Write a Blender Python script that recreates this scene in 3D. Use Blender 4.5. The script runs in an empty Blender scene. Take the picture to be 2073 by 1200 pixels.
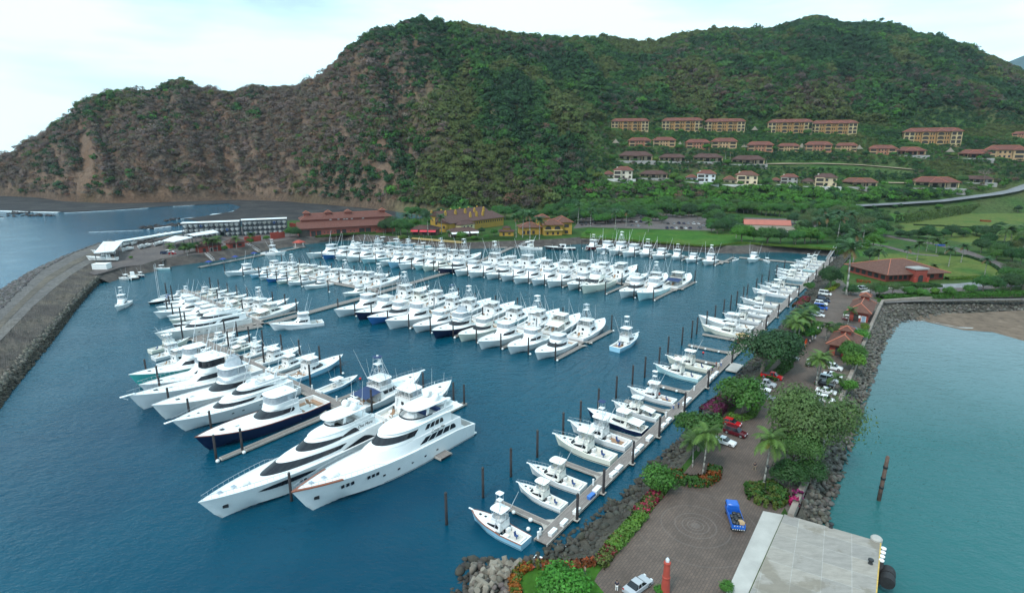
import bpy, math, random
import numpy as np
from mathutils import Vector, Matrix, noise as mnoise
C = bpy.context.scene
col = C.collection
R = math.radians
rng = random.Random(7)
nrg = np.random.default_rng(11)

# ------------------------------------------------------------ camera
FPX, CX, CY = 1151.0, 1036.5, 600.0
PITCH = math.atan(289 / FPX)
CAMH = 60.0
cam = bpy.data.cameras.new("camera"); camo = bpy.data.objects.new("camera", cam); col.objects.link(camo)
cam.sensor_width = 36.0; cam.lens = FPX / 2073 * 36
cam.clip_start = 0.5; cam.clip_end = 30000
camo.location = (0, 0, CAMH); camo.rotation_euler = (math.pi / 2 - PITCH, 0, 0)
C.camera = camo
# ------------------------------------------------------------ sky and sun
SUN_EL, SUN_AZ = R(52), R(215)          # azimuth measured clockwise from +Y (north)
w = bpy.data.worlds.new("World"); C.world = w; w.use_nodes = True
nt = w.node_tree; N = nt.nodes; N.clear(); K = nt.links
out = N.new('ShaderNodeOutputWorld'); bg = N.new('ShaderNodeBackground')
sky = N.new('ShaderNodeTexSky'); sky.sky_type = 'NISHITA'; sky.sun_disc = False
sky.sun_elevation = SUN_EL; sky.sun_rotation = SUN_AZ; sky.air_density = 1.0; sky.dust_density = 1.2; sky.ozone_density = 2.0
tc = N.new('ShaderNodeTexCoord'); mp = N.new('ShaderNodeMapping'); mp.inputs['Scale'].default_value = (1.0, 1.0, 5.0)
mp.inputs['Rotation'].default_value = (R(4), R(-7), R(20))
n1 = N.new('ShaderNodeTexNoise'); n1.inputs['Scale'].default_value = 1.7; n1.inputs['Detail'].default_value = 5; n1.inputs['Roughness'].default_value = .5
cr = N.new('ShaderNodeValToRGB'); cr.color_ramp.elements[0].position = .42; cr.color_ramp.elements[1].position = .56
cr.color_ramp.elements[0].color = (.40, .40, .40, 1); cr.color_ramp.elements[1].color = (1, 1, 1, 1)
mixs = N.new('ShaderNodeMix'); mixs.data_type = 'RGBA'
mixs.inputs['B'].default_value = (6.0, 8.7, 9.7, 1)       # overcast white, in the sky texture's own bright units
K.new(tc.outputs['Generated'], mp.inputs['Vector']); K.new(mp.outputs[0], n1.inputs['Vector'])
K.new(n1.outputs['Fac'], cr.inputs['Fac']); K.new(cr.outputs[0], mixs.inputs['Factor'])
K.new(sky.outputs[0], mixs.inputs['A']); K.new(mixs.outputs['Result'], bg.inputs['Color'])
bg.inputs['Strength'].default_value = 0.11
K.new(bg.outputs[0], out.inputs[0])
sl = bpy.data.lights.new("sun", 'SUN'); sl.energy = 1.5; sl.angle = R(10); sl.color = (1, .97, .93)
so = bpy.data.objects.new("sun", sl); col.objects.link(so)
sd = Vector((math.sin(SUN_AZ) * math.cos(SUN_EL), math.cos(SUN_AZ) * math.cos(SUN_EL), math.sin(SUN_EL)))
so.rotation_euler = sd.to_track_quat('Z', 'Y').to_euler(); so.location = sd * 400
C.view_settings.view_transform = 'Standard'; C.view_settings.look = 'None'
C.view_settings.exposure = 0.62; C.view_settings.gamma = 1.0
C.render.engine = 'CYCLES'
C.cycles.max_bounces = 6; C.cycles.diffuse_bounces = 2; C.cycles.glossy_bounces = 3; C.cycles.transparent_max_bounces = 8
C.cycles.caustics_reflective = False; C.cycles.caustics_refractive = False

# ------------------------------------------------------------ where things stand
SP, CP = math.sin(PITCH), math.cos(PITCH)
def at(px, py, z=0.0):
    "the place on the level z that the photo shows at a pixel"
    u = (px - CX) / FPX; v = (CY - py) / FPX
    dz = -SP + v * CP; t = (z - CAMH) / dz
    return Vector((u * t, (CP + v * SP) * t, z))
def ray(px, py):
    u = (px - CX) / FPX; v = (CY - py) / FPX
    return Vector((u, CP + v * SP, -SP + v * CP))
def proj(p):
    d = p[1] * CP - (p[2] - CAMH) * SP; up = p[1] * SP + (p[2] - CAMH) * CP
    return CX + FPX * p[0] / d, CY - FPX * up / d
MA = R(53.5); ME = (math.cos(MA), math.sin(MA)); MO = at(1092, 1092)
def W(s, t, z=0.0):
    "marina grid: s runs along the long side dock from its sea end, t across the basin"
    return Vector((MO.x + s * ME[0] - t * ME[1], MO.y + s * ME[1] + t * ME[0], z))
def ST(p):
    x, y = p[0] - MO.x, p[1] - MO.y
    return (x * ME[0] + y * ME[1], -x * ME[1] + y * ME[0])
def lp(xs, ys, x): return float(np.interp(x, xs, ys))

# ------------------------------------------------------------ object helpers
def tag(o, label=None, cat=None, group=None, kind=None):
    if label: o['label'] = label
    if cat: o['category'] = cat
    if group: o['group'] = group
    if kind: o['kind'] = kind
    return o
def empty(name, loc=(0, 0, 0), rz=0.0):
    o = bpy.data.objects.new(name, None); col.objects.link(o); o.location = loc; o.rotation_euler = (0, 0, rz); o.empty_display_size = .3
    return o
KIDS = {}
def link_child(o, p):
    if p is not None:
        o.parent = p; KIDS.setdefault(p.name, []).append(o)
def copy_tree(o, parent=None):
    c = o.copy(); col.objects.link(c)
    if parent is not None: link_child(c, parent)
    for ch in KIDS.get(o.name, []): copy_tree(ch, c)
    return c
def kids(o): return KIDS.get(o.name, [])
USED = set()
def place(tmpl, loc, rz, label, group=None, scale=1.0, colors=None, cat=None):
    "the template itself the first time, then a copy of it with copies of its parts"
    if tmpl.name not in USED: USED.add(tmpl.name); o = tmpl
    else: o = copy_tree(tmpl)
    o.location = loc; o.rotation_euler = (0, 0, rz)
    o.scale = scale if isinstance(scale, tuple) else (scale,) * 3
    o['label'] = label
    if cat: o['category'] = cat
    if group: o['group'] = group
    elif 'group' in o: del o['group']
    if colors:
        def walk(q):
            n = q.name.split('.')[0]
            if n in colors: q.color = (*colors[n], 1)
            for k in kids(q): walk(k)
        walk(o)
    return o

class MB:
    def __init__(s): s.v = []; s.f = []; s.m = []; s.mi = 0; s.c = None
    def add(s, vs, fs):
        b = len(s.v); s.v.extend(tuple(p) for p in vs); s.f.extend(tuple(i + b for i in f) for f in fs); s.m.extend([s.mi] * len(fs)); return s
    def box(s, x0, x1, y0, y1, z0, z1):
        return s.add([(x0, y0, z0), (x1, y0, z0), (x1, y1, z0), (x0, y1, z0), (x0, y0, z1), (x1, y0, z1), (x1, y1, z1), (x0, y1, z1)],
                     [(0, 3, 2, 1), (4, 5, 6, 7), (0, 1, 5, 4), (1, 2, 6, 5), (2, 3, 7, 6), (3, 0, 4, 7)])
    def bbox(s, x0, x1, y0, y1, z0, z1, b=.03):
        "box with chamfered upright and top edges"
        b = min(b, (x1 - x0) * .45, (y1 - y0) * .45, (z1 - z0) * .45)
        o = lambda d: [(x0 + d, y0 + b + 0), (x0 + b, y0 + d), (x1 - b, y0 + d), (x1 - d, y0 + b), (x1 - d, y1 - b), (x1 - b, y1 - d), (x0 + b, y1 - d), (x0 + d, y1 - b)]
        a = o(0); t = [(x0 + b, y0 + b), (x0 + b, y0 + b), (x1 - b, y0 + b), (x1 - b, y0 + b), (x1 - b, y1 - b), (x1 - b, y1 - b), (x0 + b, y1 - b), (x0 + b, y1 - b)]
        return s.loft([[(x, y, z0) for x, y in a], [(x, y, z1 - b) for x, y in a], [(x, y, z1) for x, y in t]], True, True, True)
    def obox(s, c, sx, sy, sz, rz=0.0, tilt=None):
        m = Matrix.Rotation(rz, 3, 'Z')
        if tilt is not None: m = tilt if isinstance(tilt, Matrix) else m @ Matrix.Rotation(tilt, 3, 'Y')
        c = Vector(c)
        vs = [c + m @ Vector((a * sx / 2, b * sy / 2, d * sz / 2)) for d in (-1, 1) for a, b in ((-1, -1), (1, -1), (1, 1), (-1, 1))]
        return s.add(vs, [(0, 3, 2, 1), (4, 5, 6, 7), (0, 1, 5, 4), (1, 2, 6, 5), (2, 3, 7, 6), (3, 0, 4, 7)])
    def loft(s, rings, closed=True, cap0=False, cap1=False):
        n = len(rings[0]); vs = [p for r in rings for p in r]; fs = []
        for i in range(len(rings) - 1):
            for j in range(n if closed else n - 1):
                k = (j + 1) % n
                fs.append((i * n + j, i * n + k, (i + 1) * n + k, (i + 1) * n + j))
        if cap0: fs.append(tuple(range(n - 1, -1, -1)))
        if cap1: fs.append(tuple(range((len(rings) - 1) * n, len(rings) * n)))
        return s.add(vs, fs)
    def tube(s, p, q, r0, r1=None, n=6, cap=True):
        p = Vector(p); q = Vector(q); r1 = r0 if r1 is None else r1
        d = (q - p); 
        if d.length < 1e-6: return s
        d.normalize(); a = d.orthogonal().normalized(); b = d.cross(a)
        ring = lambda c, r: [c + a * (r * math.cos(2 * math.pi * k / n)) + b * (r * math.sin(2 * math.pi * k / n)) for k in range(n)]
        return s.loft([ring(p, r0), ring(q, r1)], True, cap, cap)
    def path(s, pts, r, n=5):
        for a, b in zip(pts[:-1], pts[1:]): s.tube(a, b, r, r, n)
        return s
    def lathe(s, prof, c=(0, 0, 0), n=12):
        c = Vector(c)
        return s.loft([[c + Vector((r * math.cos(2 * math.pi * k / n), r * math.sin(2 * math.pi * k / n), z)) for k in range(n)] for r, z in prof], True, True, True)
    def ball(s, c, r, nu=10, nv=7):
        rx, ry, rz = r if isinstance(r, tuple) else (r, r, r)
        rings = []
        for i in range(nv + 1):
            a = -math.pi / 2 + math.pi * (i + .02) / (nv + .04)
            rings.append([(c[0] + rx * math.cos(a) * math.cos(2 * math.pi * k / nu), c[1] + ry * math.cos(a) * math.sin(2 * math.pi * k / nu), c[2] + rz * math.sin(a)) for k in range(nu)])
        return s.loft(rings, True, True, True)
    def prism(s, pts, z0, z1):
        a = sum(pts[i][0] * pts[(i + 1) % len(pts)][1] - pts[(i + 1) % len(pts)][0] * pts[i][1] for i in range(len(pts)))
        if a < 0: pts = pts[::-1]
        return s.loft([[(p[0], p[1], z0) for p in pts], [(p[0], p[1], z1) for p in pts]], True, True, True)
    def xform(s, m, i0=0):
        s.v[i0:] = [tuple(m @ Vector(p)) for p in s.v[i0:]]; return s
    def build(s, name, mat, parent=None, smooth=False, loc=None, rz=0.0):
        me = bpy.data.meshes.new(name); me.from_pydata(s.v, [], s.f)
        for m in (mat if isinstance(mat, (list, tuple)) else [mat]): me.materials.append(m)
        if isinstance(mat, (list, tuple)) and len(mat) > 1: me.polygons.foreach_set('material_index', s.m)
        if smooth:
            me.polygons.foreach_set('use_smooth', [True] * len(me.polygons))
            if smooth is not True: me.set_sharp_from_angle(angle=R(smooth))
        me.update()
        o = bpy.data.objects.new(name, me); col.objects.link(o); link_child(o, parent)
        if loc is not None: o.location = loc
        if rz: o.rotation_euler = (0, 0, rz)
        return o
def soup(name, V, T, mat, colr=None, parent=None, smooth=False, nrm=None):
    "mesh from numpy triangle/quad arrays, colour per vertex"
    me = bpy.data.meshes.new(name); nv = len(V); nf, k = T.shape
    me.vertices.add(nv); me.vertices.foreach_set('co', np.ascontiguousarray(V, dtype=np.float32).ravel())
    me.loops.add(nf * k); me.loops.foreach_set('vertex_index', np.ascontiguousarray(T, dtype=np.int32).ravel())
    me.polygons.add(nf); me.polygons.foreach_set('loop_start', np.arange(0, nf * k, k, dtype=np.int32))
    if smooth: me.polygons.foreach_set('use_smooth', np.ones(nf, dtype=bool))
    if colr is not None:
        ca = me.color_attributes.new('Col', 'FLOAT_COLOR', 'POINT')
        ca.data.foreach_set('color', np.hstack([colr, np.ones((nv, 1))]).astype(np.float32).ravel())
    if nrm is not None:
        me.attributes.new('Nrm', 'FLOAT_VECTOR', 'POINT').data.foreach_set('vector', np.ascontiguousarray(nrm, dtype=np.float32).ravel())
    me.materials.append(mat); me.update(calc_edges=True)
    o = bpy.data.objects.new(name, me); col.objects.link(o); link_child(o, parent)
    return o

# ------------------------------------------------------------ materials
class NT:
    def __init__(s, name, **kw):
        s.m = bpy.data.materials.new(name); s.m.use_nodes = True; s.t = s.m.node_tree; s.b = s.t.nodes['Principled BSDF']; s.out = s.t.nodes['Material Output']
        for k, v in kw.items(): s.b.inputs[k].default_value = v
    def n(s, typ, **kw):
        q = s.t.nodes.new('ShaderNode' + typ)
        for k, v in kw.items():
            if k in q.inputs: q.inputs[k].default_value = v
            else: setattr(q, k, v)
        return q
    def l(s, a, b): s.t.links.new(a, b)
    def vec(s, kind='Object', scale=(1, 1, 1), rot=(0, 0, 0)):
        if kind == 'World': o = s.n('NewGeometry').outputs['Position']
        else: o = s.n('TexCoord').outputs[kind]
        m = s.n('Mapping'); m.inputs['Scale'].default_value = scale; m.inputs['Rotation'].default_value = rot
        s.l(o, m.inputs[0]); return m.outputs[0]
    def noise(s, v, scale, detail=4, rough=.55):
        q = s.n('TexNoise', Scale=scale, Detail=detail, Roughness=rough); s.l(v, q.inputs['Vector']); return q.outputs['Fac']
    def ramp(s, f, stops, interp='LINEAR'):
        q = s.n('ValToRGB'); e = q.color_ramp.elements; q.color_ramp.interpolation = interp
        while len(e) < len(stops): e.new(.5)
        for x, (p, c) in zip(e, stops):
            x.position = p; x.color = (*c, 1) if isinstance(c, tuple) else (c, c, c, 1)
        s.l(f, q.inputs[0]); return q.outputs[0]
    def mix(s, f, a, b, mode='MIX'):
        q = s.n('Mix', data_type='RGBA', blend_type=mode)
        for inp, x in (('Factor', f), ('A', a), ('B', b)):
            if hasattr(x, 'is_linked'): s.l(x, q.inputs[inp])
            else: q.inputs[inp].default_value = x if inp == 'Factor' else (*x, 1)
        return q.outputs['Result']
    def math(s, op, a, b=0.0):
        q = s.n('Math', operation=op)
        for i, x in enumerate((a, b)):
            if hasattr(x, 'is_linked'): s.l(x, q.inputs[i])
            else: q.inputs[i].default_value = x
        return q.outputs[0]
    def base(s, c): s.l(c, s.b.inputs['Base Color'])
    def bump(s, h, strength=.3, dist=.1):
        q = s.n('Bump', Strength=strength, Distance=dist); s.l(h, q.inputs['Height']); s.l(q.outputs[0], s.b.inputs['Normal']); return q
def plain(name, c, rough=.6, var=.12, scale=3.0, spec=.5, metal=0.0, bump=0.0, obj=False, bscale=None):
    t = NT(name, Roughness=rough, Metallic=metal); t.b.inputs['Specular IOR Level'].default_value = spec
    v = t.vec('Object'); f = t.noise(v, scale, 5)
    lo = tuple(max(0, x * (1 - var)) for x in c); hi = tuple(min(1, x * (1 + var)) for x in c)
    cc = t.ramp(f, [(.3, lo), (.7, hi)])
    if obj:
        oi = t.n('ObjectInfo'); cc = t.mix(1.0, cc, oi.outputs['Color'], 'MULTIPLY')
    t.base(cc)
    if bump: t.bump(t.noise(v, bscale or scale * 4, 4), bump, .05)
    return t.m
M = {}
M['gelcoat'] = plain('gelcoat', (.84, .84, .83), .22, .03, .7, obj=True)
M['deck'] = plain('nonskid deck', (.80, .80, .78), .55, .05, 1.5)
M['sole'] = plain('cockpit sole', (.62, .58, .52), .6, .1, 2)
M['teak'] = plain('teak', (.34, .20, .12), .6, .18, 4)
M['glass'] = plain('dark glass', (.012, .014, .02), .06, .1, 1)
M['vinyl'] = plain('clear vinyl', (.40, .45, .50), .10, .2, 1.5)
M['vinyl'].node_tree.nodes['Principled BSDF'].inputs['Alpha'].default_value = .62
M['canvas'] = plain('canvas', (.80, .80, .79), .8, .05, 2, obj=True)
M['metal'] = plain('tower pipe', (.74, .75, .77), .3, .05, 3, metal=.35)
M['chrome'] = plain('stainless', (.6, .62, .65), .22, .05, 3, metal=.8)
M['blackp'] = plain('black plastic', (.02, .02, .022), .4, .2, 3)
M['uphol'] = plain('upholstery', (.6, .58, .55), .7, .1, 3)
M['varnish'] = plain('varnished wood', (.28, .09, .045), .35, .2, 4)
M['navytrim'] = plain('blue upholstery', (.03, .07, .2), .6, .15, 3)
M['rubber'] = plain('rubber', (.02, .02, .022), .75, .3, 4, bump=.2)
M['rope'] = plain('rope', (.6, .58, .52), .9, .1, 6)
M['white'] = plain('white paint', (.80, .80, .78), .5, .06, 1.2, obj=True)
M['carpaint'] = plain('car paint', (.9, .9, .9), .25, .02, 1, obj=True)
M['tyre'] = plain('tyre', (.02, .02, .02), .8, .2, 5)
M['lamp'] = plain('headlamp', (.7, .72, .74), .1, .05, 5)
M['tail'] = plain('tail lamp', (.35, .02, .02), .2, .1, 5)
M['cloth'] = plain('cloth', (.8, .8, .8), .85, .1, 4, obj=True)
M['skin'] = plain('skin', (.36, .21, .14), .6, .1, 4)
M['hair'] = plain('hair', (.02, .014, .01), .7, .2, 6)
M['orange'] = plain('orange plastic', (.85, .11, .03), .5, .08, 2)
M['red_paint'] = plain('red stucco', (.36, .055, .035), .75, .14, .8, obj=True)
M['stucco'] = plain('stucco', (.9, .9, .9), .85, .09, .5, obj=True)
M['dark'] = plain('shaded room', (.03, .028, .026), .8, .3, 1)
M['wood_dark'] = plain('dark timber', (.09, .05, .032), .7, .25, 2)
M['thatch'] = plain('thatch', (.20, .17, .13), .95, .25, 5, bump=.5)
M['metalroof'] = plain('painted sheet roof', (.86, .87, .87), .35, .04, .3)
M['steel'] = plain('rack steel', (.10, .12, .14), .5, .2, 2)
M['stem'] = plain('trunk bark', (.19, .15, .12), .9, .25, 3, bump=.4)
M['palmtrunk'] = plain('palm trunk', (.27, .26, .23), .85, .2, 2.5, bump=.2)
M['shaft'] = plain('palm crownshaft', (.12, .2, .05), .5, .15, 2)
M['terracotta'] = plain('terracotta trim', (.45, .14, .08), .7, .15, 2)
M['steelblue'] = plain('grey door', (.24, .33, .42), .5, .1, 2)
def m_tiles(name, c):
    t = NT(name, Roughness=.85); v = t.vec('Generated', (1, 1, 1)); vo = t.vec('Object')
    f = t.noise(vo, .9, 6, .7); f2 = t.noise(vo, 9, 3)
    a = t.ramp(f, [(.25, tuple(x * .62 for x in c)), (.5, c), (.75, tuple(min(1, x * 1.45 + .02) for x in c))])
    a = t.mix(.35, a, t.ramp(f2, [(.35, (.05, .03, .025)), (.7, tuple(min(1, x * 1.7) for x in c))]))
    oi = t.n('ObjectInfo'); t.base(t.mix(1.0, a, oi.outputs['Color'], 'MULTIPLY'))
    w1 = t.n('TexWave', Scale=2.2, Distortion=.4); t.l(vo, w1.inputs['Vector']); t.bump(w1.outputs['Fac'], .5, .1)
    return t.m
M['tiles'] = m_tiles('clay roof tiles', (.125, .05, .033))
M['tiles_dark'] = m_tiles('dark roof tiles', (.080, .035, .028))
M['tiles_red'] = m_tiles('red roof tiles', (.135, .043, .030))
def m_planks(name, c):
    t = NT(name, Roughness=.85); v = t.vec('Object'); f = t.noise(t.vec('Object', (.25, 3, 1)), 2, 5, .7)
    a = t.ramp(f, [(.25, tuple(x * .5 for x in c)), (.55, c), (.8, tuple(min(1, x * 1.5) for x in c))])
    wv = t.n('TexWave', Scale=3.2, bands_direction='X'); t.l(v, wv.inputs['Vector'])
    k = t.ramp(wv.outputs['Fac'], [(.0, .35), (.12, 1.0)])
    t.base(t.mix(1.0, a, k, 'MULTIPLY')); t.bump(wv.outputs['Fac'], .3, .03); return t.m
M['planks'] = m_planks('weathered dock planks', (.26, .22, .20))
M['pile'] = plain('piling timber', (.026, .023, .025), .85, .4, 1.2, bump=.4)
M['float'] = plain('dock float', (.05, .05, .052), .8, .3, 1)
M['concrete'] = plain('concrete', (.42, .40, .37), .9, .14, .35, bump=.15, bscale=6)
def m_leaf(name, soft=1.0, rough=.55):
    t = NT(name, Roughness=rough); t.b.inputs['Specular IOR Level'].default_value = .3
    at_ = t.n('Attribute', attribute_name='Col'); oi = t.n('ObjectInfo')
    c = t.mix(1.0, at_.outputs['Color'], oi.outputs['Color'], 'MULTIPLY')
    t.base(c); an = t.n('Attribute', attribute_name='Nrm'); vt = t.n('VectorTransform', vector_type='NORMAL', convert_from='OBJECT', convert_to='WORLD'); t.l(an.outputs['Vector'], vt.inputs[0])
    ge = t.n('NewGeometry'); vm = t.n('VectorMath', operation='SCALE'); vm.inputs['Scale'].default_value = soft; t.l(vt.outputs[0], vm.inputs[0]); va = t.n('VectorMath', operation='ADD'); t.l(vm.outputs[0], va.inputs[0]); t.l(ge.outputs['Normal'], va.inputs[1]); vn = t.n('VectorMath', operation='NORMALIZE'); t.l(va.outputs[0], vn.inputs[0]); t.l(vn.outputs[0], t.b.inputs['Normal'])
    tr = t.n('BsdfTranslucent'); t.l(c, tr.inputs['Color']); mx = t.n('MixShader'); mx.inputs[0].default_value = .22
    t.l(t.b.outputs[0], mx.inputs[1]); t.l(tr.outputs[0], mx.inputs[2]); t.l(mx.outputs[0], t.out.inputs[0])
    return t.m
M['leaf'] = m_leaf('foliage')
M['forest'] = m_leaf('forest canopy', 2.6, .85)
# ============================================================ THE SETTING
def fbm(x, y, seed=0, octs=4):
    x = np.asarray(x, float); y = np.asarray(y, float); tot = np.zeros(np.broadcast(x, y).shape); amp = 1.0; nrm = 0.0
    for o in range(octs):
        xi = np.floor(x).astype(np.int64); yi = np.floor(y).astype(np.int64); fx = x - xi; fy = y - yi
        fx = fx * fx * (3 - 2 * fx); fy = fy * fy * (3 - 2 * fy)
        def h(a, b):
            n = (a * 374761393 + b * 668265263 + (seed + o * 17) * 974634777) & 0x7fffffff
            n = ((n ^ (n >> 13)) * 1274126177) & 0x7fffffff
            return ((n ^ (n >> 16)) & 0xffff) / 65535.0
        v = (h(xi, yi) * (1 - fx) + h(xi + 1, yi) * fx) * (1 - fy) + (h(xi, yi + 1) * (1 - fx) + h(xi + 1, yi + 1) * fx) * fy
        tot += v * amp; nrm += amp; amp *= .5; x = x * 2.03 + 5.1; y = y * 2.03 + 9.7
    return tot / nrm
GZ = 3.8
# ---- terrain columns: photo column -> foot (distance, height), ridge (distance, photo row), shape
def atY(px, py, Y):
    d = ray(px, py); t = Y / d.y; return d.x * t, CAMH + d.z * t
LEFT = [(-420, 900, 1000, 395), (-250, 880, 960, 372), (-60, 840, 900, 345), (0, 830, 890, 330), (60, 800, 880, 302), (100, 740, 880, 275), (150, 720, 885, 236), (175, 712, 890, 216), (240, 712, 900, 199),
        (300, 725, 905, 195), (370, 742, 910, 174), (420, 755, 920, 188), (460, 762, 930, 203), (510, 750, 935, 187), (560, 735, 940, 194), (600, 710, 930, 188), (640, 690, 925, 170),
        (680, 665, 920, 138), (710, 650, 920, 104), (750, 625, 925, 73), (850, 580, 950, 53), (950, 556, 985, 64), (1050, 550, 1020, 84), (1130, 548, 1080, 89), (1180, 550, 1130, 87)]
RIGHT = [(1240, 1200, 87), (1330, 1240, 94), (1380, 1260, 79), (1440, 1280, 67), (1540, 1300, 71), (1600, 1310, 58), (1640, 1320, 41), (1670, 1320, 44), (1700, 1320, 54), (1800, 1310, 57), (1850, 1300, 74),
         (1900, 1300, 79), (1950, 1290, 99), (2000, 1280, 119), (2030, 1270, 137), (2073, 1260, 160), (2200, 1250, 215), (2500, 1250, 300)]
A_, KY, KZ = [], [], []
TAU = (0, .08, .25, .45, .65, .82, .94, 1.0)
for px, Yf, Yr, py in LEFT:
    x, z = atY(px, py, Yr); zf = -1.5 if px < 760 else lp((760, 820), (-1.5, GZ - 1), px)
    A_.append(x / Yr); steep = .80 if px < 700 else lp((700, 900), (.80, .95), px)
    KY.append([Yf + (Yr - Yf) * t for t in TAU] + [Yr + 60, Yr + 500]); KZ.append([zf + (z - zf) * t ** steep for t in TAU] + [z - 14, z * .3])
for px, Yr, py in RIGHT:
    x, z = atY(px, py, Yr); A_.append(x / Yr)
    k = lp((1240, 1330, 2500), (.0, 0, 0), px)
    KY.append([552, 568, 612, 672, 725, 800, 1000, Yr, Yr + 60, Yr + 500]); KZ.append([GZ - 1, 9, 28, 51, 68, 93, 93 + (z - 93) * .46, z, z - 12, z * .3])
A_ = np.array(A_); KY = np.array(KY, float); KZ = np.array(KZ)
o_ = np.argsort(A_); A_, KY, KZ = A_[o_], KY[o_], KZ[o_]
NKN = KY.shape[1]
def hz(X, Y):
    X = np.asarray(X, float); Y = np.asarray(Y, float); a = X / np.maximum(Y, 1)
    ky = [np.interp(a, A_, KY[:, i]) for i in range(NKN)]; kz = [np.interp(a, A_, KZ[:, i]) for i in range(NKN)]
    z = np.where(Y < ky[0], kz[0] - np.minimum((ky[0] - Y) * .2, 5), kz[-1])
    for i in range(NKN - 1):
        m = (Y >= ky[i]) & (Y < ky[i + 1]); t = (Y - ky[i]) / np.maximum(ky[i + 1] - ky[i], 1e-3)
        z = np.where(m, kz[i] + (kz[i + 1] - kz[i]) * t, z)
    tau = np.clip((Y - ky[0]) / np.maximum(ky[7] - ky[0], 1), 0, 1)
    env = np.clip(tau * 5, 0, 1) * np.clip((1.05 - tau) * 4, 0.12, 1)
    house = np.clip((a - .13) / .06, 0, 1) * np.clip((860 - Y) / 60, 0, 1)
    env = env * (1 - .93 * house)
    g = 1 - np.abs(2 * fbm(a * 17 + Y / 330., Y / 260., 3, 4) - 1)
    return z + env * ((g - .62) * 52 + (fbm(X / 45, Y / 45, 9, 3) - .5) * 12)
def atT(px, py):
    "where the sight line of a pixel meets the terrain"
    d = ray(px, py); t = np.arange(380, 1700, 1.5) / d.y
    zt = np.maximum(hz(d.x * t, d.y * t), GZ if py > 380 and px > 700 else -99)
    i = int(np.argmax(CAMH + d.z * t < zt)); t = t[i]
    return Vector((d.x * t, d.y * t, float(zt[i])))

# ---- materials of the ground
def m_water(name, deep, pale, far, y0, y1, ripple=1.0):
    t = NT(name, Roughness=.07); t.b.inputs['IOR'].default_value = 1.33; t.b.inputs['Specular IOR Level'].default_value = .46; t.b.inputs['Specular Tint'].default_value = (.38, .86, 1, 1)
    v = t.vec('World'); f = t.noise(v, .012, 4, .6)
    c = t.ramp(f, [(.35, deep), (.68, pale)])
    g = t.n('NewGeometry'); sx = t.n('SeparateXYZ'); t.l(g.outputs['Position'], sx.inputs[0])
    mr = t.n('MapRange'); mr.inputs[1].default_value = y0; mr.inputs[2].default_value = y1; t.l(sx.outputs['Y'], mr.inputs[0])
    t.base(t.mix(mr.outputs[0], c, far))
    a = t.noise(t.vec('World', (1, 1.5, 1), (0, 0, R(25))), .30, 3, .6); b = t.noise(t.vec('World', (1, 1.7, 1), (0, 0, R(-20))), 1.1, 3, .6)
    d = t.noise(v, .05, 2, .5)
    h = t.math('ADD', t.math('MULTIPLY', a, 1.0), t.math('MULTIPLY', b, .42)); h = t.math('MULTIPLY', h, t.math('ADD', t.math('MULTIPLY', d, 1.1), .35))
    t.bump(h, 1.0, .33 * ripple); return t.m
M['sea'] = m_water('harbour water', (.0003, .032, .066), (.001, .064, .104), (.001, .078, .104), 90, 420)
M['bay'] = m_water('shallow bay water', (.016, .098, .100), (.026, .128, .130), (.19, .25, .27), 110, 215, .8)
def m_ground(name, a, b, c, s=.06, bump=.4):
    t = NT(name, Roughness=.95); t.b.inputs['Specular IOR Level'].default_value = .15
    v = t.vec('World'); f = t.noise(v, s, 6, .62); f2 = t.noise(v, s * 12, 4, .7)
    x = t.ramp(f, [(.3, a), (.5, b), (.68, c)]); y = t.ramp(f2, [(.3, .62), (.7, 1.25)])
    t.base(t.mix(1.0, x, y, 'MULTIPLY')); t.bump(f2, bump, .3); return t.m
t = NT('hillside earth', Roughness=.95); t.b.inputs['Specular IOR Level'].default_value = .1; at_ = t.n('Attribute', attribute_name='Col'); f = t.noise(t.vec('World'), .35, 6, .7)
t.base(t.mix(1.0, at_.outputs['Color'], t.ramp(f, [(.3, .5), (.7, 1.45)]), 'MULTIPLY')); t.bump(f, .6, .8); M['hillside'] = t.m
M['lawn'] = m_ground('lawn grass', (.028, .095, .012), (.046, .125, .015), (.085, .135, .024), .05, .2)
M['lawn_dry'] = m_ground('dry lawn', (.065, .115, .020), (.11, .135, .030), (.045, .11, .018), .05, .2)
M['landgrass'] = m_ground('rough grass', (.022, .065, .012), (.036, .082, .015), (.065, .085, .025), .05, .4)
M['dirt'] = m_ground('bare dirt', (.09, .08, .07), (.13, .112, .095), (.17, .145, .115), .08, .3)
M['gravel'] = m_ground('grey gravel', (.115, .105, .10), (.14, .13, .125), (.165, .145, .125), .05, .3)
M['asphalt'] = m_ground('worn asphalt', (.10, .085, .085), (.125, .105, .10), (.15, .125, .115), .1, .15)
M['greyroad'] = m_ground('pale road', (.18, .185, .195), (.21, .215, .225), (.24, .245, .25), .1, .1)
M['rockdark'] = m_ground('wet dark rock', (.022, .022, .020), (.045, .042, .036), (.085, .075, .055), .25, .8)
M['rockface'] = m_ground('embankment stone', (.045, .042, .035), (.075, .068, .056), (.115, .10, .08), .16, .8)
M['bwslope'] = m_ground('embankment earth', (.075, .063, .058), (.105, .09, .08), (.15, .125, .10), .12, .8)
M['sand'] = m_ground('wet sand', (.13, .095, .07), (.16, .118, .088), (.19, .14, .105), .03, .1)
M['shelf'] = m_ground('tidal rock shelf', (.026, .025, .027), (.045, .042, .043), (.075, .068, .062), .04, .6)
M['foam'] = m_ground('surf foam', (.55, .6, .63), (.75, .8, .82), (.4, .48, .52), .2, .3)
M['quaywall'] = m_ground('quay stone wall', (.055, .047, .045), (.09, .077, .07), (.13, .11, .095), .3, .6)
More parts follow.
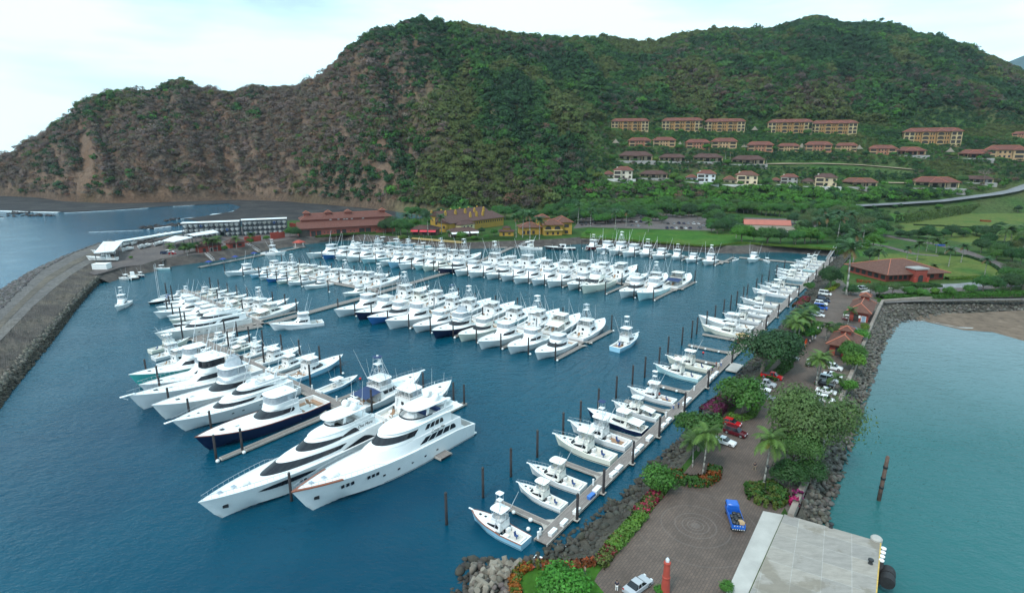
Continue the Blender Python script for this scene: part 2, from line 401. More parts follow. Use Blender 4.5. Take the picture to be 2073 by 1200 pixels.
def m_rocks(name, a, b):
    t = NT(name, Roughness=.92); at_ = t.n('Attribute', attribute_name='Col'); f = t.noise(t.vec('World'), 1.3, 5, .7)
    t.base(t.mix(1.0, at_.outputs['Color'], t.ramp(f, [(.3, .6), (.7, 1.3)]), 'MULTIPLY')); t.bump(f, .5, .15); return t.m
M['rocks'] = m_rocks('riprap stone', 0, 0)
def m_paving():
    t = NT('brick paving', Roughness=.85); g = t.n('NewGeometry')
    mp_ = t.n('Mapping'); mp_.inputs['Rotation'].default_value = (0, 0, -MA); t.l(g.outputs['Position'], mp_.inputs[0]); v = mp_.outputs[0]
    br = t.n('TexBrick', Scale=1.0); br.inputs['Brick Width'].default_value = .8; br.inputs['Row Height'].default_value = .4; br.inputs['Mortar Size'].default_value = .035
    br.inputs['Color1'].default_value = (.125, .088, .070, 1); br.inputs['Color2'].default_value = (.10, .072, .058, 1); br.inputs['Mortar'].default_value = (.065, .05, .043, 1)
    t.l(v, br.inputs['Vector']); f = t.noise(v, .09, 6, .65); f2 = t.noise(v, .5, 5, .7)
    c = t.mix(1.0, br.outputs['Color'], t.ramp(f, [(.3, .72), (.5, 1.0), (.7, 1.3)]), 'MULTIPLY')
    c = t.mix(1.0, c, t.ramp(f2, [(.3, .86), (.7, 1.12)]), 'MULTIPLY')
    # pale inlaid rings of the compass rose
    cc = at(1408, 1063, GZ); vm = t.n('VectorMath', operation='DISTANCE'); t.l(g.outputs['Position'], vm.inputs[0]); vm.inputs[1].default_value = (cc.x, cc.y, GZ + .012)
    rings = None
    for r_, w_, s_ in ((1.2, .09, .7), (2.0, .09, .6), (3.1, .11, .55), (5.2, .10, .5), (9.3, .12, .3)):
        q = t.math('LESS_THAN', t.math('ABSOLUTE', t.math('SUBTRACT', vm.outputs['Value'], r_)), w_); q = t.math('MULTIPLY', q, s_)
        rings = q if rings is None else t.math('MAXIMUM', rings, q)
    q = t.math('MULTIPLY', t.math('LESS_THAN', vm.outputs['Value'], .75), .6); rings = t.math('MAXIMUM', rings, q)
    t.base(t.mix(t.math('MULTIPLY', rings, .45), c, (.21, .175, .16))); t.bump(br.outputs['Fac'], -.25, .02); return t.m
M['paving'] = m_paving()
def m_slab():
    t = NT('concrete deck', Roughness=.9); g = t.n('NewGeometry'); mp_ = t.n('Mapping'); mp_.inputs['Rotation'].default_value = (0, 0, R(30)); t.l(g.outputs['Position'], mp_.inputs[0]); v = mp_.outputs[0]
    br = t.n('TexBrick', Scale=1.0, offset=0.0); br.inputs['Brick Width'].default_value = 3.6; br.inputs['Row Height'].default_value = 3.4; br.inputs['Mortar Size'].default_value = .04
    br.inputs['Color1'].default_value = (.33, .295, .255, 1); br.inputs['Color2'].default_value = (.27, .25, .23, 1); br.inputs['Mortar'].default_value = (.38, .36, .33, 1); t.l(v, br.inputs['Vector'])
    f = t.noise(t.vec('World', (1, 3, 1), (0, 0, R(25))), .5, 6, .7); f2 = t.noise(v, .16, 6, .6)
    c = t.mix(1.0, br.outputs['Color'], t.ramp(f, [(.3, .8), (.7, 1.15)]), 'MULTIPLY')
    c = t.mix(t.ramp(f2, [(.545, 0.0), (.60, .55)]), c, (.17, .14, .10)); t.base(c); t.bump(f, .15, .03); return t.m
M['slab'] = m_slab()

def sheet(name, pts, z, mat, label_kind='structure', n=None):
    b = MB(); p = [(q[0], q[1]) for q in pts]; b.prism(p, z - .6, z); o = b.build(name, mat); tag(o, kind=label_kind); return o
def resample(pts, n):
    P = np.array([tuple(p) for p in pts], float); d = np.r_[0, np.cumsum(np.linalg.norm(np.diff(P, axis=0), axis=1))]
    t = np.linspace(0, d[-1], n); return np.stack([np.interp(t, d, P[:, k]) for k in range(P.shape[1])], 1)
def bank(name, lines, n, mat, rough=.5, seed=1, sub=6, smooth=False):
    "a rough slope lofted across a few lines of points"
    L = [resample(l, n) for l in lines]; rows = []
    for a, b in zip(L[:-1], L[1:]):
        for k in range(sub): rows.append(a + (b - a) * (k / sub))
    rows.append(L[-1]); G = np.array(rows); nr = len(rows)
    d = fbm(G[..., 0] / 1.9, G[..., 1] / 1.9, seed, 3) - .5; env = np.ones((nr, 1)); env[0] = .15; env[-1] = .3
    G[..., 2] += d * rough * 2 * env; G[..., 0] += (fbm(G[..., 0] / 1.3, G[..., 1] / 1.3, seed + 5, 2) - .5) * rough * env
    idx = np.arange(nr * n).reshape(nr, n); T = np.stack([idx[:-1, :-1], idx[:-1, 1:], idx[1:, 1:], idx[1:, :-1]], -1).reshape(-1, 4)
    return tag(soup(name, G.reshape(-1, 3), T, mat, smooth=smooth), kind='structure')
ICO_V = ICO_T = None
def stones(name, P, rad, cols, mat=None):
    "a field of stones nobody would count: one object"
    global ICO_V, ICO_T
    if ICO_V is None:
        import bmesh
        bm = bmesh.new(); bmesh.ops.create_icosphere(bm, subdivisions=1, radius=1); bm.verts.ensure_lookup_table()
        ICO_V = np.array([v.co[:] for v in bm.verts]); ICO_T = np.array([[v.index for v in f.verts] for f in bm.faces]); bm.free()
    n = len(P); nv = len(ICO_V)
    sc = rad[:, None] * nrg.uniform(.6, 1.25, (n, 3)) * np.array([1.15, 1.0, .8]); ang = nrg.uniform(0, 6.28, n); c, s_ = np.cos(ang), np.sin(ang)
    V = ICO_V[None] * sc[:, None, :] * nrg.uniform(.75, 1.2, (n, nv, 1))
    X = V[..., 0] * c[:, None] - V[..., 1] * s_[:, None]; Y = V[..., 0] * s_[:, None] + V[..., 1] * c[:, None]
    V = np.stack([X, Y, V[..., 2]], -1) + P[:, None, :]
    T = ICO_T[None] + (np.arange(n) * nv)[:, None, None]
    return tag(soup(name, V.reshape(-1, 3), T.reshape(-1, 3), mat or M['rocks'], np.repeat(cols, nv, 0)), kind='stuff')
def scatter_between(lines, n):
    L = [resample(l, 200) for l in lines]; k = len(L) - 1
    u = nrg.uniform(0, 199, n); v = nrg.uniform(0, k, n); i = np.minimum(u.astype(int), 198); j = np.minimum(v.astype(int), k - 1); fu = (u - i)[:, None]; fv = (v - j)[:, None]
    A = np.array(L); a = A[j, i] * (1 - fu) + A[j, i + 1] * fu; b = A[j + 1, i] * (1 - fu) + A[j + 1, i + 1] * fu
    return a * (1 - fv) + b * fv
def stone_cols(n, base, var=.35):
    return np.array(base)[None] * nrg.uniform(1 - var, 1 + var, (n, 1)) * nrg.uniform(.93, 1.07, (n, 3))

# ---- water
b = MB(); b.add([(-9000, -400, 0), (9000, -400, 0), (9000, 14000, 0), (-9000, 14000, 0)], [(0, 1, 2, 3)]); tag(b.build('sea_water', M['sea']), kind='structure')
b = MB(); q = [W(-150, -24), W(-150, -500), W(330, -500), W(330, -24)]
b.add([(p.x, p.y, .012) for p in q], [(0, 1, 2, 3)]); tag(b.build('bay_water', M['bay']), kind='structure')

M['outer'] = m_water('sky-toned sea water', (.006, .072, .135), (.012, .095, .165), (.02, .12, .19), 250, 900, .8)  # paler base: open sea's bluer tone, plus sky reflection put into the colour
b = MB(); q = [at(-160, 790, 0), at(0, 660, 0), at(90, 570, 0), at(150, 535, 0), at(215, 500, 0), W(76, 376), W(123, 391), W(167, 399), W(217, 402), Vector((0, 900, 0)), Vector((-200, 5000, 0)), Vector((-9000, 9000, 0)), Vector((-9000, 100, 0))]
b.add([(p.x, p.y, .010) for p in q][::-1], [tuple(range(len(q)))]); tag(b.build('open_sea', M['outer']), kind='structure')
# ---- land round the marina
LAND = [(30, 279), (45, 290), (54, 286.5), (60, 290), (68, 296), (101, 292), (132, 303), (169, 305), (192, 299), (205, 256), (211, 202), (234, 182), (257, 162), (279, 152), (287, 128), (292, 101), (296, 67), (304, 52), (318, 45), (326, 30), (330, 4), (326, -9),
        (240, -9), (200, -10), (178, -11), (120, -12.5), (24, -12.5), (2, -12.5), (-12, -10), (-20, -13), (-40, -14), (-60, -31.5), (2, -31.5), (100, -31.5), (160, -31.2), (194, -31.5), (212, -46), (240, -74), (330, -160), (420, -270), (900, -500), (800, -100), (480, 200), (340, 283), (217, 404), (167, 401), (123, 393), (74, 378), (46, 345), (28, 300)]
b = MB(); b.prism([tuple(W(*p))[:2] for p in LAND], -2, GZ); tag(b.build('land', M['landgrass']), kind='structure')
def WL(l, z): return [W(s, t, z) for s, t in l]
# quay embankments (stone slopes down to the basin)
qt = [(28, 277), (45, 289), (54, 285), (68, 296), (101, 292), (132, 303), (169, 305), (192, 299), (205, 256), (211, 202), (234, 182), (257, 162), (279, 152), (287, 128), (292, 101), (296, 67), (304, 52), (318, 45), (326, 30), (329, 4)]
qb = [(34, 268), (47, 281), (54, 278), (68, 287), (101, 284), (132, 294), (165, 296), (186, 291), (198, 254), (206, 200), (230, 176), (252, 157), (272, 147), (278, 126), (283, 99), (287, 65), (296, 46), (312, 37), (318, 26), (319, 4)]
bank('quay_embankment', [WL(qt, GZ + .05), WL(qb, -1.0)], 260, M['quaywall'], .35, 2)
mt = [(329, -8), (240, -9), (200, -10), (178, -11), (120, -12.5), (24, -12.5), (0, -12.5), (-10, -9), (-17, -10), (-24, -13), (-45, -16)]
mb = [(319, 2), (249, .5), (200, -2), (178, -3.5), (120, -4.5), (60, -5), (24, -4.5), (8, -3), (-6, 0), (-16, 5), (-40, 6)]
bank('pier_embankment', [WL(mt, GZ + .02), WL(mb, -1.0)], 300, M['rockface'], .5, 4)
P = scatter_between([WL(mt, GZ - .3), WL(mb, -.4)], 5200); stones('embankment_rubble', P, nrg.uniform(.22, .6, len(P)) * (1 + .6 * (nrg.random(len(P)) > .9)), stone_cols(len(P), (.054, .050, .040)))
rt = [(-45, -32.6), (27, -32.6), (100, -32.4), (160, -32.2), (190, -32.6), (212, -47), (240, -75), (330, -161)]
rb = [(-45, -37), (27, -36.5), (100, -36.5), (150, -36.8), (178, -39), (200, -55), (228, -84), (318, -170)]
bank('rock_revetment', [WL(rt, GZ - .6), WL(rb, -.8)], 300, M['rockface'], .6, 6)
P = scatter_between([WL(rt, GZ - .7), WL(rb, -.1)], 3600); stones('revetment_rocks', P, nrg.uniform(.28, .66, len(P)), stone_cols(len(P), (.105, .097, .082), .45))
# low sea wall along the far side of the pier: a thing
b = MB(); wl = [(24, -31.9), (100, -31.9), (160, -31.6), (193.6, -31.9), (211, -46.4), (239, -74.4), (329, -160.4)]
for a_, c_ in zip(wl[:-1], wl[1:]):
    p, q = W(*a_), W(*c_); d = (q - p).normalized(); n_ = Vector((-d.y, d.x, 0)) * .45
    b.loft([[tuple(x + Vector((0, 0, z)))for x, z in ((p - n_, 1.2), (p + n_, 1.2), (p + n_, GZ + .75), (p - n_, GZ + .75))], [tuple(x + Vector((0, 0, z))) for x, z in ((q - n_, 1.2), (q + n_, 1.2), (q + n_, GZ + .75), (q - n_, GZ + .75))]], True, True, True)
tag(b.build('sea_wall', plain('weathered wall', (.24, .20, .17), .9, .3, .4)), 'long low weathered sea wall above the rock revetment of the pier', 'wall')
# beach
q = [W(*p) for p in ((180, -40), (188, -48), (205, -66), (232, -92), (300, -160), (300, -120), (205, -45))]
sand = [at(1822, 642, .15), at(1870, 650, .06), at(1950, 668, .03), at(2010, 672, .05), at(2073, 690, .02), at(2200, 700, .02), at(2300, 600, .6), at(2073, 628, .8), at(1950, 634, .8), at(1850, 630, .6)]
b = MB(); cc = Vector((0, 0, 0)); b.add([tuple(p) for p in sand], [tuple(range(len(sand)))]); tag(b.build('beach_sand', M['sand']), kind='structure')
# paving of the pier
pave = [(-60, -14), (-6, -13.2), (11, -13.4), (24, -13.6), (27, -13.6), (60, -13.6), (118, -13.6), (150, -13.8), (197, -11.5), (208, -13), (205, -22), (196, -30), (160, -30.6), (30, -30.8), (24.5, -30.5), (-20, -28.5), (-60, -28)]
sheet('pier_paving', [W(*p) for p in pave], GZ + .012, M['paving'])
# near corner lawn and the strip of dirt by the sea wall
lawn0 = [at(1035, 1240, GZ), at(1038, 1175, GZ), at(1062, 1152, GZ), at(1120, 1143, GZ), at(1208, 1140, GZ), at(1216, 1150, GZ), at(1203, 1175, GZ), at(1225, 1202, GZ), at(1290, 1240, GZ)]
sheet('corner_lawn', lawn0, GZ + .03, M['lawn'])
sheet('wall_verge', [W(*p) for p in ((25, -31.3), (192, -31.2), (192, -29.2), (150, -29.6), (60, -28.6), (44, -27), (30, -28.8))], GZ + .02, M['dirt'])
# concrete wharf and its apron
whf = [at(1588, 1040, GZ + .25), at(1782, 1096, GZ + .25), at(1772, 1210, GZ + .25), at(1765, 1400, GZ + .25), at(1400, 1400, GZ + .25), at(1517, 1200, GZ + .25)]
b = MB(); b.prism([(p.x, p.y) for p in whf], -1.5, GZ + .25); wh = b.build('wharf', M['slab']); tag(wh, 'large pale concrete wharf deck with stained slabs at the pier end', 'wharf')
b = MB()
e = [(Vector((p.x, p.y, GZ + .25))) for p in whf[1:4]]
for p, q in zip(e[:-1], e[1:]): b.obox((p + q) / 2 - Vector((0, 0, .12)) + Vector((.09, 0, 0)), (q - p).length, .16, .26, math.atan2(q.y - p.y, q.x - p.x))
b.build('edge_beam', plain('yellow edge', (.5, .33, .08), .7, .3, 1.5), wh)
sheet('wharf_apron', [at(1545, 1034, GZ), at(1586, 1042, GZ), at(1514, 1202, GZ), at(1410, 1400, GZ), at(1330, 1400, GZ), at(1470, 1200, GZ)], GZ + .05, M['concrete'])
# ---- breakwater
ol = [at(-160, 690, -1), at(-60, 622, -1), at(0, 584, -1), at(60, 550, -1), at(127, 520, -1), at(185, 500, -1), at(225, 487, -1)]
oc = [at(-160, 725, 5.5), at(-60, 662, 5.5), at(0, 627, 5.5), at(40, 588, 5.5), at(83, 548, 5.5), at(150, 512, 5.5), at(200, 493, 5.2), at(228, 488, 4.2)]
ic = [at(-160, 850, 5.5), at(-60, 750, 5.5), at(0, 690, 5.5), at(67, 620, 5.5), at(110, 583, 5.5), at(143, 557, 5.2), at(187, 530, 4.6), at(232, 508, 4.1)]
im = [at(-160, 960, 3.2), at(-60, 830, 3.2), at(0, 762, 3.2), at(50, 705, 3.2), at(100, 655, 3.2), at(150, 600, 3.2), at(190, 563, 3.2), at(236, 536, 3.6)]
il = [at(-160, 1060, -1), at(-60, 915, -1), at(0, 842, -1), at(50, 775, -1), at(100, 712, -1), at(150, 640, -1), at(187, 592, -1), at(206, 572, -1), at(240, 556, -1)]
bank('breakwater_seaward_slope', [ol, [p - Vector((0, 0, .05)) for p in oc]], 160, M['rockface'], .7, 8)
bank('breakwater_road', [oc, ic], 300, M['gravel'], .10, 9, 8, True)
bank('breakwater_slope', [[p - Vector((0, 0, .04)) for p in ic], im, il], 520, M['bwslope'], .45, 10, 18, True)
P = scatter_between([[p + Vector((0, 0, -.3)) for p in im], il], 4600); w_ = P[:, 2:3]
stones('breakwater_rubble', P, nrg.uniform(.25, .75, len(P)), np.where(w_ > 1.6, stone_cols(len(P), (.15, .13, .105), .4), stone_cols(len(P), (.040, .036, .026), .4)))
P = scatter_between([ic, im], 700); stones('slope_rubble', P - np.array((0, 0, .12)), nrg.uniform(.12, .28, len(P)), stone_cols(len(P), (.12, .10, .088), .3))
P = scatter_between([oc, ol], 2600); stones('seaward_rocks', P, nrg.uniform(.4, 1.0, len(P)), stone_cols(len(P), (.10, .092, .09), .45))
# wheel tracks of the breakwater road
ms = [[a * .6 + b_ * .4 + Vector((0, 0, .07)) for a, b_ in zip(oc[:7], ic[:7])], [a * .35 + b_ * .65 + Vector((0, 0, .07)) for a, b_ in zip(oc[:7], ic[:7])]]
bank('breakwater_track', ms, 120, M['dirt'], .05, 12, 2)
# yard surface
sheet('boatyard_ground', [W(*p) for p in ((29.2, 275.2), (30.4, 275.6), (45, 287.2), (54, 285.4), (60, 290.3), (68, 296.3), (101, 292.4), (132, 303.3), (168.6, 305.4), (180, 330), (167, 399), (123, 391), (76, 377), (48, 345), (29, 300))], GZ + .03, M['asphalt'])
# ---- tidal shelf, islets, surf
shelf = [(-160, 430), (0, 425), (60, 428), (145, 429), (231, 424), (347, 417), (463, 412), (488, 418), (472, 428), (425, 436), (372, 443), (420, 449), (520, 448), (620, 450), (800, 446), (800, 395), (640, 398), (400, 396), (200, 402), (0, 388), (-160, 388)]
b = MB(); b.prism([tuple(at(x, y, .4))[:2] for x, y in shelf], -1, .45); tag(b.build('tidal_shelf', M['shelf']), kind='structure')
for k, (x0, x1, y) in enumerate(((8, 112, 437), (20, 60, 432), (292, 322, 461), (330, 366, 457), (338, 352, 446), (-60, 6, 441))):
    n_ = 26; p0 = at(x0, y, 0); p1 = at(x1, y, 0); P = np.array([p0 + (p1 - p0) * nrg.random() + Vector((0, nrg.normal() * 5, nrg.uniform(-.3, .5))) for _ in range(n_)])
    tag(stones('rock_islet', P, nrg.uniform(1.0, 2.6, n_), stone_cols(n_, (.035, .032, .033))), kind='structure')
def surf(pts, wd, seed):
    P = resample([at(x, y, .5 if False else .06) for x, y in pts], 60); b = MB(); w0 = wd * (.35 + 1.3 * fbm(np.arange(60) / 4., np.zeros(60), seed, 3)); vs = []
    for p, h in zip(P, w0): vs += [(p[0], p[1] - h / 2, .06), (p[0], p[1], .06 + .25 * wd / 6), (p[0], p[1] + h / 2, .06)]
    b.add(vs, [(i * 3 + j, i * 3 + j + 1, i * 3 + j + 4, i * 3 + j + 3) for i in range(59) for j in (0, 1)]); tag(b.build('surf', M['foam']), kind='structure')
for k, (l, wd) in enumerate((([(0, 427), (60, 429), (120, 430)], 7), ([(130, 431), (231, 426), (300, 421)], 2.5), ([(350, 418), (420, 414)], 2), ([(487, 420), (478, 426), (455, 432), (430, 434)], 9), ([(300, 464), (330, 460), (364, 456)], 6), ([(340, 447), (380, 441), (400, 440)], 3), ([(-40, 443), (10, 441)], 4), ([(180, 470), (290, 466)], 1.5))):
    surf(l, wd, 30 + k)
P_ = [(1822, 646), (1880, 650), (1940, 662), (1990, 664), (2010, 660), (2040, 664), (2090, 676)]
P = resample([at(x, y, .09) for x, y in P_], 70); b = MB(); vs = []
for i, p in enumerate(P):
    h = .2 + 1.6 * max(0, fbm(i / 4., .3, 77, 3) - .3); vs += [(p[0], p[1] - h, .05), (p[0], p[1], .10)]
b.add(vs, [(i * 2, i * 2 + 2, i * 2 + 3, i * 2 + 1) for i in range(69)]); tag(b.build('surf', plain('thin foam', (.34, .36, .36), .4, .25, .6)), kind='structure')

# ---- hills
na, ny = 560, 330
aa = np.linspace(A_[0], A_[-1], na); ty = np.linspace(0, 1, ny) ** 1.15; YY = 455 + (1900 - 455) * ty
AA, Y2 = np.meshgrid(aa, YY); X2 = AA * Y2; Z2 = hz(X2, Y2)
idx = np.arange(na * ny).reshape(ny, na); T = np.stack([idx[:-1, :-1], idx[:-1, 1:], idx[1:, 1:], idx[1:, :-1]], -1).reshape(-1, 4)
hx, hy, hzz = X2.ravel(), Y2.ravel(), Z2.ravel(); hp = CX + FPX * hx / (hy * CP - (hzz - CAMH) * SP); hq = CY - FPX * (hy * SP + (hzz - CAMH) * CP) / (hy * CP - (hzz - CAMH) * SP)
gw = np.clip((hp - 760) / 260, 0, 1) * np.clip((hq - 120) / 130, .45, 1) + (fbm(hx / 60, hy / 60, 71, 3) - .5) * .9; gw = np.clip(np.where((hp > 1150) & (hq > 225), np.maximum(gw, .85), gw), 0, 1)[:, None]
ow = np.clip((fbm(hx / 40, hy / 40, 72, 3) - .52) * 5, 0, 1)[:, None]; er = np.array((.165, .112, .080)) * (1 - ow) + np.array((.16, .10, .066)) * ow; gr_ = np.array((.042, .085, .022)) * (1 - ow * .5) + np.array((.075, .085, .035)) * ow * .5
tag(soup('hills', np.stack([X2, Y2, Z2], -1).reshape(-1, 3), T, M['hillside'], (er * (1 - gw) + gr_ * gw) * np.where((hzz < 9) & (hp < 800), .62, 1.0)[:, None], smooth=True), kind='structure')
b = MB(); P = [(1980, 200), (2020, 140), (2045, 124), (2075, 112), (2150, 95), (2300, 90)]; r0 = [atY(x, y, 3600) for x, y in P]
b.loft([[(x - 200, 3000, -5) for x, z in r0], [(x, 3600, z) for x, z in r0], [(x + 200, 4300, -5) for x, z in r0]], False); tag(b.build('distant_hill', plain('hazed woodland', (.06, .11, .12), .9, .25, .01)), kind='structure')  # blue of the distance haze is put into the hill's base colour
# ============================================================ VEGETATION
HOUSES = [  # photo x0, x1, roof top, base
    (1238, 1311, 237, 265), (1341, 1419, 234, 266), (1427, 1504, 236, 267), (1557, 1638, 238, 270), (1645, 1727, 241, 272), (1837, 1933, 259, 292),
    (1273, 1317, 274, 297), (1322, 1367, 273, 297), (1389, 1436, 277, 302), (1440, 1490, 277, 301), (1513, 1563, 283, 308), (1576, 1616, 282, 307), (1632, 1681, 283, 307), (1692, 1732, 282, 306),
    (1762, 1810, 288, 314), (1818, 1868, 298, 314), (1945, 1997, 303, 320), (2000, 2066, 294, 322),
    (1252, 1320, 307, 326), (1335, 1388, 308, 327), (1404, 1462, 311, 327), (1482, 1545, 313, 333),
    (1218, 1280, 336, 363), (1295, 1350, 336, 361), (1388, 1447, 338, 369), (1465, 1532, 343, 374), (1560, 1612, 344, 374), (1624, 1690, 345, 378), (1706, 1770, 347, 378), (1855, 1935, 349, 380), (1955, 2005, 343, 370), (2052, 2085, 247, 280)]
PALAPAS = [(1246, 296), (1376, 301), (1507, 304), (1622, 305), (1738, 308), (1922, 314), (1527, 269)]
SAND = [[(1550, 333), (1600, 333), (1660, 333), (1740, 336), (1800, 341), (1850, 345)], [(1790, 371), (1840, 372)]]
ROAD = [(1690, 419), (1760, 416), (1830, 413), (1900, 408), (1960, 401), (2010, 394), (2045, 388), (2085, 374)]
HP = [atT((a + b) / 2, d) for a, b, c, d in HOUSES]
def pbase(c, n, var=.2):
    return np.array(c)[None] * nrg.uniform(1 - var, 1 + var, (n, 1)) * nrg.uniform(.9, 1.1, (n, 3))
def leafmass(Cn, Rd, Cl, k, size, flat=1.0, blobs=5, seedv=.18):
    "Cn centres (n,3), Rd radii (n,3), Cl colours (n,3): k leaf clumps round each; returns V, T, colours"
    n = len(Cn)
    bo = nrg.normal(size=(n, blobs, 3)); bo /= np.linalg.norm(bo, axis=2, keepdims=True); bo[..., 2] = np.abs(bo[..., 2]) * .9 - .25; bo *= .52
    br = nrg.uniform(.42, .68, (n, blobs)); bt = nrg.uniform(1 - seedv, 1 + seedv, (n, blobs, 1)) * nrg.uniform(.95, 1.05, (n, blobs, 3))
    pick = nrg.integers(0, blobs, (n, k)); ii = np.arange(n)[:, None]
    d = nrg.normal(size=(n, k, 3)); d /= np.linalg.norm(d, axis=2, keepdims=True); d[..., 2] = np.where(d[..., 2] < -.35, -d[..., 2], d[..., 2])
    p = (bo[ii, pick] + d * (br[ii, pick] * nrg.uniform(.72, 1.08, (n, k)))[..., None]) * Rd[:, None, :] + Cn[:, None, :]
    nr = d + nrg.normal(size=d.shape) * .45; nr /= np.linalg.norm(nr, axis=2, keepdims=True)
    t = np.cross(nr, nrg.normal(size=d.shape)); t /= np.linalg.norm(t, axis=2, keepdims=True) + 1e-9; u = np.cross(nr, t)
    s = (size * nrg.uniform(.6, 1.35, (n, k)))[..., None] if np.isscalar(size) else (size[:, None] * nrg.uniform(.6, 1.35, (n, k)))[..., None]
    V = np.stack([p + t * s, p - t * s * .5 + u * s * .85 * flat, p - t * s * .5 - u * s * .85 * flat], 2).reshape(-1, 3)
    cc = Cl[:, None, :] * bt[ii, pick] * nrg.uniform(.86, 1.14, (n, k, 1)); cc = np.repeat(cc.reshape(-1, 3), 3, 0)
    nn = (p - Cn[:, None, :]) / Rd[:, None, :]; nn = nn + d * .7; nn[..., 2] += .25; nn /= np.linalg.norm(nn, axis=2, keepdims=True) + 1e-9
    return V, np.arange(len(V)).reshape(-1, 3), np.clip(cc, 0, 1), np.repeat(nn.reshape(-1, 3), 3, 0)
PAL = np.array([(.022, .066, .022), (.040, .104, .024), (.085, .112, .032), (.060, .165, .022), (.165, .130, .108), (.180, .108, .070), (.120, .108, .066)])
def forest():
    n0 = 150000
    a = nrg.uniform(-1.02, .98, n0); Y = np.sqrt(nrg.uniform(430 ** 2, 1340 ** 2, n0)); X = a * Y; Z = hz(X, Y)
    kyr = np.interp(a, A_, KY[:, 7]); foot = np.interp(a, A_, KY[:, 0])
    pj = lambda z: (CX + FPX * X / (Y * CP - (z - CAMH) * SP), CY - FPX * (Y * SP + (z - CAMH) * CP) / (Y * CP - (z - CAMH) * SP))
    px, py = pj(Z)
    ok = (Y < kyr + 25) & (Y > foot + 4) & (Z > .8) & (px > -110) & (px < 2190)
    ok &= ~((px > 1700) & (py > np.interp(px, [1700, 1760, 1900, 2010, 2073], [417, 414, 404, 388, 368]))) & ~((px > 1170) & (py > 428)) & ~((px > 780) & (py > 436))
    right = px > 1180; fv = fbm(X / 70, Y / 70, 21, 3); fw = fbm(X / 160, Y / 160, 41, 3)
    low = right & (py > 372)
    h = np.where(low, nrg.uniform(4.5, 8.5, n0), nrg.uniform(4.5, 9, n0) + 5.5 * nrg.random(n0) ** 4); h = np.where(right & (py > 236 + (fv - .5) * 70 + nrg.normal(size=n0) * 3) & (py < 372), nrg.uniform(2.0, 5.0, n0), h)
    r = h * nrg.uniform(.48, .72, n0); r = np.where(low, h * .75, r)
    # clearings round houses, roads, slips
    for (x0, x1, y0, y1), p in zip(HOUSES, HP):
        qx, qt_ = pj(Z + h); pr_ = FPX * r / Y
        ok &= ~((px > x0 - 2 - pr_) & (px < x1 + 2 + pr_) & (Y < p.y + 14) & (qt_ < y1 - 2) & (py > y0))
        ok &= ~((np.abs(X - p.x) < (x1 - x0) / 2 * p.y / FPX + 3) & (np.abs(Y - p.y - 4) < 12))
    for l in SAND + [ROAD]:
        xs, ys = zip(*l); yl = np.interp(px, xs, ys); qx, qt_ = pj(Z + h * 1.05)
        ok &= ~((px > xs[0]) & (px < xs[-1]) & (qt_ < yl + 3) & (py > yl - 4))
    for sx, sy, rx, ry in ((176, 330, 20, 62), (160, 380, 14, 24), (118, 372, 14, 16), (838, 92, 10, 20), (866, 190, 14, 24), (845, 205, 9, 14), (776, 345, 16, 14), (905, 388, 14, 9), (330, 395, 20, 7), (585, 382, 5, 16), (720, 120, 8, 10), (260, 400, 10, 6), (540, 400, 16, 5)):
        ok &= ~((((px - sx) / rx) ** 2 + ((py - sy) / ry) ** 2) < nrg.uniform(.55, 1.1, n0))
    # what grows where
    dry = np.clip(.78 - (px - 660) / 340, .08, .78); dry = np.where(px > 1000, .10, dry)
    dry += np.where(right & (py < 240) & (py > 140), .42 * np.exp(-((px - 1620) / 260) ** 2) * np.clip((py - 130) / 50, 0, 1), 0)
    dry = np.where(right & (py > 232) & (py < 380), .06, dry); dry = np.where(low, .07, dry)
    dry += (fw - .5) * 1.7; dry = np.where(py < np.interp(px, [0, 370, 850, 2073], [300, 190, 75, 140]), dry * .45, dry)
    u = nrg.random(n0); sp = np.where(u < dry, np.where(nrg.random(n0) < .6, 4, np.where(nrg.random(n0) < .5, 6, 5)), np.where(fv + nrg.normal(size=n0) * .06 < .45, 0, np.where(fv > .60, 2, 1)))
    sp = np.where((sp == 1) & (nrg.random(n0) < .08), 3, sp); sp = np.where(low & (sp < 3) & (nrg.random(n0) < .72), 3, sp)
    ok &= ~((right & (py > 372) & (py < 384)) & (nrg.random(n0) < .3)); ok &= nrg.random(n0) < np.where(low, .62, .92)
    X, Y, Z, h, r, sp = (q[ok] for q in (X, Y, Z, h, r, sp)); n = len(X)
    big = nrg.random(n) < .05; h = np.where(big, h * 1.35, h); r = np.where(big, r * 1.3, r)
    Cl = PAL[sp] * nrg.uniform(.76, 1.28, (n, 1)) * np.where((sp >= 4) & (px[ok] > 900), .68, 1.0)[:, None] * nrg.uniform(.92, 1.08, (n, 3)); Cn = np.stack([X, Y, Z + h * .52], 1); Rd = np.stack([r, r, h * .55], 1)
    dryk = sp >= 4; Vs, Ts, Cs, Ns, off = [], [], [], [], 0
    near = Y < 640
    for m, k, sz, fl in ((~dryk & near, 130, .16, 1.), (~dryk & ~near, 84, .19, 1.), (dryk, 100, .16, .5)):
        V, T, c_, q_ = leafmass(Cn[m], Rd[m], Cl[m], k, r[m] * sz, fl, 5, .14); Ns.append(q_); Vs.append(V); Ts.append(T + off); Cs.append(c_); off += len(V)
    o = soup('forest', np.vstack(Vs), np.vstack(Ts), M['forest'], np.vstack(Cs), nrm=np.vstack(Ns)); tag(o, 'dense mixed green and leafless brown woodland covering the hills', 'forest', kind='stuff')
    print('FOREST', n, off // 3)
forest()

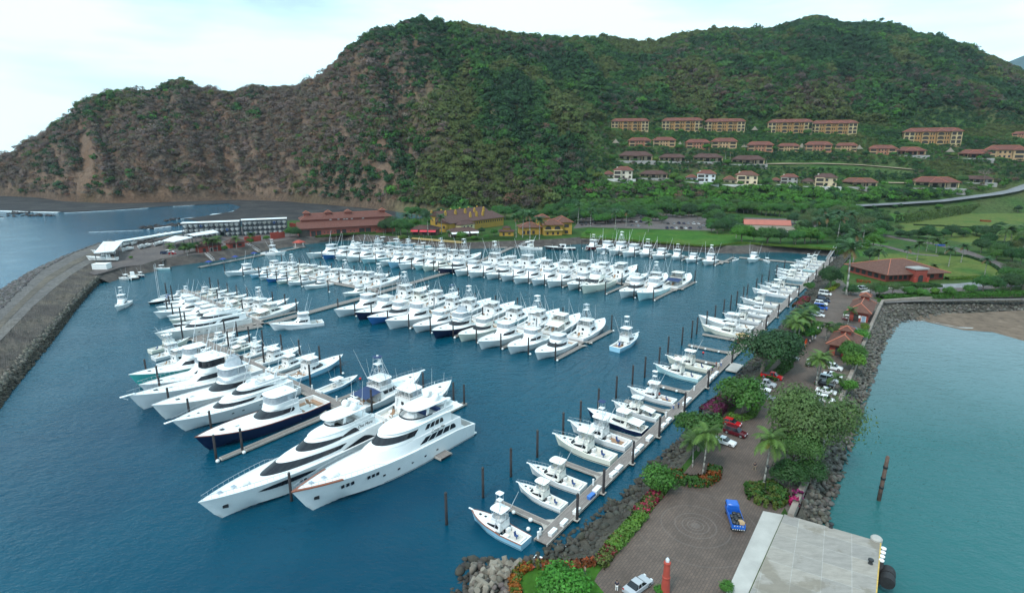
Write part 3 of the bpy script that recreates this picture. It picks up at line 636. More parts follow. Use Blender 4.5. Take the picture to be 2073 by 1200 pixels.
def tree_template(seed, h, r, crown_h, k, leaf, cl, name='tree', flat=.8, trunk=.22, limbs=5, blobs=9):
    g = random.Random(seed); root = empty(name, (0, 0, 0)); b = MB(); zc = h - crown_h * .5
    top = Vector((g.uniform(-.3, .3), g.uniform(-.3, .3), h - crown_h * .75)); b.tube((0, 0, -.3), top * .5, trunk * 1.2, trunk, 8); b.tube(top * .5, top, trunk, trunk * .75, 8)
    for i in range(limbs):
        a = 6.283 * i / limbs + g.uniform(-.4, .4); q = Vector((math.cos(a) * r * .6, math.sin(a) * r * .6, zc + crown_h * g.uniform(-.05, .25)))
        m_ = top.lerp(q, .5) + Vector((0, 0, -.2)); b.tube(top, m_, trunk * .6, trunk * .4, 6); b.tube(m_, q, trunk * .4, trunk * .12, 5)
        for _ in range(2):
            b.tube(m_, m_ + Vector((g.uniform(-1, 1) * r * .4, g.uniform(-1, 1) * r * .4, crown_h * .35)), trunk * .28, trunk * .08, 4)
    b.build('trunk', M['stem'], root)
    global nrg
    keep = nrg; nrg = np.random.default_rng(seed)
    nb = 4; Cn = [(0, 0, zc)]; Rd = [(r * .98, r * .98, crown_h * .56)]
    for i in range(nb):
        a = nrg.uniform(0, 6.28); Cn.append((math.cos(a) * r * .42, math.sin(a) * r * .42, zc + crown_h * nrg.uniform(-.12, .14))); Rd.append((r * .62, r * .62, crown_h * .40))
    Cn, Rd = np.array(Cn), np.array(Rd); Cl = np.array([cl] * len(Cn)) * nrg.uniform(.85, 1.2, (len(Cn), 1))
    V, T, c_, q_ = leafmass(Cn, Rd, Cl, k // len(Cn), leaf, flat, blobs, .22); nrg = keep
    soup('crown', V, T, M['leaf'], c_, root, nrm=q_); return root
def palm_template(seed, h, nf, fl, droop, cl, shaft=True, name='palm_tree', rt=.2):
    g = random.Random(seed); root = empty(name); b = MB(); lean = Vector((g.uniform(-.04, .04), g.uniform(-.04, .04), 1)); pts = [Vector((lean.x * z + .02 * z * math.sin(z * .3), lean.y * z, z)) for z in np.linspace(-.3, h, 7)]
    for i, (p, q) in enumerate(zip(pts[:-1], pts[1:])): b.tube(p, q, rt * (1.25 - .09 * i), rt * (1.25 - .09 * (i + 1)), 8)
    b.build('trunk', M['palmtrunk'], root, True); top = pts[-1]
    if shaft: MB().tube(top, top + Vector((0, 0, h * .10)), rt * .75, rt * .45, 8).build('crownshaft', M['shaft'], root, True); top = top + Vector((0, 0, h * .09))
    V, T, Cc = [], [], []
    for i in range(nf):
        a = 6.283 * i / nf * 2.4 + g.uniform(-.2, .2); el = g.uniform(-.25, 1.25); d = Vector((math.cos(a), math.sin(a), 0)); side = Vector((-d.y, d.x, 0)); p = top.copy(); L = fl * g.uniform(.85, 1.1); seg = 9; cb = Vector(cl) * g.uniform(.65, 1.35)
        if el < -.1 and g.random() < .5: cb = Vector((.16, .11, .05))
        for k in range(seg):
            e = el - droop * (k / seg) ** 1.3 * 2.0; st = (d * math.cos(e) + Vector((0, 0, math.sin(e)))) * (L / seg); q = p + st
            wd = L * .25 * math.sin(math.pi * min(1, (k + 1.2) / (seg + .8))) + .05; up = side.cross(st).normalized()
            for s_ in (-1, 1):
                for j in range(2):
                    m0 = p.lerp(q, j / 2); m1 = p.lerp(q, j / 2 + .56); tip = m0 + side * (s_ * wd) + st.normalized() * wd * .45 - Vector((0, 0, wd * .38)) + up * 0
                    o = len(V); V += [m0, m1, tip]; T.append((o, o + 1, o + 2)); f = g.uniform(.8, 1.2); Cc += [cb * f] * 3
            p = q
    soup('crown', np.array([tuple(v) for v in V]), np.array(T), M['leaf'], np.array([tuple(c) for c in Cc]), root, nrm=np.tile((0, 0, .3), (len(V), 1))); return root
def hedge(name, pts, wd, ht, cl, label, cat='hedge', z=GZ, leaf=.16, dens=60, cl2=None, closed=False, group=None):
    "a clipped or loose hedge along a line of ground points"
    P = resample(list(pts) + ([pts[0]] if closed else []), max(4, int(sum((Vector(a) - Vector(b_)).length for a, b_ in zip(pts[:-1], pts[1:])) / .6)))
    d = np.gradient(P[:, :2], axis=0); d /= np.linalg.norm(d, axis=1, keepdims=True) + 1e-9; nn = np.stack([-d[:, 1], d[:, 0]], 1)
    L = np.linalg.norm(np.diff(P[:, :2], axis=0), axis=1).sum(); n = int(L * (wd + 2 * ht) * dens / (leaf / .16) ** 2); n = min(n, 22000)
    i = nrg.integers(0, len(P), n); u = nrg.uniform(-1, 1, n); f = nrg.random(n); edge = nrg.random(n) < (2 * ht) / (2 * ht + wd)
    wv = wd * .5 * (1 + .28 * (fbm(i / 3., np.zeros(n), 5, 2) - .5) * 2); hv = ht * (1 + .3 * (fbm(i / 2.2, np.ones(n), 8, 2) - .5) * 2)
    off = np.where(edge, np.sign(u) * wv, u * wv); zz = np.where(edge, f * hv, hv * (1 - .18 * u * u))
    p = np.stack([P[i, 0] + nn[i, 0] * off + nrg.normal(size=n) * .12, P[i, 1] + nn[i, 1] * off + nrg.normal(size=n) * .12, P[i, 2] + zz + nrg.normal(size=n) * .06], 1)
    nr = np.stack([np.where(edge, np.sign(u) * nn[i, 0], 0), np.where(edge, np.sign(u) * nn[i, 1], 0), np.where(edge, .3, 1)], 1) + nrg.normal(size=(n, 3)) * .5; nr /= np.linalg.norm(nr, axis=1, keepdims=True)
    t = np.cross(nr, nrg.normal(size=(n, 3))); t /= np.linalg.norm(t, axis=1, keepdims=True) + 1e-9; uu = np.cross(nr, t); s = (leaf * 1.5 * nrg.uniform(.6, 1.4, n))[:, None]
    V = np.stack([p + t * s, p - t * s * .5 + uu * s * .8, p - t * s * .5 - uu * s * .8], 1).reshape(-1, 3)
    c_ = pbase(cl, n, .3)
    if cl2 is not None:
        m = (fbm(p[:, 0] / .9, p[:, 1] / .9, 13, 2) + nrg.normal(size=n) * .1) > .56; c_[m] = pbase(cl2, int(m.sum()), .3)
    o = soup(name, V, np.arange(len(V)).reshape(-1, 3), M['leaf'], np.repeat(c_, 3, 0), nrm=np.repeat(nr, 3, 0)); tag(o, label, cat, group); return o
# ============================================================ BOATS (x forward from the transom, z up from the waterline)
def sm(a, b, x):
    t = min(1, max(0, (x - a) / (b - a))); return t * t * (3 - 2 * t)
class Hull:
    def __init__(s, L, B, zs, zb, step=.28, tuck=.86):
        s.L, s.B, s.zs, s.zb, s.step, s.tuck = L, B, zs, zb, step, tuck
    def sheer(s, u): return s.zs * (1 + .22 * sm(s.step - .05, s.step + .08, u)) + (s.zb - s.zs * 1.22) * max(0, (u - s.step)) ** 1.7 / (1 - s.step) ** 1.7
    def hb(s, u): return s.B / 2 * (s.tuck + (1 - s.tuck) * min(1, u / .4)) * (1 if u < .42 else max(0, 1 - ((u - .42) / .58) ** 2.5))
    def hc(s, u): return s.B / 2 * .90 * (s.tuck + (1 - s.tuck) * min(1, u / .4)) * (1 if u < .3 else max(0, 1 - ((u - .3) / .68) ** 1.9))
    def zc(s, u): return -.08 + s.zb * .30 * max(0, u - .5) ** 1.6 * 3.0
    def us(s): return [0, .07, .14, .21, .25, .30, .36, .44, .52, .6, .68, .75, .81, .86, .9, .935, .965, .985, 1.0]
def build_hull(h, root, teakrail=None, sole=True, cock=.27, solez=None, deckmat='deck', bottom=True):
    rows = []
    for u in h.us():
        zs, zc = h.sheer(u), h.zc(u); hb, hc = h.hb(u), h.hc(u); k = max(0, u - .55) / .45
        xs, xc, xk = u * h.L, u * h.L * (1 - .055 * k), u * h.L * (1 - .10 * k)
        zm = zc + (zs - zc) * .5; hm = hc + (hb - hc) * (.42 if u > .45 else .6); xm = (xs + xc) / 2
        rows.append([(xk, 0, -.7), (xc, hc, zc), (xm, hm, zm), (xs, hb, zs)])
    b = MB()
    for sg in (1, -1):
        rr = [[(x, y * sg, z) for x, y, z in r] for r in rows]; rr = rr if sg > 0 else [r[::-1] for r in rr]; b.loft(rr, False)
    r = rows[0]; b.add([(x, y, z) for x, y, z in r] + [(x, -y, z) for x, y, z in r], [(0, 4, 5, 1), (1, 5, 6, 2), (2, 6, 7, 3)])
    hull = b.build('hull', M['gelcoat'], root, 40)
    # boot stripe just above the water
    b = MB()
    for sg in (1, -1):
        A_r, B_r = [], []
        for q in rows[:-3]:
            p0, p1 = Vector(q[1]), Vector(q[2]); zc = p0.z
            t0, t1 = ((.12 - zc) / (p1.z - zc), (.24 - zc) / (p1.z - zc))
            if zc > .1: break
            a_, c_ = p0.lerp(p1, max(t0, 0)), p0.lerp(p1, max(t1, 0)); A_r.append((a_.x, (a_.y + .012) * sg, a_.z)); B_r.append((c_.x, (c_.y + .012) * sg, c_.z))
        if len(A_r) > 2: b.loft([A_r, B_r] if sg < 0 else [B_r, A_r], False)
    b.build('boot_stripe', M['blackp'], root)
    # gunwale cap
    b = MB()
    for sg in (1, -1):
        o_, i_ = [], []
        for u in h.us():
            zs, hb = h.sheer(u), h.hb(u); o_.append((u * h.L + (.05 if u == 1 else 0), (hb + .035) * sg, zs + .03)); i_.append((u * h.L - (.12 if u > .9 else 0), max(hb - .16, 0) * sg, zs + .05))
        lo = [(x, y, z - .09) for x, y, z in o_]
        for a_, c_ in ((lo, o_), (o_, i_)): b.loft([a_, c_] if sg < 0 else [c_, a_], False)
    b.build('toe_rail', M[teakrail or 'gelcoat'], root)
    # foredeck
    b = MB(); n = 5; R_ = []
    for u in [q for q in h.us() if q >= cock - .03]:
        hb = max(h.hb(u) - .05, 0); z = h.sheer(u) - .01
        R_.append([(u * h.L, hb * t, z + .10 * (1 - t * t) * min(1, hb)) for t in np.linspace(-1, 1, 2 * n - 1)])
    b.loft([r[::-1] for r in R_], False); b.build('deck', M[deckmat], root, True)
    if sole:
        sz = solez if solez is not None else h.zs * .45; b = MB(); uu = [q for q in h.us() if q <= cock + .02]; xs = [q * h.L for q in uu]
        side = lambda d: [max(h.hb(q) - d, .05) for q in uu]
        w0, w1 = side(.05), side(.42)
        b.loft([[(max(x, .25), y, sz) for x, y in zip(xs, w1)], [(max(x, .25), -y, sz) for x, y in zip(xs, w1)]], False)
        o = b.build('cockpit_sole', M['teak'] if sole == 'teak' else M['sole'], root)
        b = MB()
        for sg in (1, -1):
            top = [(x, y * sg, h.sheer(q) + .02) for x, y, q in zip(xs, w0, uu)]; tin = [(max(x, .25), y * sg, h.sheer(q) + .02) for x, y, q in zip(xs, w1, uu)]; bot = [(max(x, .25), y * sg, sz) for x, y in zip(xs, w1)]
            for a_, c_ in ((top, tin), (tin, bot)): b.loft([a_, c_] if sg > 0 else [c_, a_], False)
        w = w0[0]; zt = h.sheer(0) + .02
        b.add([(0, -w, zt), (0, w, zt), (.25, w1[0], zt), (.25, -w1[0], zt), (.25, w1[0], sz), (.25, -w1[0], sz)], [(0, 1, 2, 3)[::-1], (3, 2, 4, 5)[::-1]])
        xb = cock * h.L + .3; yb = h.hb(cock) - .1; zb = h.sheer(cock + .03); b.add([(xb, -yb, sz), (xb, yb, sz), (xb, yb, zb), (xb, -yb, zb)], [(0, 1, 2, 3)[::-1]])
        b.build('covering_board', M['gelcoat'], root)
    return hull
class Tier:
    "a deckhouse level: plan outline rounded at the front, raked sides"
    def __init__(s, x0, x1, w, z0, z1, lf, rf=0., ra=0., rs=0., p=2.0, wa=None):
        s.x0, s.x1, s.w, s.z0, s.z1, s.lf, s.rf, s.ra, s.rs, s.p = x0, x1, w, z0, z1, lf, rf, ra, rs, p; s.wa = wa or w
        s.t = np.r_[np.linspace(0, 1, 9)[:-1], 1 + np.linspace(0, 1, 17), 2 + np.linspace(0, 1, 9)[1:]]
    def pt(s, t, f, off=0.):
        x0 = s.x0 + s.ra * f; x1 = s.x1 - s.rf * f + off; w = s.w - s.rs * f + off; wa = s.wa - s.rs * f + off; z = s.z0 + (s.z1 - s.z0) * f; xa = x1 - s.lf
        if t <= 1: return (x0 + (xa - x0) * t, wa + (w - wa) * t, z)
        if t >= 2: return (xa + (x0 - xa) * (t - 2), -(w + (wa - w) * (t - 2)), z)
        a = (t - 1) * math.pi; c, q = math.sin(a), math.cos(a); e = 2 / s.p
        return (xa + s.lf * abs(c) ** e, w * math.copysign(abs(q) ** e, q), z)
    def ring(s, f, off=0.): return [s.pt(t, f, off) for t in s.t]
    def solid(s, name, mat, root, top=True, crown=.0, eave=0.0):
        b = MB(); r0, r1 = s.ring(0), s.ring(1); b.loft([r0, r1], False); b.add([r0[0], r0[-1], r1[-1], r1[0]], [(0, 1, 2, 3)])
        if top:
            z = s.z1; e = eave; rr = [s.ring(1, e)]
            if e: b.loft([[(x, y, z) for x, y, _ in s.ring(1)], [(x, y, z + .02) for x, y, _ in rr[0]], [(x, y, z + .13) for x, y, _ in rr[0]]], True); z += .13
            k = .86; cx = (s.x0 + s.x1) / 2
            b.loft([[(x, y, z) for x, y, _ in rr[0]], [(cx + (x - cx) * k, y * k, z + crown) for x, y, _ in rr[0]], [(cx + (x - cx) * .3, y * .3, z + crown * 1.5) for x, y, _ in rr[0]]], True, False, True)
        return b.build(name, M[mat] if isinstance(mat, str) else mat, root, 35)
    def band(s, name, ta, tb, fa, fb, mat, root, off=.025, n=14, taper0=0., taper1=0., sides=None):
        "a strip of glass along the outline between two parameters; tapers pinch its ends"
        b = MB(); A0, A1 = [], []
        for k in range(n + 1):
            q = k / n; t = ta + (tb - ta) * q; lo, hi = fa, fb
            if taper0 and q < .5: hi = fa + (fb - fa) * (1 - taper0 * (1 - q / .5) ** 1.6)
            if taper1 and q > .5: hi = fa + (fb - fa) * (1 - taper1 * ((q - .5) / .5) ** 1.6)
            A0.append(s.pt(t, lo, off)); A1.append(s.pt(t, hi, off))
        b.loft([A0, A1], False); return b.build(name, M[mat], root, 40)
def slab_plan(x0, x1, w, lf, p=2.6, n=13, aft=.25):
    pts = []
    for k in range(n):
        a = k / (n - 1) * math.pi; c, q = math.sin(a), math.cos(a); pts.append((x1 - lf + lf * abs(c) ** (2 / p), w * math.copysign(abs(q) ** (2 / p), q)))
    for k in range(7):
        a = math.pi + k / 6 * math.pi; c, q = math.sin(a), math.cos(a); pts.append((x0 + aft - aft * abs(c) ** (2 / p), w * math.copysign(abs(q) ** (2 / p), q)))
    return pts
def roof_slab(name, x0, x1, w, lf, z, th, mat, root, crown=.06):
    b = MB(); p = slab_plan(x0, x1, w, lf); cx = (x0 + x1) / 2; sc = lambda k, zz: [(cx + (x - cx) * k, y * k, zz) for x, y in p]
    b.loft([sc(.97, z), sc(1, z + th * .4), sc(1, z + th), sc(.9, z + th + crown * .7), sc(.4, z + th + crown)], True, True, True); return b.build(name, M[mat], root, 35)
def rail(h, root, u0, u1, ht, name='bow_rail', n=10, inset=.1):
    b = MB()
    for sg in (1, -1):
        P = [Vector((u * h.L + (.15 if k == n else 0), max(h.hb(u) - inset, .03) * sg, h.sheer(u) + .04)) for k, u in enumerate(np.linspace(u0, u1, n + 1))]
        T_ = [p + Vector((.05, 0, ht * min(1, (k + .3) / 2))) for k, p in enumerate(P)]; b.path(T_, .028, 4)
        for p, q in zip(P, T_): b.tube(p, q, .02, .02, 4)
    b.build(name, M['chrome'], root)
def outrigger(root, base, tip, sp=True):
    b = MB(); base, tip = Vector(base), Vector(tip); b.tube(base, tip, .075, .03, 5)
    m_ = base.lerp(tip, .35); o = Vector((0, .35 if tip.y > 0 else -.35, .25))
    b.path([base.lerp(tip, .05), m_ + o, base.lerp(tip, .75)], .012, 3); b.tube(m_, m_ + o, .02, .02, 3); b.build('outrigger', M['metal'], root)
def rods(root, pts, ln, k):
    b = MB(); p = [Vector(q) for q in pts]; b.path([p[0], p[-1]], .03, 4)
    for i, q in enumerate(p): b.tube(q - Vector((0, 0, .2)), q + Vector((-.35 * k - .05 * (i % 3), .05 * (i % 2), ln * (.85 + .1 * (i % 3)))), .028, .012, 4)
    b.build('rod_rack', M['rodmat'], root)
M['rodmat'] = plain('fishing rod', (.10, .10, .11), .4, .2, 4)
def sportfisher(L=20., B=6., front='white', tower=False, encl=False, canopy=False, bowrail=False, pulpit=False, sole=True, label='', rig=True, teakrail=None, hardtop=True, skirt=False, name='sport_fishing_boat', chair=True, fold=False):
    k = L / 20.; root = empty(name); h = Hull(L, B, 1.45 * k, 3.15 * k, .27); build_hull(h, root, teakrail, sole, .27)
    zd = h.sheer(.32); zr = zd + 1.75 * k
    tr = Tier(.26 * L, .80 * L, .27 * B, zd - .1, h.sheer(.6) + .16 * k, .26 * L, .8 * k, 0, .12, 1.8); tr.solid('trunk_cabin', 'gelcoat', root, True, .08)
    c = Tier(.265 * L, .62 * L, .385 * B, zd - .05, zr, .20 * L, 2.7 * k, -.1, .27 * k, 2.5, .37 * B); c.solid('cabin', 'gelcoat', root, True, .04, .12 * k)
    if front == 'dark': c.band('windshield', .50, 2.50, .40, .90, 'glass', root, .04, 36, .6, .6)
    else:
        for a_, b_ in ((.50, 1.33), (1.67, 2.50)): c.band('side_window', a_, b_, .46, .93, 'glass', root, .04, 18, .95 if a_ < 1 else .30, .30 if a_ < 1 else .95)
    f = Tier(.262 * L, .485 * L, .33 * B, zr + .08, zr + .98 * k, .085 * L, .35 * k, 0, -.04, 2.6); z2 = zr + .98 * k
    b = MB(); r0, r1 = f.ring(0), f.ring(1); ri = [(x - .09 * (1 if x > f.x1 - 1 else 0), y * .93, z) for x, y, z in r1]; rb = [(x, y, zr + .16) for x, y, z in ri]
    b.loft([r0, r1, ri, rb], False); b.add(rb, [tuple(range(len(rb)))]); b.build('flybridge', M['gelcoat'], root, 35)
    b = MB(); b.bbox(.37 * L, .40 * L, -.9 * k, .9 * k, zr + .1, zr + 1.25 * k, .08); b.build('helm_console', M['gelcoat'], root)
    b = MB()
    for y in (-.55, .55): b.bbox(.325 * L, .325 * L + .55 * k, (y - .3) * k, (y + .3) * k, zr + .55 * k, zr + .75 * k, .06); b.bbox(.32 * L, .32 * L + .15 * k, (y - .3) * k, (y + .3) * k, zr + .7 * k, zr + 1.4 * k, .05); b.tube((.335 * L, y * k, zr + .1), (.335 * L, y * k, zr + .6 * k), .07)
    b.build('helm_seat', M['uphol'], root)
    zt = zr + 2.2 * k
    if hardtop:
        roof_slab('hardtop', .255 * L, .475 * L, .315 * B, .06 * L, zt, .11, 'gelcoat', root)
        b = MB()
        for x, y in ((.275, .27), (.275, -.27), (.36, .30), (.36, -.30), (.44, .25), (.44, -.25)): b.tube((x * L, y * B, z2 - .1), (x * L - .05, y * B, zt + .02), .045 * k, .045 * k, 5)
        P_ = [Vector((x * L - .05, y * B, zt - .02)) for x, y in ((.275, .27), (.36, .30), (.44, .25), (.44, -.25), (.36, -.30), (.275, -.27), (.275, .27))]; b.path(P_, .045 * k, 5); b.build('hardtop_support', M['metal'], root)
        e = Tier(.30 * L, .478 * L, .315 * B, z2, zt, .075 * L, .25 * k, 0, .02, 2.6)
        if encl: e.band('bridge_enclosure', 0, 3, .0, 1.0, 'glass' if encl == 'glass' else 'vinyl', root, .0, 40)
        else: e.band('bridge_enclosure', .75, 2.25, .0, .96, 'vinyl', root, .0, 30)
        MB().lathe([(.26 * k, 0), (.32 * k, .1 * k), (.30 * k, .28 * k), (.1 * k, .36 * k)], (.33 * L, .3, zt + .14), 12).build('radar_dome', M['gelcoat'], root, 40)
    if tower:
        zp = zt + 3.6 * k; b = MB(); px = .345 * L; foot = [(.27 * L, .42 * B, zd), (.27 * L, -.42 * B, zd), (.44 * L, .40 * B, zd + .2), (.44 * L, -.40 * B, zd + .2)]; head = [(px - .7 * k, .7 * k, zp), (px - .7 * k, -.7 * k, zp), (px + .6 * k, .65 * k, zp), (px + .6 * k, -.65 * k, zp)]
        for p, q in zip(foot, head): b.tube(p, q, .05, .04, 5)
        F, Hd = [Vector(p) for p in foot], [Vector(p) for p in head]
        for t in (.55, .78): 
            r = [p.lerp(q, t) for p, q in zip(F, Hd)]; b.path([r[0], r[1], r[3], r[2], r[0]], .03, 4)
        for i, j in ((0, 2), (1, 3), (0, 1), (2, 3)): b.tube(F[i].lerp(Hd[i], .3), Hd[j].lerp(F[j], .05), .025, .025, 4); b.tube(F[j].lerp(Hd[j], .3), Hd[i].lerp(F[i], .05), .025, .025, 4)
        for y in (.75, -.75): b.path([Vector((px - .8 * k, y * k, zp + .9 * k)), Vector((px + .75 * k, y * k, zp + .9 * k))], .03, 4)
        b.path([Vector((px + .75 * k, -.75 * k, zp + .9 * k)), Vector((px + .75 * k, .75 * k, zp + .9 * k))], .03, 4)
        for x in (-.75, .7):
            for y in (-.72, .72): b.tube((px + x * k, y * k, zp), (px + x * .9 * k, y * .9 * k, zp + 1.75 * k), .028, .028, 4)
        b.build('tower', M['metal'], root)
        b = MB(); b.bbox(px - .85 * k, px + .8 * k, -.8 * k, .8 * k, zp - .03, zp + .06, .03); b.bbox(px + .35 * k, px + .7 * k, -.4 * k, .4 * k, zp + .05, zp + 1.0 * k, .05); b.build('tower_platform', M['gelcoat'], root)
        roof_slab('tower_sunshade', px - 1.0 * k, px + .9 * k, .85 * k, .4 * k, zp + 1.75 * k, .07, 'canvas', root)
        MB().lathe([(.22 * k, 0), (.27 * k, .08), (.25 * k, .25 * k), (.06, .3 * k)], (px, 0, zp + 1.85 * k), 10).build('radar_dome', M['gelcoat'], root, 40)
    if skirt:
        e = Tier(.27 * L, .49 * L, .36 * B, zr + .1, zt + 1.7 * k, .1 * L, 2.2 * k, 1.0 * k, 1.25 * k, 2.4); e.solid('canvas_cover', 'vinyl', root, True, .03)
    if rig:
        s_ = -1 if fold else 1
        for sg in (1, -1): outrigger(root, (.36 * L, sg * .43 * B, zd + .6 * k), (.20 * L, sg * (.58 + .10 * random.Random(int(L * 7)).random()) * B, zd + 10.8 * k))
    b = MB(); b.tube((.30 * L, .28 * B, zt), (.27 * L, .29 * B, zt + 4.8 * k), .03, .012, 4); b.build('antenna', M['gelcoat'], root)
    b = MB(); b.tube((.30 * L, -.28 * B, zt), (.28 * L, -.30 * B, zt + 3.6 * k), .03, .012, 4); b.build('antenna', M['gelcoat'], root)
    for x in (.70, .80): b = MB(); b.bbox(x * L, x * L + .6 * k, -.3 * k, .3 * k, h.sheer(x) + .28 * k * (1.0 if x < .75 else .45), h.sheer(x) + .28 * k * (1.0 if x < .75 else .45) + .10, .05); b.build('hatch', M['glass'] if x > .75 else M['gelcoat'], root)
    sz = h.zs * .45
    if chair and sole:
        b = MB(); x = .11 * L; b.tube((x, 0, sz), (x, 0, sz + .8 * k), .1); b.bbox(x - .35 * k, x + .35 * k, -.4 * k, .4 * k, sz + .75 * k, sz + .95 * k, .06); b.obox((x + .4 * k, 0, sz + 1.3 * k), .14 * k, .75 * k, .8 * k, 0, .2); b.bbox(x - .8 * k, x - .5 * k, -.3 * k, .3 * k, sz + .4 * k, sz + .48 * k, .02); b.build('fighting_chair', M['teak'], root)
    if sole:
        b = MB(); b.bbox(.235 * L, .262 * L, -.30 * B, -.03 * B, sz, sz + 1.0 * k, .06); b.bbox(.235 * L, .262 * L, .06 * B, .30 * B, sz, sz + 1.0 * k, .06); b.box(.24 * L, .26 * L, -.05 * B, .08 * B, sz, sz + .3); b.build('tackle_cabinet', M['gelcoat'], root)
        b = MB(); b.obox((.262 * L, .02 * B, (sz + zr) / 2 + .2), .05, .8 * k, 1.7 * k); b.build('saloon_door', M['glass'], root)
        b = MB(); x = .255 * L
        for y in (.20, .235): b.tube((x - .5 * k, y * B, sz), (x + .1, y * B, zr + .1), .03, .03, 4)
        for q in np.linspace(.15, .95, 6): p0 = Vector((x - .5 * k, .2 * B, sz)).lerp(Vector((x + .1, .2 * B, zr + .1)), q); b.tube(p0, p0 + Vector((0, .035 * B, 0)), .022, .022, 4)
        b.build('ladder', M['chrome'], root)
    rods(root, [(.258 * L, y * B, zr + .9 * k) for y in (-.26, -.17, -.08, .08, .17, .26)], 2.3 * k, k)
    b = MB(); b.bbox(.06 * L, .10 * L, -.30 * B, -.16 * B, sz, sz + .5, .05); b.bbox(.16 * L, .20 * L, .22 * B, .34 * B, sz, sz + .45, .05); b.box(.07 * L, .18 * L, -.2 * B, .26 * B, sz - .02, sz + .03); b.build('cooler', M['deck'], root)
    if canopy:
        b = MB(); x0, x1 = .05 * L, .27 * L; P = [[(x, y * B, zr + .05 - (x1 - x) * .12 + .12 * (1 - (y / .37) ** 2)) for y in np.linspace(-.37, .37, 7)] for x in np.linspace(x0, x1, 5)]; b.loft([r[::-1] for r in P], False); b.loft([[(x, y, z - .05) for x, y, z in r] for r in P], False)
        b.build('cockpit_awning', M['canvas'], root, True); b = MB()
        for y in (-.35, .35): b.tube((x0 + .1, y * B, h.zs), (x0 + .1, y * B, zr - .5), .035, .035, 5)
        b.build('awning_pole', M['metal'], root)
    if bowrail: rail(h, root, .55, 1.0, .75 * k)
    if pulpit: b = MB(); b.bbox(.955 * L, L + 1.1 * k, -.28 * k, .28 * k, h.zb - .04, h.zb + .10, .05); b.tube((L + 1.0 * k, 0, h.zb), (L + .2, 0, h.zb - .7 * k), .06, .1); b.build('pulpit', M['gelcoat'], root)
    return root
def express(L=12., B=4.5, bimini='white', tower=False, rails=True, windows='dark', name='charter_fishing_boat', sole=True, awn=False, teakrail=None, screen=True):
    k = L / 12.; root = empty(name); h = Hull(L, B, 1.15 * k, 2.0 * k, .40); build_hull(h, root, teakrail, sole, .40, .5 * k)
    zd = h.sheer(.46); zr = zd + 1.25 * k
    Tier(.42 * L, .84 * L, .29 * B, zd - .1, h.sheer(.62) + .30 * k, .24 * L, .9 * k, 0, .1, 1.8).solid('trunk_cabin', 'gelcoat', root, True, .07)
    c = Tier(.375 * L, .735 * L, .40 * B, zd - .05, zr, .17 * L, 1.4 * k, 0, .20 * k, 2.5); c.solid('cabin', 'gelcoat', root, True, .03, .1 * k)
    for a_, b_ in ((.22, 1.16), (1.84, 2.78)): c.band('side_window', a_, b_, .36, .86, 'glass', root, .025, 10, .35 if a_ < 1 else .6, .6 if a_ < 1 else .35)
    if windows == 'dark': c.band('windshield', 1.20, 1.80, .36, .86, 'glass', root, .025, 16)
    z2 = zr + .72 * k; f = Tier(.385 * L, .585 * L, .345 * B, zr + .05, z2, .07 * L, .25 * k, 0, -.03, 2.6)
    b = MB(); r0, r1 = f.ring(0), f.ring(1); ri = [(x - .07, y * .92, z) for x, y, z in r1]; rb = [(x, y, zr + .12) for x, y, z in ri]; b.loft([r0, r1, ri, rb], False); b.add(rb, [tuple(range(len(rb)))]); b.build('flybridge', M['gelcoat'], root, 35)
    b = MB(); b.bbox(.45 * L, .45 * L + .5 * k, -.4 * k, .4 * k, zr + .5 * k, zr + .68 * k, .05); b.bbox(.445 * L, .445 * L + .12 * k, -.4 * k, .4 * k, zr + .6 * k, zr + 1.2 * k, .04); b.bbox(.455 * L, .455 * L + .25, -.2, .2, zr + .1, zr + .55 * k, .03); b.build('helm_seat', M['uphol'], root)
    zt = z2 + 1.35 * k; roof_slab('hardtop', .345 * L, .585 * L, .35 * B, .06 * L, zt, .08, 'canvas', root)
    b = MB()
    for x in (.39, .535):
        for y in (-.28, .28): b.tube((x * L, y * B, z2 - .1), (x * L, y * B, zt + .02), .032, .032, 5)
    b.path([Vector((x * L, y * B, zt - .02)) for x, y in ((.39, .28), (.535, .28), (.535, -.28), (.39, -.28), (.39, .28))], .03, 5); b.build('hardtop_support', M['metal'], root)
    if screen: Tier(.42 * L, .56 * L, .30 * B, z2, z2 + .55 * k, .06 * L, .2, 0, .0, 2.6).band('wind_deflector', .8, 2.2, 0, 1, 'vinyl', root, 0, 20)
    if tower:
        zp = zt + 1.7 * k; b = MB(); px = .46 * L
        for y in (-1, 1):
            b.tube((.39 * L, y * .37 * B, zd), (px - .4 * k, y * .5 * k, zp), .04, .03, 5); b.tube((.55 * L, y * .34 * B, zd + .3), (px + .4 * k, y * .5 * k, zp), .04, .03, 5); b.tube((.39 * L, y * .37 * B, zd), (px + .4 * k, y * .5 * k, zp), .02, .02, 4)
            for x in (-.4, .4): b.tube((px + x * k, y * .5 * k, zp), (px + x * k, y * .5 * k, zp + 1.2 * k), .025, .025, 4)
        b.build('tower', M['metal'], root); b = MB(); b.bbox(px - .5 * k, px + .5 * k, -.55 * k, .55 * k, zp - .03, zp + .05, .02); b.build('tower_platform', M['gelcoat'], root)
        roof_slab('tower_sunshade', px - .65 * k, px + .65 * k, .7 * k, .3 * k, zp + 1.2 * k, .06, 'canvas', root)
    for sg in (1, -1): outrigger(root, (.47 * L, sg * .38 * B, zd + .3 * k), (.28 * L, sg * .66 * B, zd + 6.2 * k))
    b = MB(); b.tube((.40 * L, .25 * B, zt), (.38 * L, .27 * B, zt + 2.6 * k), .025, .012, 4); b.build('antenna', M['gelcoat'], root)
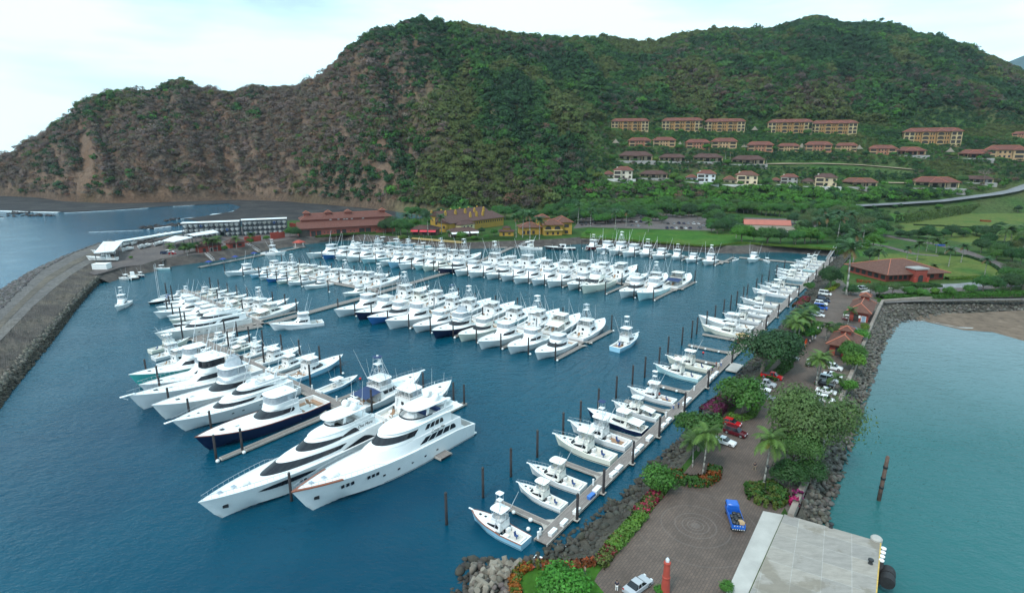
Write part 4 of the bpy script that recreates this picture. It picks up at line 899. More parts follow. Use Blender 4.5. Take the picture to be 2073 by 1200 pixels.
    for x in (.70, .80): b = MB(); b.bbox(x * L, x * L + .5 * k, -.25 * k, .25 * k, h.sheer(x) + .22 * k * (1.15 if x < .75 else .55), h.sheer(x) + .22 * k * (1.15 if x < .75 else .55) + .10, .04); b.build('hatch', M['glass'], root)
    b = MB(); x = .17 * L; sz = .5 * k; b.tube((x, 0, sz), (x, 0, sz + .6 * k), .08); b.bbox(x - .28 * k, x + .28 * k, -.3 * k, .3 * k, sz + .55 * k, sz + .72 * k, .05); b.obox((x + .3 * k, 0, sz + 1.0 * k), .12, .55 * k, .6 * k, 0, .2); b.build('fighting_chair', M['navytrim'], root)
    b = MB(); b.bbox(.33 * L, .375 * L, -.30 * B, -.05 * B, sz, sz + .75 * k, .05); b.build('tackle_cabinet', M['gelcoat'], root); MB().bbox(.26 * L, .34 * L, .12 * B, .34 * B, sz, sz + .55 * k, .05).build('bait_tank', M['gelcoat'], root); MB().bbox(.05 * L, .08 * L, -.25 * B, .25 * B, sz, sz + .5 * k, .04).build('transom_locker', M['gelcoat'], root)
    b = MB(); b.obox((.385 * L - .03, .05 * B, zd + .3 * k), .05, .6 * k, 1.3 * k); b.build('cabin_door', M['glass'], root)
    b = MB()
    for y in (.19, .245): b.tube((.36 * L - .3, y * B, sz), (.39 * L, y * B, zr + .1), .025, .025, 4)
    b.build('ladder', M['chrome'], root)
    rods(root, [(.372 * L, y * B, zr + .3 * k) for y in (-.27, -.18, -.09, .09, .18, .27)], 2.1 * k, k)
    if awn: b = MB(); x0, x1 = .10 * L, .39 * L; b.loft([[(x, y * B, zr - (x1 - x) * .16) for y in (.34, 0, -.34)] for x in (x0, x1)], False); b.loft([[(x, y * B, zr - .05 - (x1 - x) * .16) for y in (-.34, 0, .34)] for x in (x0, x1)], False); b.build('cockpit_awning', M['canvas'], root)
    if rails: rail(h, root, .60, 1.0, .65 * k, n=8)
    b = MB(); b.bbox(.96 * L, L + .5 * k, -.18 * k, .18 * k, h.zb - .03, h.zb + .08, .04); b.build('pulpit', M['gelcoat'], root)
    return root
def outboard(b, x, y, z):
    b.mi = 0; b.bbox(x - .75, x - .05, y - .22, y + .22, z + .25, z + 1.0, .12); b.bbox(x - .5, x - .2, y - .1, y + .1, z - .6, z + .3, .04)
def center_console(L=10., B=3.2, top=True, engines=2, name='center_console_boat', bim='white'):
    root = empty(name); h = Hull(L, B, .95, 1.55, .5, .9); build_hull(h, root, None, True, .80, .45, 'deck'); k = L / 10
    b = MB(); b.bbox(.40 * L, .53 * L, -.5, .5, .45, 1.6, .15); b.build('console', M['gelcoat'], root)
    b = MB(); b.obox((.53 * L - .05, 0, 1.85), .05, .95, .55, 0, -.4); b.build('windshield', M['glass'], root)
    b = MB(); b.bbox(.30 * L, .37 * L, -.55, .55, .45, 1.15, .08); b.bbox(.30 * L, .315 * L, -.55, .55, 1.1, 1.6, .05); b.build('helm_seat', M['uphol'], root)
    b = MB(); b.bbox(.58 * L, .72 * L, -.7, .7, .45, .85, .08); b.build('bow_seat', M['deck'], root)
    if top:
        roof_slab('hardtop', .29 * L, .58 * L, 1.05, .4, 2.75, .08, 'canvas', root); b = MB()
        for x in (.37, .52):
            for y in (-.6, .6): b.tube((x * L, y, .6), (x * L - .1, y * 1.3, 2.8), .035, .035, 5)
        b.path([Vector((x * L - .1, y, 2.72)) for x, y in ((.37, .78), (.52, .78), (.52, -.78), (.37, -.78), (.37, .78))], .03, 4)
        b.build('hardtop_support', M['metal'], root)
        b = MB(); b.tube((.35 * L, .8, 2.8), (.30 * L, 1.6, 7), .03, .012, 4); b.build('outrigger', M['metal'], root); b = MB(); b.tube((.35 * L, -.8, 2.8), (.30 * L, -1.6, 7), .03, .012, 4); b.build('outrigger', M['metal'], root)
    for i in range(engines):
        b = MB(); outboard(b, 0, (i - (engines - 1) / 2) * .62, .35); b.build('outboard_motor', M['gelcoat'] if engines > 2 else M['blackp'], root)
    return root
def motor_yacht(L=30., B=7.2, name='motor_yacht', aft_dark=True, pulpit=False, hullwin=False):
    k = L / 30.; root = empty(name); h = Hull(L, B, 2.5 * k, 4.1 * k, .10, .9); build_hull(h, root, None, True, .10, 1.3 * k)
    zd = h.sheer(.3); m = Tier(.06 * L, .74 * L, .43 * B, zd - .3, zd + 1.9 * k, .24 * L, 3.6 * k, 0, .30 * k, 2.1); m.solid('saloon', 'gelcoat', root, True, .05, .10)
    m.band('windshield', .93, 2.07, .40, .80, 'glass', root, .035, 30, .25, .25)
    for a_, b_ in ((.22, .80), (2.20, 2.78)): m.band('side_window', a_, b_, .40, .82, 'glass', root, .035, 12, .0 if a_ > 1 else .3, .3 if a_ > 1 else 0)
    z1 = zd + 2.05 * k; u = Tier(.14 * L, .56 * L, .35 * B, z1, z1 + 1.55 * k, .17 * L, 2.4 * k, .2, .25 * k, 2.2); u.solid('pilothouse', 'gelcoat', root, True, .06, .16)
    u.band('windshield', .30, 2.70, .32, .84, 'glass', root, .035, 44, .8, .8)
    z2 = z1 + 1.75 * k; f = Tier(.16 * L, .42 * L, .29 * B, z2, z2 + .7 * k, .10 * L, .3, 0, -.05, 2.4); b = MB(); r0, r1 = f.ring(0), f.ring(1); ri = [(x - .1, y * .93, z) for x, y, z in r1]; rb = [(x, y, z2 + .08) for x, y, z in ri]; b.loft([r0, r1, ri, rb], False); b.add(rb, [tuple(range(len(rb)))]); b.build('flybridge', M['gelcoat'], root, 35)
    b = MB(); b.bbox(.33 * L, .36 * L, -.8, .8, z2, z2 + 1.2 * k, .1); b.build('helm_console', M['gelcoat'], root); b = MB(); b.bbox(.27 * L, .30 * L, -1.2, 1.2, z2, z2 + .9 * k, .1); b.build('helm_seat', M['uphol'], root)
    b = MB(); xa = .20 * L
    for y in (-1, 1): b.obox((xa, y * .27 * B, z2 + 1.1 * k), .5, .14, 2.3 * k, 0, -.25)
    b.obox((xa - .3, 0, z2 + 2.2 * k), .7, .56 * B, .16); b.build('radar_arch', M['gelcoat'], root)
    for y in (-.7, .7): MB().ball((xa - .3, y, z2 + 2.75 * k), .42 * k, 12, 8).build('radar_dome', M['gelcoat'], root, True)
    b = MB(); b.tube((xa, 0, z2 + 2.2 * k), (xa, 0, z2 + 4.6 * k), .05, .03); b.tube((xa - .5, -1.2, z2 + 2.2 * k), (xa - .7, -1.4, z2 + 6.5 * k), .03, .012, 4); b.build('antenna', M['gelcoat'], root)
    b = MB(); tx = .10 * L; b.ball((tx, 0, z1 + .55), (2.0 * k, .75 * k, .38 * k), 12, 6); b.bbox(tx - .5, tx + .2, -.3, .3, z1 + .6, z1 + 1.15, .08); b.build('tender', M['gelcoat'], root, True)
    for sg in (1, -1):
        for x in (.30, .38, .52, .60):
            b = MB(); zz = h.sheer(x) * .56; y = h.hc(x) + (h.hb(x) - h.hc(x)) * .52 + .03; b.obox((x * L, sg * y, zz), .55 * k, .06, .22 * k); b.build('porthole', M['glass'], root)
    for x in (.80, .87): b = MB(); b.bbox(x * L, x * L + .6, -.3, .3, h.sheer(x) + .04, h.sheer(x) + .16, .05); b.build('hatch', M['glass'], root)
    rail(h, root, .55, 1.0, .8 * k, n=10)
    if pulpit: b = MB(); b.bbox(.96 * L, L + 1.6 * k, -.3, .3, h.zb - .05, h.zb + .12, .06); b.build('pulpit', M['gelcoat'], root)
    return root
def text_part(name, body, size, root, mw, mat='blackp'):
    cu = bpy.data.curves.new(name, 'FONT'); cu.body = body; cu.size = size; cu.shear = .35; cu.extrude = .01; cu.align_x = 'CENTER'
    t = bpy.data.objects.new(name + '_curve', cu); col.objects.link(t); bpy.context.view_layer.update()
    me = bpy.data.meshes.new_from_object(t.evaluated_get(bpy.context.evaluated_depsgraph_get())); bpy.data.objects.remove(t)
    me.transform(mw); me.materials.append(M[mat]); o = bpy.data.objects.new(name, me); col.objects.link(o); link_child(o, root); return o
def super_yacht(kind):
    L, B = (41., 8.6) if kind == 'tall' else (39., 8.0); root = empty('super_yacht'); h = Hull(L, B, 3.0, 5.4 if kind == 'tall' else 4.8, .06, .93)
    h.step = .05
    build_hull(h, root, None, 'teak', .06, 1.2)
    if kind == 'tall':
        b = MB()
        for sg in (1, -1):
            o_ = [(q * L + (.08 if q == 1 else 0), (h.hb(q) + .07) * sg, h.sheer(q) + .07) for q in np.linspace(.80, 1, 12)]; i_ = [(x - (.25 if k > 9 else 0), max(abs(y) - .45, 0) * sg, z + .03) for k, (x, y, z) in enumerate(o_)]; lo = [(x, y, z - .2) for x, y, z in o_]
            for a_, c_ in ((lo, o_), (o_, i_)): b.loft([a_, c_] if sg < 0 else [c_, a_], False)
        b.build('bow_cap_rail', M['varnish'], root)
    zd = h.sheer(.35)
    if kind == 'tall':
        m = Tier(.10 * L, .78 * L, .45 * B, zd - .5, zd + 2.2, .30 * L, 5.2, 0, .25, 1.9); m.solid('main_deckhouse', 'gelcoat', root, True, .08)
        for a_, b_ in ((.12, .88), (2.12, 2.88)):
            for i in range(5):
                t0 = a_ + (b_ - a_) * i / 5; m.band('saloon_window', t0 + .01, t0 + (b_ - a_) / 5 - .012, .40, .78, 'glass', root, .04, 5, *((.7, 0) if (i == 0 and a_ < 1) else (0, .7) if (i == 4 and a_ > 1) else (0, 0)))
        z1 = zd + 2.25; u = Tier(.16 * L, .60 * L, .40 * B, z1, z1 + 2.1, .17 * L, 2.6, 0, .3, 2.1); u.solid('upper_deckhouse', 'gelcoat', root, True, .08, .22)
        u.band('windshield', .98, 2.02, .28, .80, 'glass', root, .04, 34, .1, .1)
        for a_, b_ in ((.22, .74), (2.26, 2.78)):
            for i in range(4):
                t0 = a_ + (b_ - a_) * i / 4; u.band('upper_window', t0 + .012, t0 + (b_ - a_) / 4 - .014, .34, .76, 'glass', root, .04, 5, *((.7, 0) if (i == 0 and a_ < 1) else (0, .7) if (i == 3 and a_ > 1) else (0, 0)))
        z2 = z1 + 2.3; f = Tier(.14 * L, .42 * L, .34 * B, z2, z2 + .85, .10 * L, .5, 0, -.1, 2.3); tx = (.24 * L, zd + .0)
    else:
        m = Tier(.08 * L, .80 * L, .44 * B, zd - .4, zd + 1.9, .36 * L, 6.4, 0, .3, 1.9); m.solid('main_deckhouse', 'gelcoat', root, True, .06)
        m.band('windshield', .95, 2.05, .45, .95, 'glass', root, .04, 36, .5, .5)
        for a_, b_ in ((.18, .80), (2.20, 2.82)): m.band('saloon_window', a_, b_, .14, .62, 'glass', root, .05, 24, .95, .95)
        z1 = zd + 1.95; u = Tier(.12 * L, .55 * L, .36 * B, z1, z1 + 1.75, .18 * L, 3.2, 0, .35, 2.1); u.solid('upper_deckhouse', 'gelcoat', root, True, .08, .14)
        u.band('windshield', .93, 2.07, .16, .76, 'glass', root, .04, 38, .6, .6)
        for a_, b_ in ((.45, .93), (2.07, 2.55)): u.band('upper_window', a_, b_, .2, .74, 'glass', root, .05, 14, .9, .5)
        z2 = z1 + 1.9; f = Tier(.14 * L, .38 * L, .32 * B, z2, z2 + .8, .10 * L, .5, 0, -.1, 2.3)
        for sg in (1, -1):
            b = MB(); A0, A1 = [], []
            for q in np.linspace(.50, .78, 12):
                y = h.hc(q) + (h.hb(q) - h.hc(q)) * .78 + .05; e = math.sin(math.pi * (q - .50) / .28) ** .6; zz = h.sheer(q) * .74; A0.append((q * L, sg * y, zz - .42 * e)); A1.append((q * L, sg * (y + .03), zz + .42 * e))
            b.loft([A0, A1] if sg > 0 else [A1, A0], False); b.build('hull_window', M['glass'], root)
    b = MB(); r0, r1 = f.ring(0), f.ring(1); ri = [(x - .15, y * .94, z) for x, y, z in r1]; rb = [(x, y, z2 + .1) for x, y, z in ri]; b.loft([r0, r1, ri, rb], False); b.add(rb, [tuple(range(len(rb)))]); b.build('flybridge', M['gelcoat'], root, 35)
    f.band('flybridge_screen', .85, 2.15, 1.0, 1.35, 'glass', root, .0, 26)
    roof_slab('hardtop', .16 * L, .385 * L, .31 * B, .10 * L, z2 + 2.2, .2, 'gelcoat', root, .12)
    b = MB()
    for x in (.18, .30):
        for y in (-1, 1): b.obox((x * L, y * .29 * B, z2 + 1.4), .55, .16, 1.9, 0, -.2)
    b.build('hardtop_support', M['gelcoat'], root)
    b = MB(); b.bbox(.27 * L, .29 * L, -1.5, 1.5, z2 + .1, z2 + .95, .1); b.bbox(.20 * L, .22 * L, -2, 2, z2 + .1, z2 + .8, .1); b.build('sun_seat', M['navytrim' if kind == 'tall' else 'uphol'], root)
    b = MB(); b.bbox(.335 * L, .36 * L, -1, 1, z2 + .1, z2 + 1.2, .1); b.build('helm_console', M['gelcoat'], root)
    xa = .20 * L; b = MB()
    for y in (-1, 1): b.obox((xa, y * 1.0, z2 + 3.1), .7, .2, 1.6, 0, -.3)
    b.obox((xa - .3, 0, z2 + 3.8), .9, 3.0, .2); b.tube((xa - .3, 0, z2 + 3.8), (xa - .4, 0, z2 + 5.8), .12, .05); b.obox((xa - .3, 0, z2 + 4.6), .15, 2.2, .12); b.build('mast', M['gelcoat'], root)
    for y, x in ((-1.7, xa - .4), (1.7, xa - .4)): 
        MB().ball((x + 1.2, y * .8, z2 + 3.15), .78, 14, 9).build('satellite_dome', M['gelcoat'], root, True)
    for y in (-1.6, 1.6): b = MB(); b.tube((xa - 1, y, z2 + 2.4), (xa - 1.4, y * 1.15, z2 + 8), .035, .015, 4); b.build('antenna', M['gelcoat'], root)
    b = MB(); tx = .10 * L if kind == 'tall' else .085 * L; zt_ = (z2 + .15) if kind == 'tall' else z1 + .1; b.ball((tx + .04 * L, 0, zt_ + .55), (2.5, .95, .5), 14, 6); b.bbox(tx + .03 * L, tx + .05 * L, -.4, .4, zt_ + .7, zt_ + 1.4, .1); b.build('tender', M['gelcoat'], root, True)
    roof_slab('aft_deck', .07 * L, .20 * L, .40 * B, .4, z1 + (2.05 if kind == 'tall' else -.05), .14, 'deck', root)
    for sg in (1, -1):
        for q in (.28, .36, .44, .52, .60) if kind == 'tall' else (.30, .34, .56, .58):
            y = h.hc(q) + (h.hb(q) - h.hc(q)) * .45 + .04; b = MB(); b.obox((q * L, sg * y, h.sheer(q) * .46), .55, .08, .3); b.build('porthole', M['glass'], root)
        for q in (.66, .78) if kind == 'tall' else ():
            for d in (-.022, 0, .022):
                y = h.hc(q + d) + (h.hb(q + d) - h.hc(q + d)) * .72 + .05; b = MB(); b.obox((q * L + d * L, sg * y, h.sheer(q) * .70), .62, .08, .55); b.build('hull_window', M['glass'], root)
        q = .925; y = h.hb(q) * .52 + .08; b = MB(); b.obox((q * L * .975, sg * y, h.sheer(q) * .50), .9, .25, .6, -sg * .55); b.build('anchor_pocket', M['blackp'], root)
    for x in (.84, .90): b = MB(); b.bbox(x * L, x * L + .8, -.45, .45, h.sheer(x), h.sheer(x) + .35, .1); b.build('deck_winch', M['chrome'], root)
    b = MB(); b.bbox(.79 * L, .83 * L, -1.2, 1.2, h.sheer(.8), h.sheer(.8) + .7, .25); b.build('covered_tender', M['canvas'], root)
    rail(h, root, .60, .98, .8, n=14); 
    b = MB(); b.bbox(-1.0, .1, -.42 * B, .42 * B, .25, .5, .1); b.build('swim_platform', M['deck'], root)
    mt_, ft = (m, .86) if kind == 'tall' else (u, .45)
    for sg in (1, -1):
        tt = (.60 if kind == 'tall' else .30); tt = tt if sg > 0 else 3 - tt; p = Vector(mt_.pt(tt, ft, .06)); dirx = Vector((-1 if sg > 0 else 1, 0, 0)); up = Vector((0, -sg * .12, 1)).normalized(); nz = dirx.cross(up).normalized()
        mw = Matrix((dirx, up, nz)).transposed().to_4x4(); mw.translation = p; text_part('name_lettering', 'Crazy Me' if kind == 'tall' else 'One More', .95 if kind == 'tall' else .85, root, mw)
    return root
def sailboat(L=13., B=3.9, mast=18.):
    root = empty('sailing_yacht'); h = Hull(L, B, 1.15, 1.5, .3, .7); build_hull(h, root, None, True, .28, .5)
    Tier(.30 * L, .74 * L, .28 * B, 1.1, 1.75, .2 * L, .8, 0, .1, 1.9).solid('trunk_cabin', 'gelcoat', root, True, .08)
    b = MB(); b.tube((.58 * L, 0, 1.2), (.57 * L, 0, mast + 1), .10, .07, 8)
    for z in (.4, .7): b.tube((.575 * L, -.9, mast * z), (.575 * L, .9, mast * z), .03, .03, 4)
    b.build('mast', M['metal'], root); b = MB(); b.tube((.57 * L, 0, 2.6), (.20 * L, 0, 2.7), .12, .12, 8); b.tube((.57 * L, 0, 2.8), (.22 * L, 0, 2.9), .2, .14, 8); b.build('boom', M['canvas'], root)
    b = MB(); b.tube((L, 0, 1.5), (.57 * L, 0, mast + .8), .025, .025, 3); b.tube((0, 0, 1.2), (.57 * L, 0, mast + .8), .02, .02, 3); 
    for y in (-1, 1): b.tube((.56 * L, y * B * .45, 1.3), (.57 * L, 0, mast), .02, .02, 3)
    b.build('rigging', M['chrome'], root); b = MB(); b.loft([[(x, y, 2.5 + (.25 if abs(y) < 1 else 0)) for y in (-1.5, -.7, .7, 1.5)] for x in (.18 * L, .34 * L)], False); b.build('cockpit_awning', M['navytrim'], root)
    return root
def speedboat(L=14., B=3.6):
    root = empty('speedboat'); h = Hull(L, B, 1.0, 1.5, .30, .9); build_hull(h, root, None, True, .45, .5)
    c = Tier(.36 * L, .60 * L, .36 * B, 1.15, 1.9, .12 * L, 1.2, 0, .2, 2.2); c.band('windshield', .1, 2.9, .0, 1.0, 'glass', root, 0, 34)
    roof_slab('hardtop', .30 * L, .52 * L, .33 * B, .5, 2.3, .12, 'gelcoat', root); b = MB()
    for y in (-1, 1): b.obox((.33 * L, y * .3 * B, 1.7), .5, .1, 1.3, 0, -.3); b.obox((.47 * L, y * .3 * B, 1.9), .2, .08, .9, 0, .6)
    b.build('hardtop_support', M['gelcoat'], root); b = MB(); b.bbox(.06 * L, .2 * L, -1.2, 1.2, .5, .95, .1); b.build('sun_seat', M['uphol'], root); b = MB(); b.bbox(.32 * L, .36 * L, -.9, .9, .5, 1.2, .1); b.build('helm_seat', M['uphol'], root)
    return root
# ============================================================ DOCKS
ORD = 'first second third fourth fifth sixth seventh eighth ninth tenth eleventh twelfth thirteenth fourteenth fifteenth sixteenth seventeenth eighteenth nineteenth twentieth'.split()
TENS = {20: 'twenty', 30: 'thirty', 40: 'forty', 50: 'fifty', 60: 'sixty', 70: 'seventy', 80: 'eighty', 90: 'ninety'}
def nth(i):
    i += 1
    if i == 100: return 'hundredth'
    if i > 100: return 'hundred-' + nth(i - 101)
    if i <= 20: return ORD[i - 1]
    t, u = i // 10 * 10, i % 10
    return TENS[t][:-1] + 'ieth' if u == 0 else TENS[t] + '-' + ORD[u - 1]
def dock(name, a, b_, wd, label, cat, group=None, floats=True, z=.62):
    "a floating walkway between two marina grid points"
    p, q = W(*a), W(*b_); L = (q - p).length; rz = math.atan2(q.y - p.y, q.x - p.x); root = empty(name, p, rz); tag(root, label, cat, group)
    MB().box(0, L, -wd / 2 + .12, wd / 2 - .12, z - .10, z).build('deck', M['planks'], root)
    b = MB()
    for s_ in (-1, 1): b.box(0, L, s_ * wd / 2 - .13 if s_ > 0 else -wd / 2, wd / 2 if s_ > 0 else -wd / 2 + .13, z - .38, z + .03)
    b.build('edge_beam', M['edge'], root)
    b = MB(); n = max(1, int(L / 3.2))
    for i in range(n): x = (i + .5) * L / n; b.box(x - L / n * .36, x + L / n * .36, -wd / 2 + .2, wd / 2 - .2, -.3, z - .12)
    b.build('float', M['float'], root); return root
M['edge'] = plain('dock edge timber', (.40, .36, .32), .85, .2, 2)
M['buoy'] = plain('ball fender', (.8, .8, .78), .4, .05, 3, obj=True)
wA = lambda t: lp([30, 150], [9.5, 16], t); wA2 = lambda t: lp([148, 224], [38, 46], t); wB = lambda t: lp([42, 140], [88, 86], t)
wB2 = lambda t: lp([150, 244], [97, 92], t); wC = lambda t: lp([45, 130, 250], [179, 168, 155], t); wD = lambda t: lp([46, 140], [263, 270], t)
for nm, a, b_, wd, lab in (
        ('front pier', (9.5, 29), (16, 148), 3.2, 'weathered plank walkway of the front pier behind the two super yachts'), ('inner front pier', (38, 146), (46, 224), 2.6, 'plank walkway of the inner front pier between two crowded rows'),
        ('middle pier', (88, 42), (86, 143), 2.8, 'plank walkway of the outer middle pier between bow-out rows'), ('inner middle pier', (97, 152), (92, 244), 2.6, 'plank walkway of the inner middle pier'),
        ('back pier', (179, 45), (168.5, 128), 2.6, 'plank walkway of the outer back pier'), ('inner back pier', (168, 131), (155, 250), 2.6, 'plank walkway of the inner back pier'),
        ('s', (17, 149), (37, 144), 2.8, 'short plank walkway joining the front pier to the spine'), ('s', (39.4, 144.5), (84.6, 147.5), 3.0, 'bare plank walkway crossing open water from front to middle pier'),
        ('s', (87.5, 148), (162, 156.5), 3.0, 'long bare plank walkway crossing from middle to back pier'), ('s', (164, 157), (231, 176), 2.8, 'plank walkway from the back pier to the shore gangway'),
        ('E', (-1, -.85), (315, 1.4), 2.5, 'very long plank walkway of the side dock along the pier road'), ('D', (262, 46), (269, 136), 2.4, 'plank walkway of the quay dock below the lawn'),
        ('t', (27, 156.5), (35.5, 147), 2.2, 'short dark plank stub at the inner front pier'), ('x', (281, 46), (284, 4), 2.2, 'narrow pale walkway at the shore end of the side dock'),
        ('f', (76, 272), (146, 287), 2.4, 'long floating walkway with blue canopies below the boatyard'), ('g', (228, 178), (196, 246), 2.0, 'narrow quay walkway below the yellow terrace')):
    dock('dock_walkway', a, b_, wd, lab, 'walkway', 'floating walkways of the marina')
# pilings and fingers
def make_piling():
    r = empty('piling'); MB().lathe([(.25, -1.5), (.25, .7), (.235, 5.4)], n=10).build('shaft', M['pile'], r, True); MB().lathe([(.27, 5.4), (.27, 5.5), (.05, 5.75)], n=10).build('cap', M['blackp'], r); return r
PILE = make_piling()
def make_finger(L):
    r = empty('finger_pier'); MB().box(0, L, -.5, .5, .48, .58).build('deck', M['planks'], r)
    b = MB(); b.box(0, L, -.62, -.5, .25, .61); b.box(0, L, .5, .62, .25, .61); b.box(L, L + .1, -.62, .62, .25, .61); b.add([(0, .6, .6), (0, 1.7, .6), (1.8, .6, .6)], [(0, 2, 1)]); b.add([(0, -.6, .6), (0, -1.7, .6), (1.8, -.6, .6)], [(0, 1, 2)]); b.build('edge_beam', M['edge'], r)
    b = MB(); n = int(L / 3)
    for i in range(n): b.box((i + .2) * L / n, (i + .75) * L / n, -.45, .45, -.2, .46)
    b.build('float', M['float'], r); return r
FING = make_finger(16.0); BALL = MB(); BALL.ball((0, 0, 0), .36, 12, 8); BALL = BALL.build('ball_fender', M['buoy'], None, True)
def ball(s, t, label, group, z=.35, colr=None):
    o = place(BALL, W(s, t, z), 0, label, group, rng.uniform(.9, 1.15), None, 'fender')
    o.color = (*(colr or (1, 1, 1)), 1); return o
def piling(s, t, label, group, sc=1.0): return place(PILE, W(s, t, 0), rng.uniform(0, 6), label, group, (1, 1, sc), None, 'piling')
def finger(s, t, rz, L, label, group): return place(FING, W(s, t, 0), MA + rz, label, group, (L / 16., 1, 1), None, 'finger pier')

# ============================================================ BOATS AT THEIR BERTHS
Wh, NAVY, BLUE, LBLUE, TURQ, CREAM, AQUA, RED, BLACK, GREY = (1, 1, 1), (.012, .022, .075), (.05, .20, .52), (.40, .72, .92), (.10, .62, .58), (1, .97, .83), (.62, .90, .93), (.32, .02, .03), (.03, .035, .045), (.55, .6, .66)
CN = {Wh: 'white', NAVY: 'navy', BLUE: 'blue', LBLUE: 'light blue', TURQ: 'turquoise', CREAM: 'cream', AQUA: 'pale aqua', RED: 'dark red', BLACK: 'black', GREY: 'grey'}
T_ = {
    'a': (sportfisher(20, 6.7), 20, 'slit-windowed sportfisher', 'sport fishing boat'),
    'b': (sportfisher(20, 6.7, tower=True), 20, 'sportfisher with tuna tower', 'sport fishing boat'),
    'c': (sportfisher(20, 6.7, front='dark', sole='teak', encl=True), 20, 'sportfisher with dark windscreen', 'sport fishing boat'),
    'd': (sportfisher(20, 6.7, encl=True, bowrail=True), 20, 'sportfisher with bow rail', 'sport fishing boat'),
    'e': (sportfisher(20, 6.7, front='dark', tower=True, sole='teak'), 20, 'dark-windowed tower sportfisher', 'sport fishing boat'),
    'f': (sportfisher(20, 6.7, skirt=True, front='dark', hardtop=True), 20, 'sportfisher under canvas shroud', 'sport fishing boat'),
    'g': (sportfisher(20, 6.7, canopy=True, tower=True, bowrail=True, sole='teak', pulpit=True), 20, 'awninged tower sportfisher', 'sport fishing boat'),
    'h': (sportfisher(20, 6.7, canopy=True, encl=True), 20, 'sportfisher with cockpit awning', 'sport fishing boat'),
    'n': (sportfisher(28, 7.6, front='dark', sole='teak', teakrail='varnish', encl=True), 28, 'large sportfisher with wraparound glass', 'sport fishing boat'),
    'p': (sportfisher(28, 7.6, encl='glass', bowrail=True, pulpit=True), 28, 'large sportfisher with pulpit', 'sport fishing boat'),
    'm': (motor_yacht(30, 7.2), 30, 'motor yacht', 'motor yacht'), 'o': (motor_yacht(30, 7.2, pulpit=True), 30, 'motor yacht with bow pulpit', 'motor yacht'),
    'x': (express(12, 4.2), 12, 'charter boat', 'fishing boat'), 'y': (express(12, 4.2, tower=True, windows='white', sole='teak'), 12, 'small tower charter boat', 'fishing boat'),
    'z': (express(12, 4.2, awn=True), 12, 'charter boat with sloping awning', 'fishing boat'), 'w': (express(12, 4.2, rails=False, windows='white', teakrail='varnish', tower=True), 12, 'open charter boat', 'fishing boat'),
    'k': (center_console(10, 3.2), 10, 'small open boat with canopy', 'open boat'), 'q': (center_console(12.5, 3.6, engines=4), 12.5, 'open boat with four outboards', 'open boat'),
    's': (sailboat(13, 3.9, 20), 13, 'sailing yacht with tall mast', 'sailing yacht'), 'v': (speedboat(14, 3.6), 14, 'low speedboat', 'speedboat'),
}
def boat(ty, loc, rz, L, colr, label, group=None, gap=None):
    tm, l0, look, cat = T_[ty]; hc = {'hull': colr, 'toe_rail': colr if colr in (CREAM,) else (1, 1, 1)}
    if colr == CREAM: hc.update({k: (1, .975, .90) for k in ('cabin', 'flybridge', 'hardtop', 'covering_board', 'trunk_cabin')})
    w_ = rng.uniform(.93, 1.0); q_ = rng.random(); cv = (.03, .06, .16) if q_ < .07 else (.45, .5, .55) if q_ < .16 else (.88, .82, .70) if q_ < .22 else (1, 1, 1)
    if colr == Wh: hc['hull'] = (w_, w_, w_ * rng.uniform(.98, 1.02))
    hc.update(tower_sunshade=cv, cockpit_awning=cv if q_ < .1 or q_ > .2 else (1, 1, 1))
    if q_ > .16 and q_ < .3: hc['hardtop'] = (.86, .87, .88)
    k = L / l0; ky = k * (.84 if l0 == 12 else .92) if gap is None else min(k * 1.06, gap * .90 / (6.7 if l0 == 20 else 7.6 if l0 == 28 else 7.2 if l0 == 30 else 4)); kz = k * (rng.uniform(.84, .99) if gap else 1)
    o = place(tm, loc, rz, label, group, (k, ky, kz), hc, cat); o.rotation_euler.z = rz; return o
ROWS = []
def row(key, walk, side, lst, where, end, group, fing=True, pile=True, wid=1.3):
    "lst: (t, bow s, type, colour); side -1: bows towards the sea end, +1: towards the shore"
    for i, (t, bow, ty, cl) in enumerate(lst):
        wk = walk(t); L = abs(bow - wk) - wid - .6; k_ = T_[ty]
        if ty in 'gop': L -= 1.0
        lab = f"{CN[cl]} {k_[2]}, {nth(i)} from the {end}, {where}"
        jit = rng.uniform(-.03, .03)
        boat(ty, W(wk + side * (wid + .4), t, 0), MA + (math.pi if side < 0 else 0) + jit, L, cl, lab, group, min(abs(t - q[0]) for q in lst if q[0] != t))
    ts = [q[0] for q in lst]; gaps = [ts[0] + (ts[0] - ts[1]) / 2] + [(a + b_) / 2 for a, b_ in zip(ts[:-1], ts[1:])] + [ts[-1] + (ts[-1] - ts[-2]) / 2]
    for i, t in enumerate(gaps):
        j = min(i, len(lst) - 1); bow = lst[j][1] if i == 0 else (lst[i - 1][1] + lst[j][1]) / 2; wk = walk(t); pl = wk + (bow - wk) * .80
        if pile: piling(pl, t + .2, f"dark timber piling between bows, {nth(i)} from the {end}, {where}", 'pilings of the berths', rng.uniform(.94, 1.1))
        if fing and i % 2 == 0: finger(wk + side * wid, t, 0 if side > 0 else math.pi, abs(pl - wk) - wid - .6, f"narrow finger pier, {nth(i // 2)} from the {end}, {where}", 'finger piers')
        if pile: ball(pl + side * .1, t - .55, f"white ball fender at a piling, {nth(i)} from the {end}, {where}", 'white ball fenders')
G_ = 'sport fishing boats moored at the piers'
row('A', wA, -1, [(71, -20, 'n', NAVY), (84, -20, 'o', Wh), (93.5, -19, 'f', Wh), (103, -21, 'p', Wh), (111, -15, 'd', Wh), (119.5, -14, 'a', TURQ)], 'front pier seaward side', 'yachts', G_)
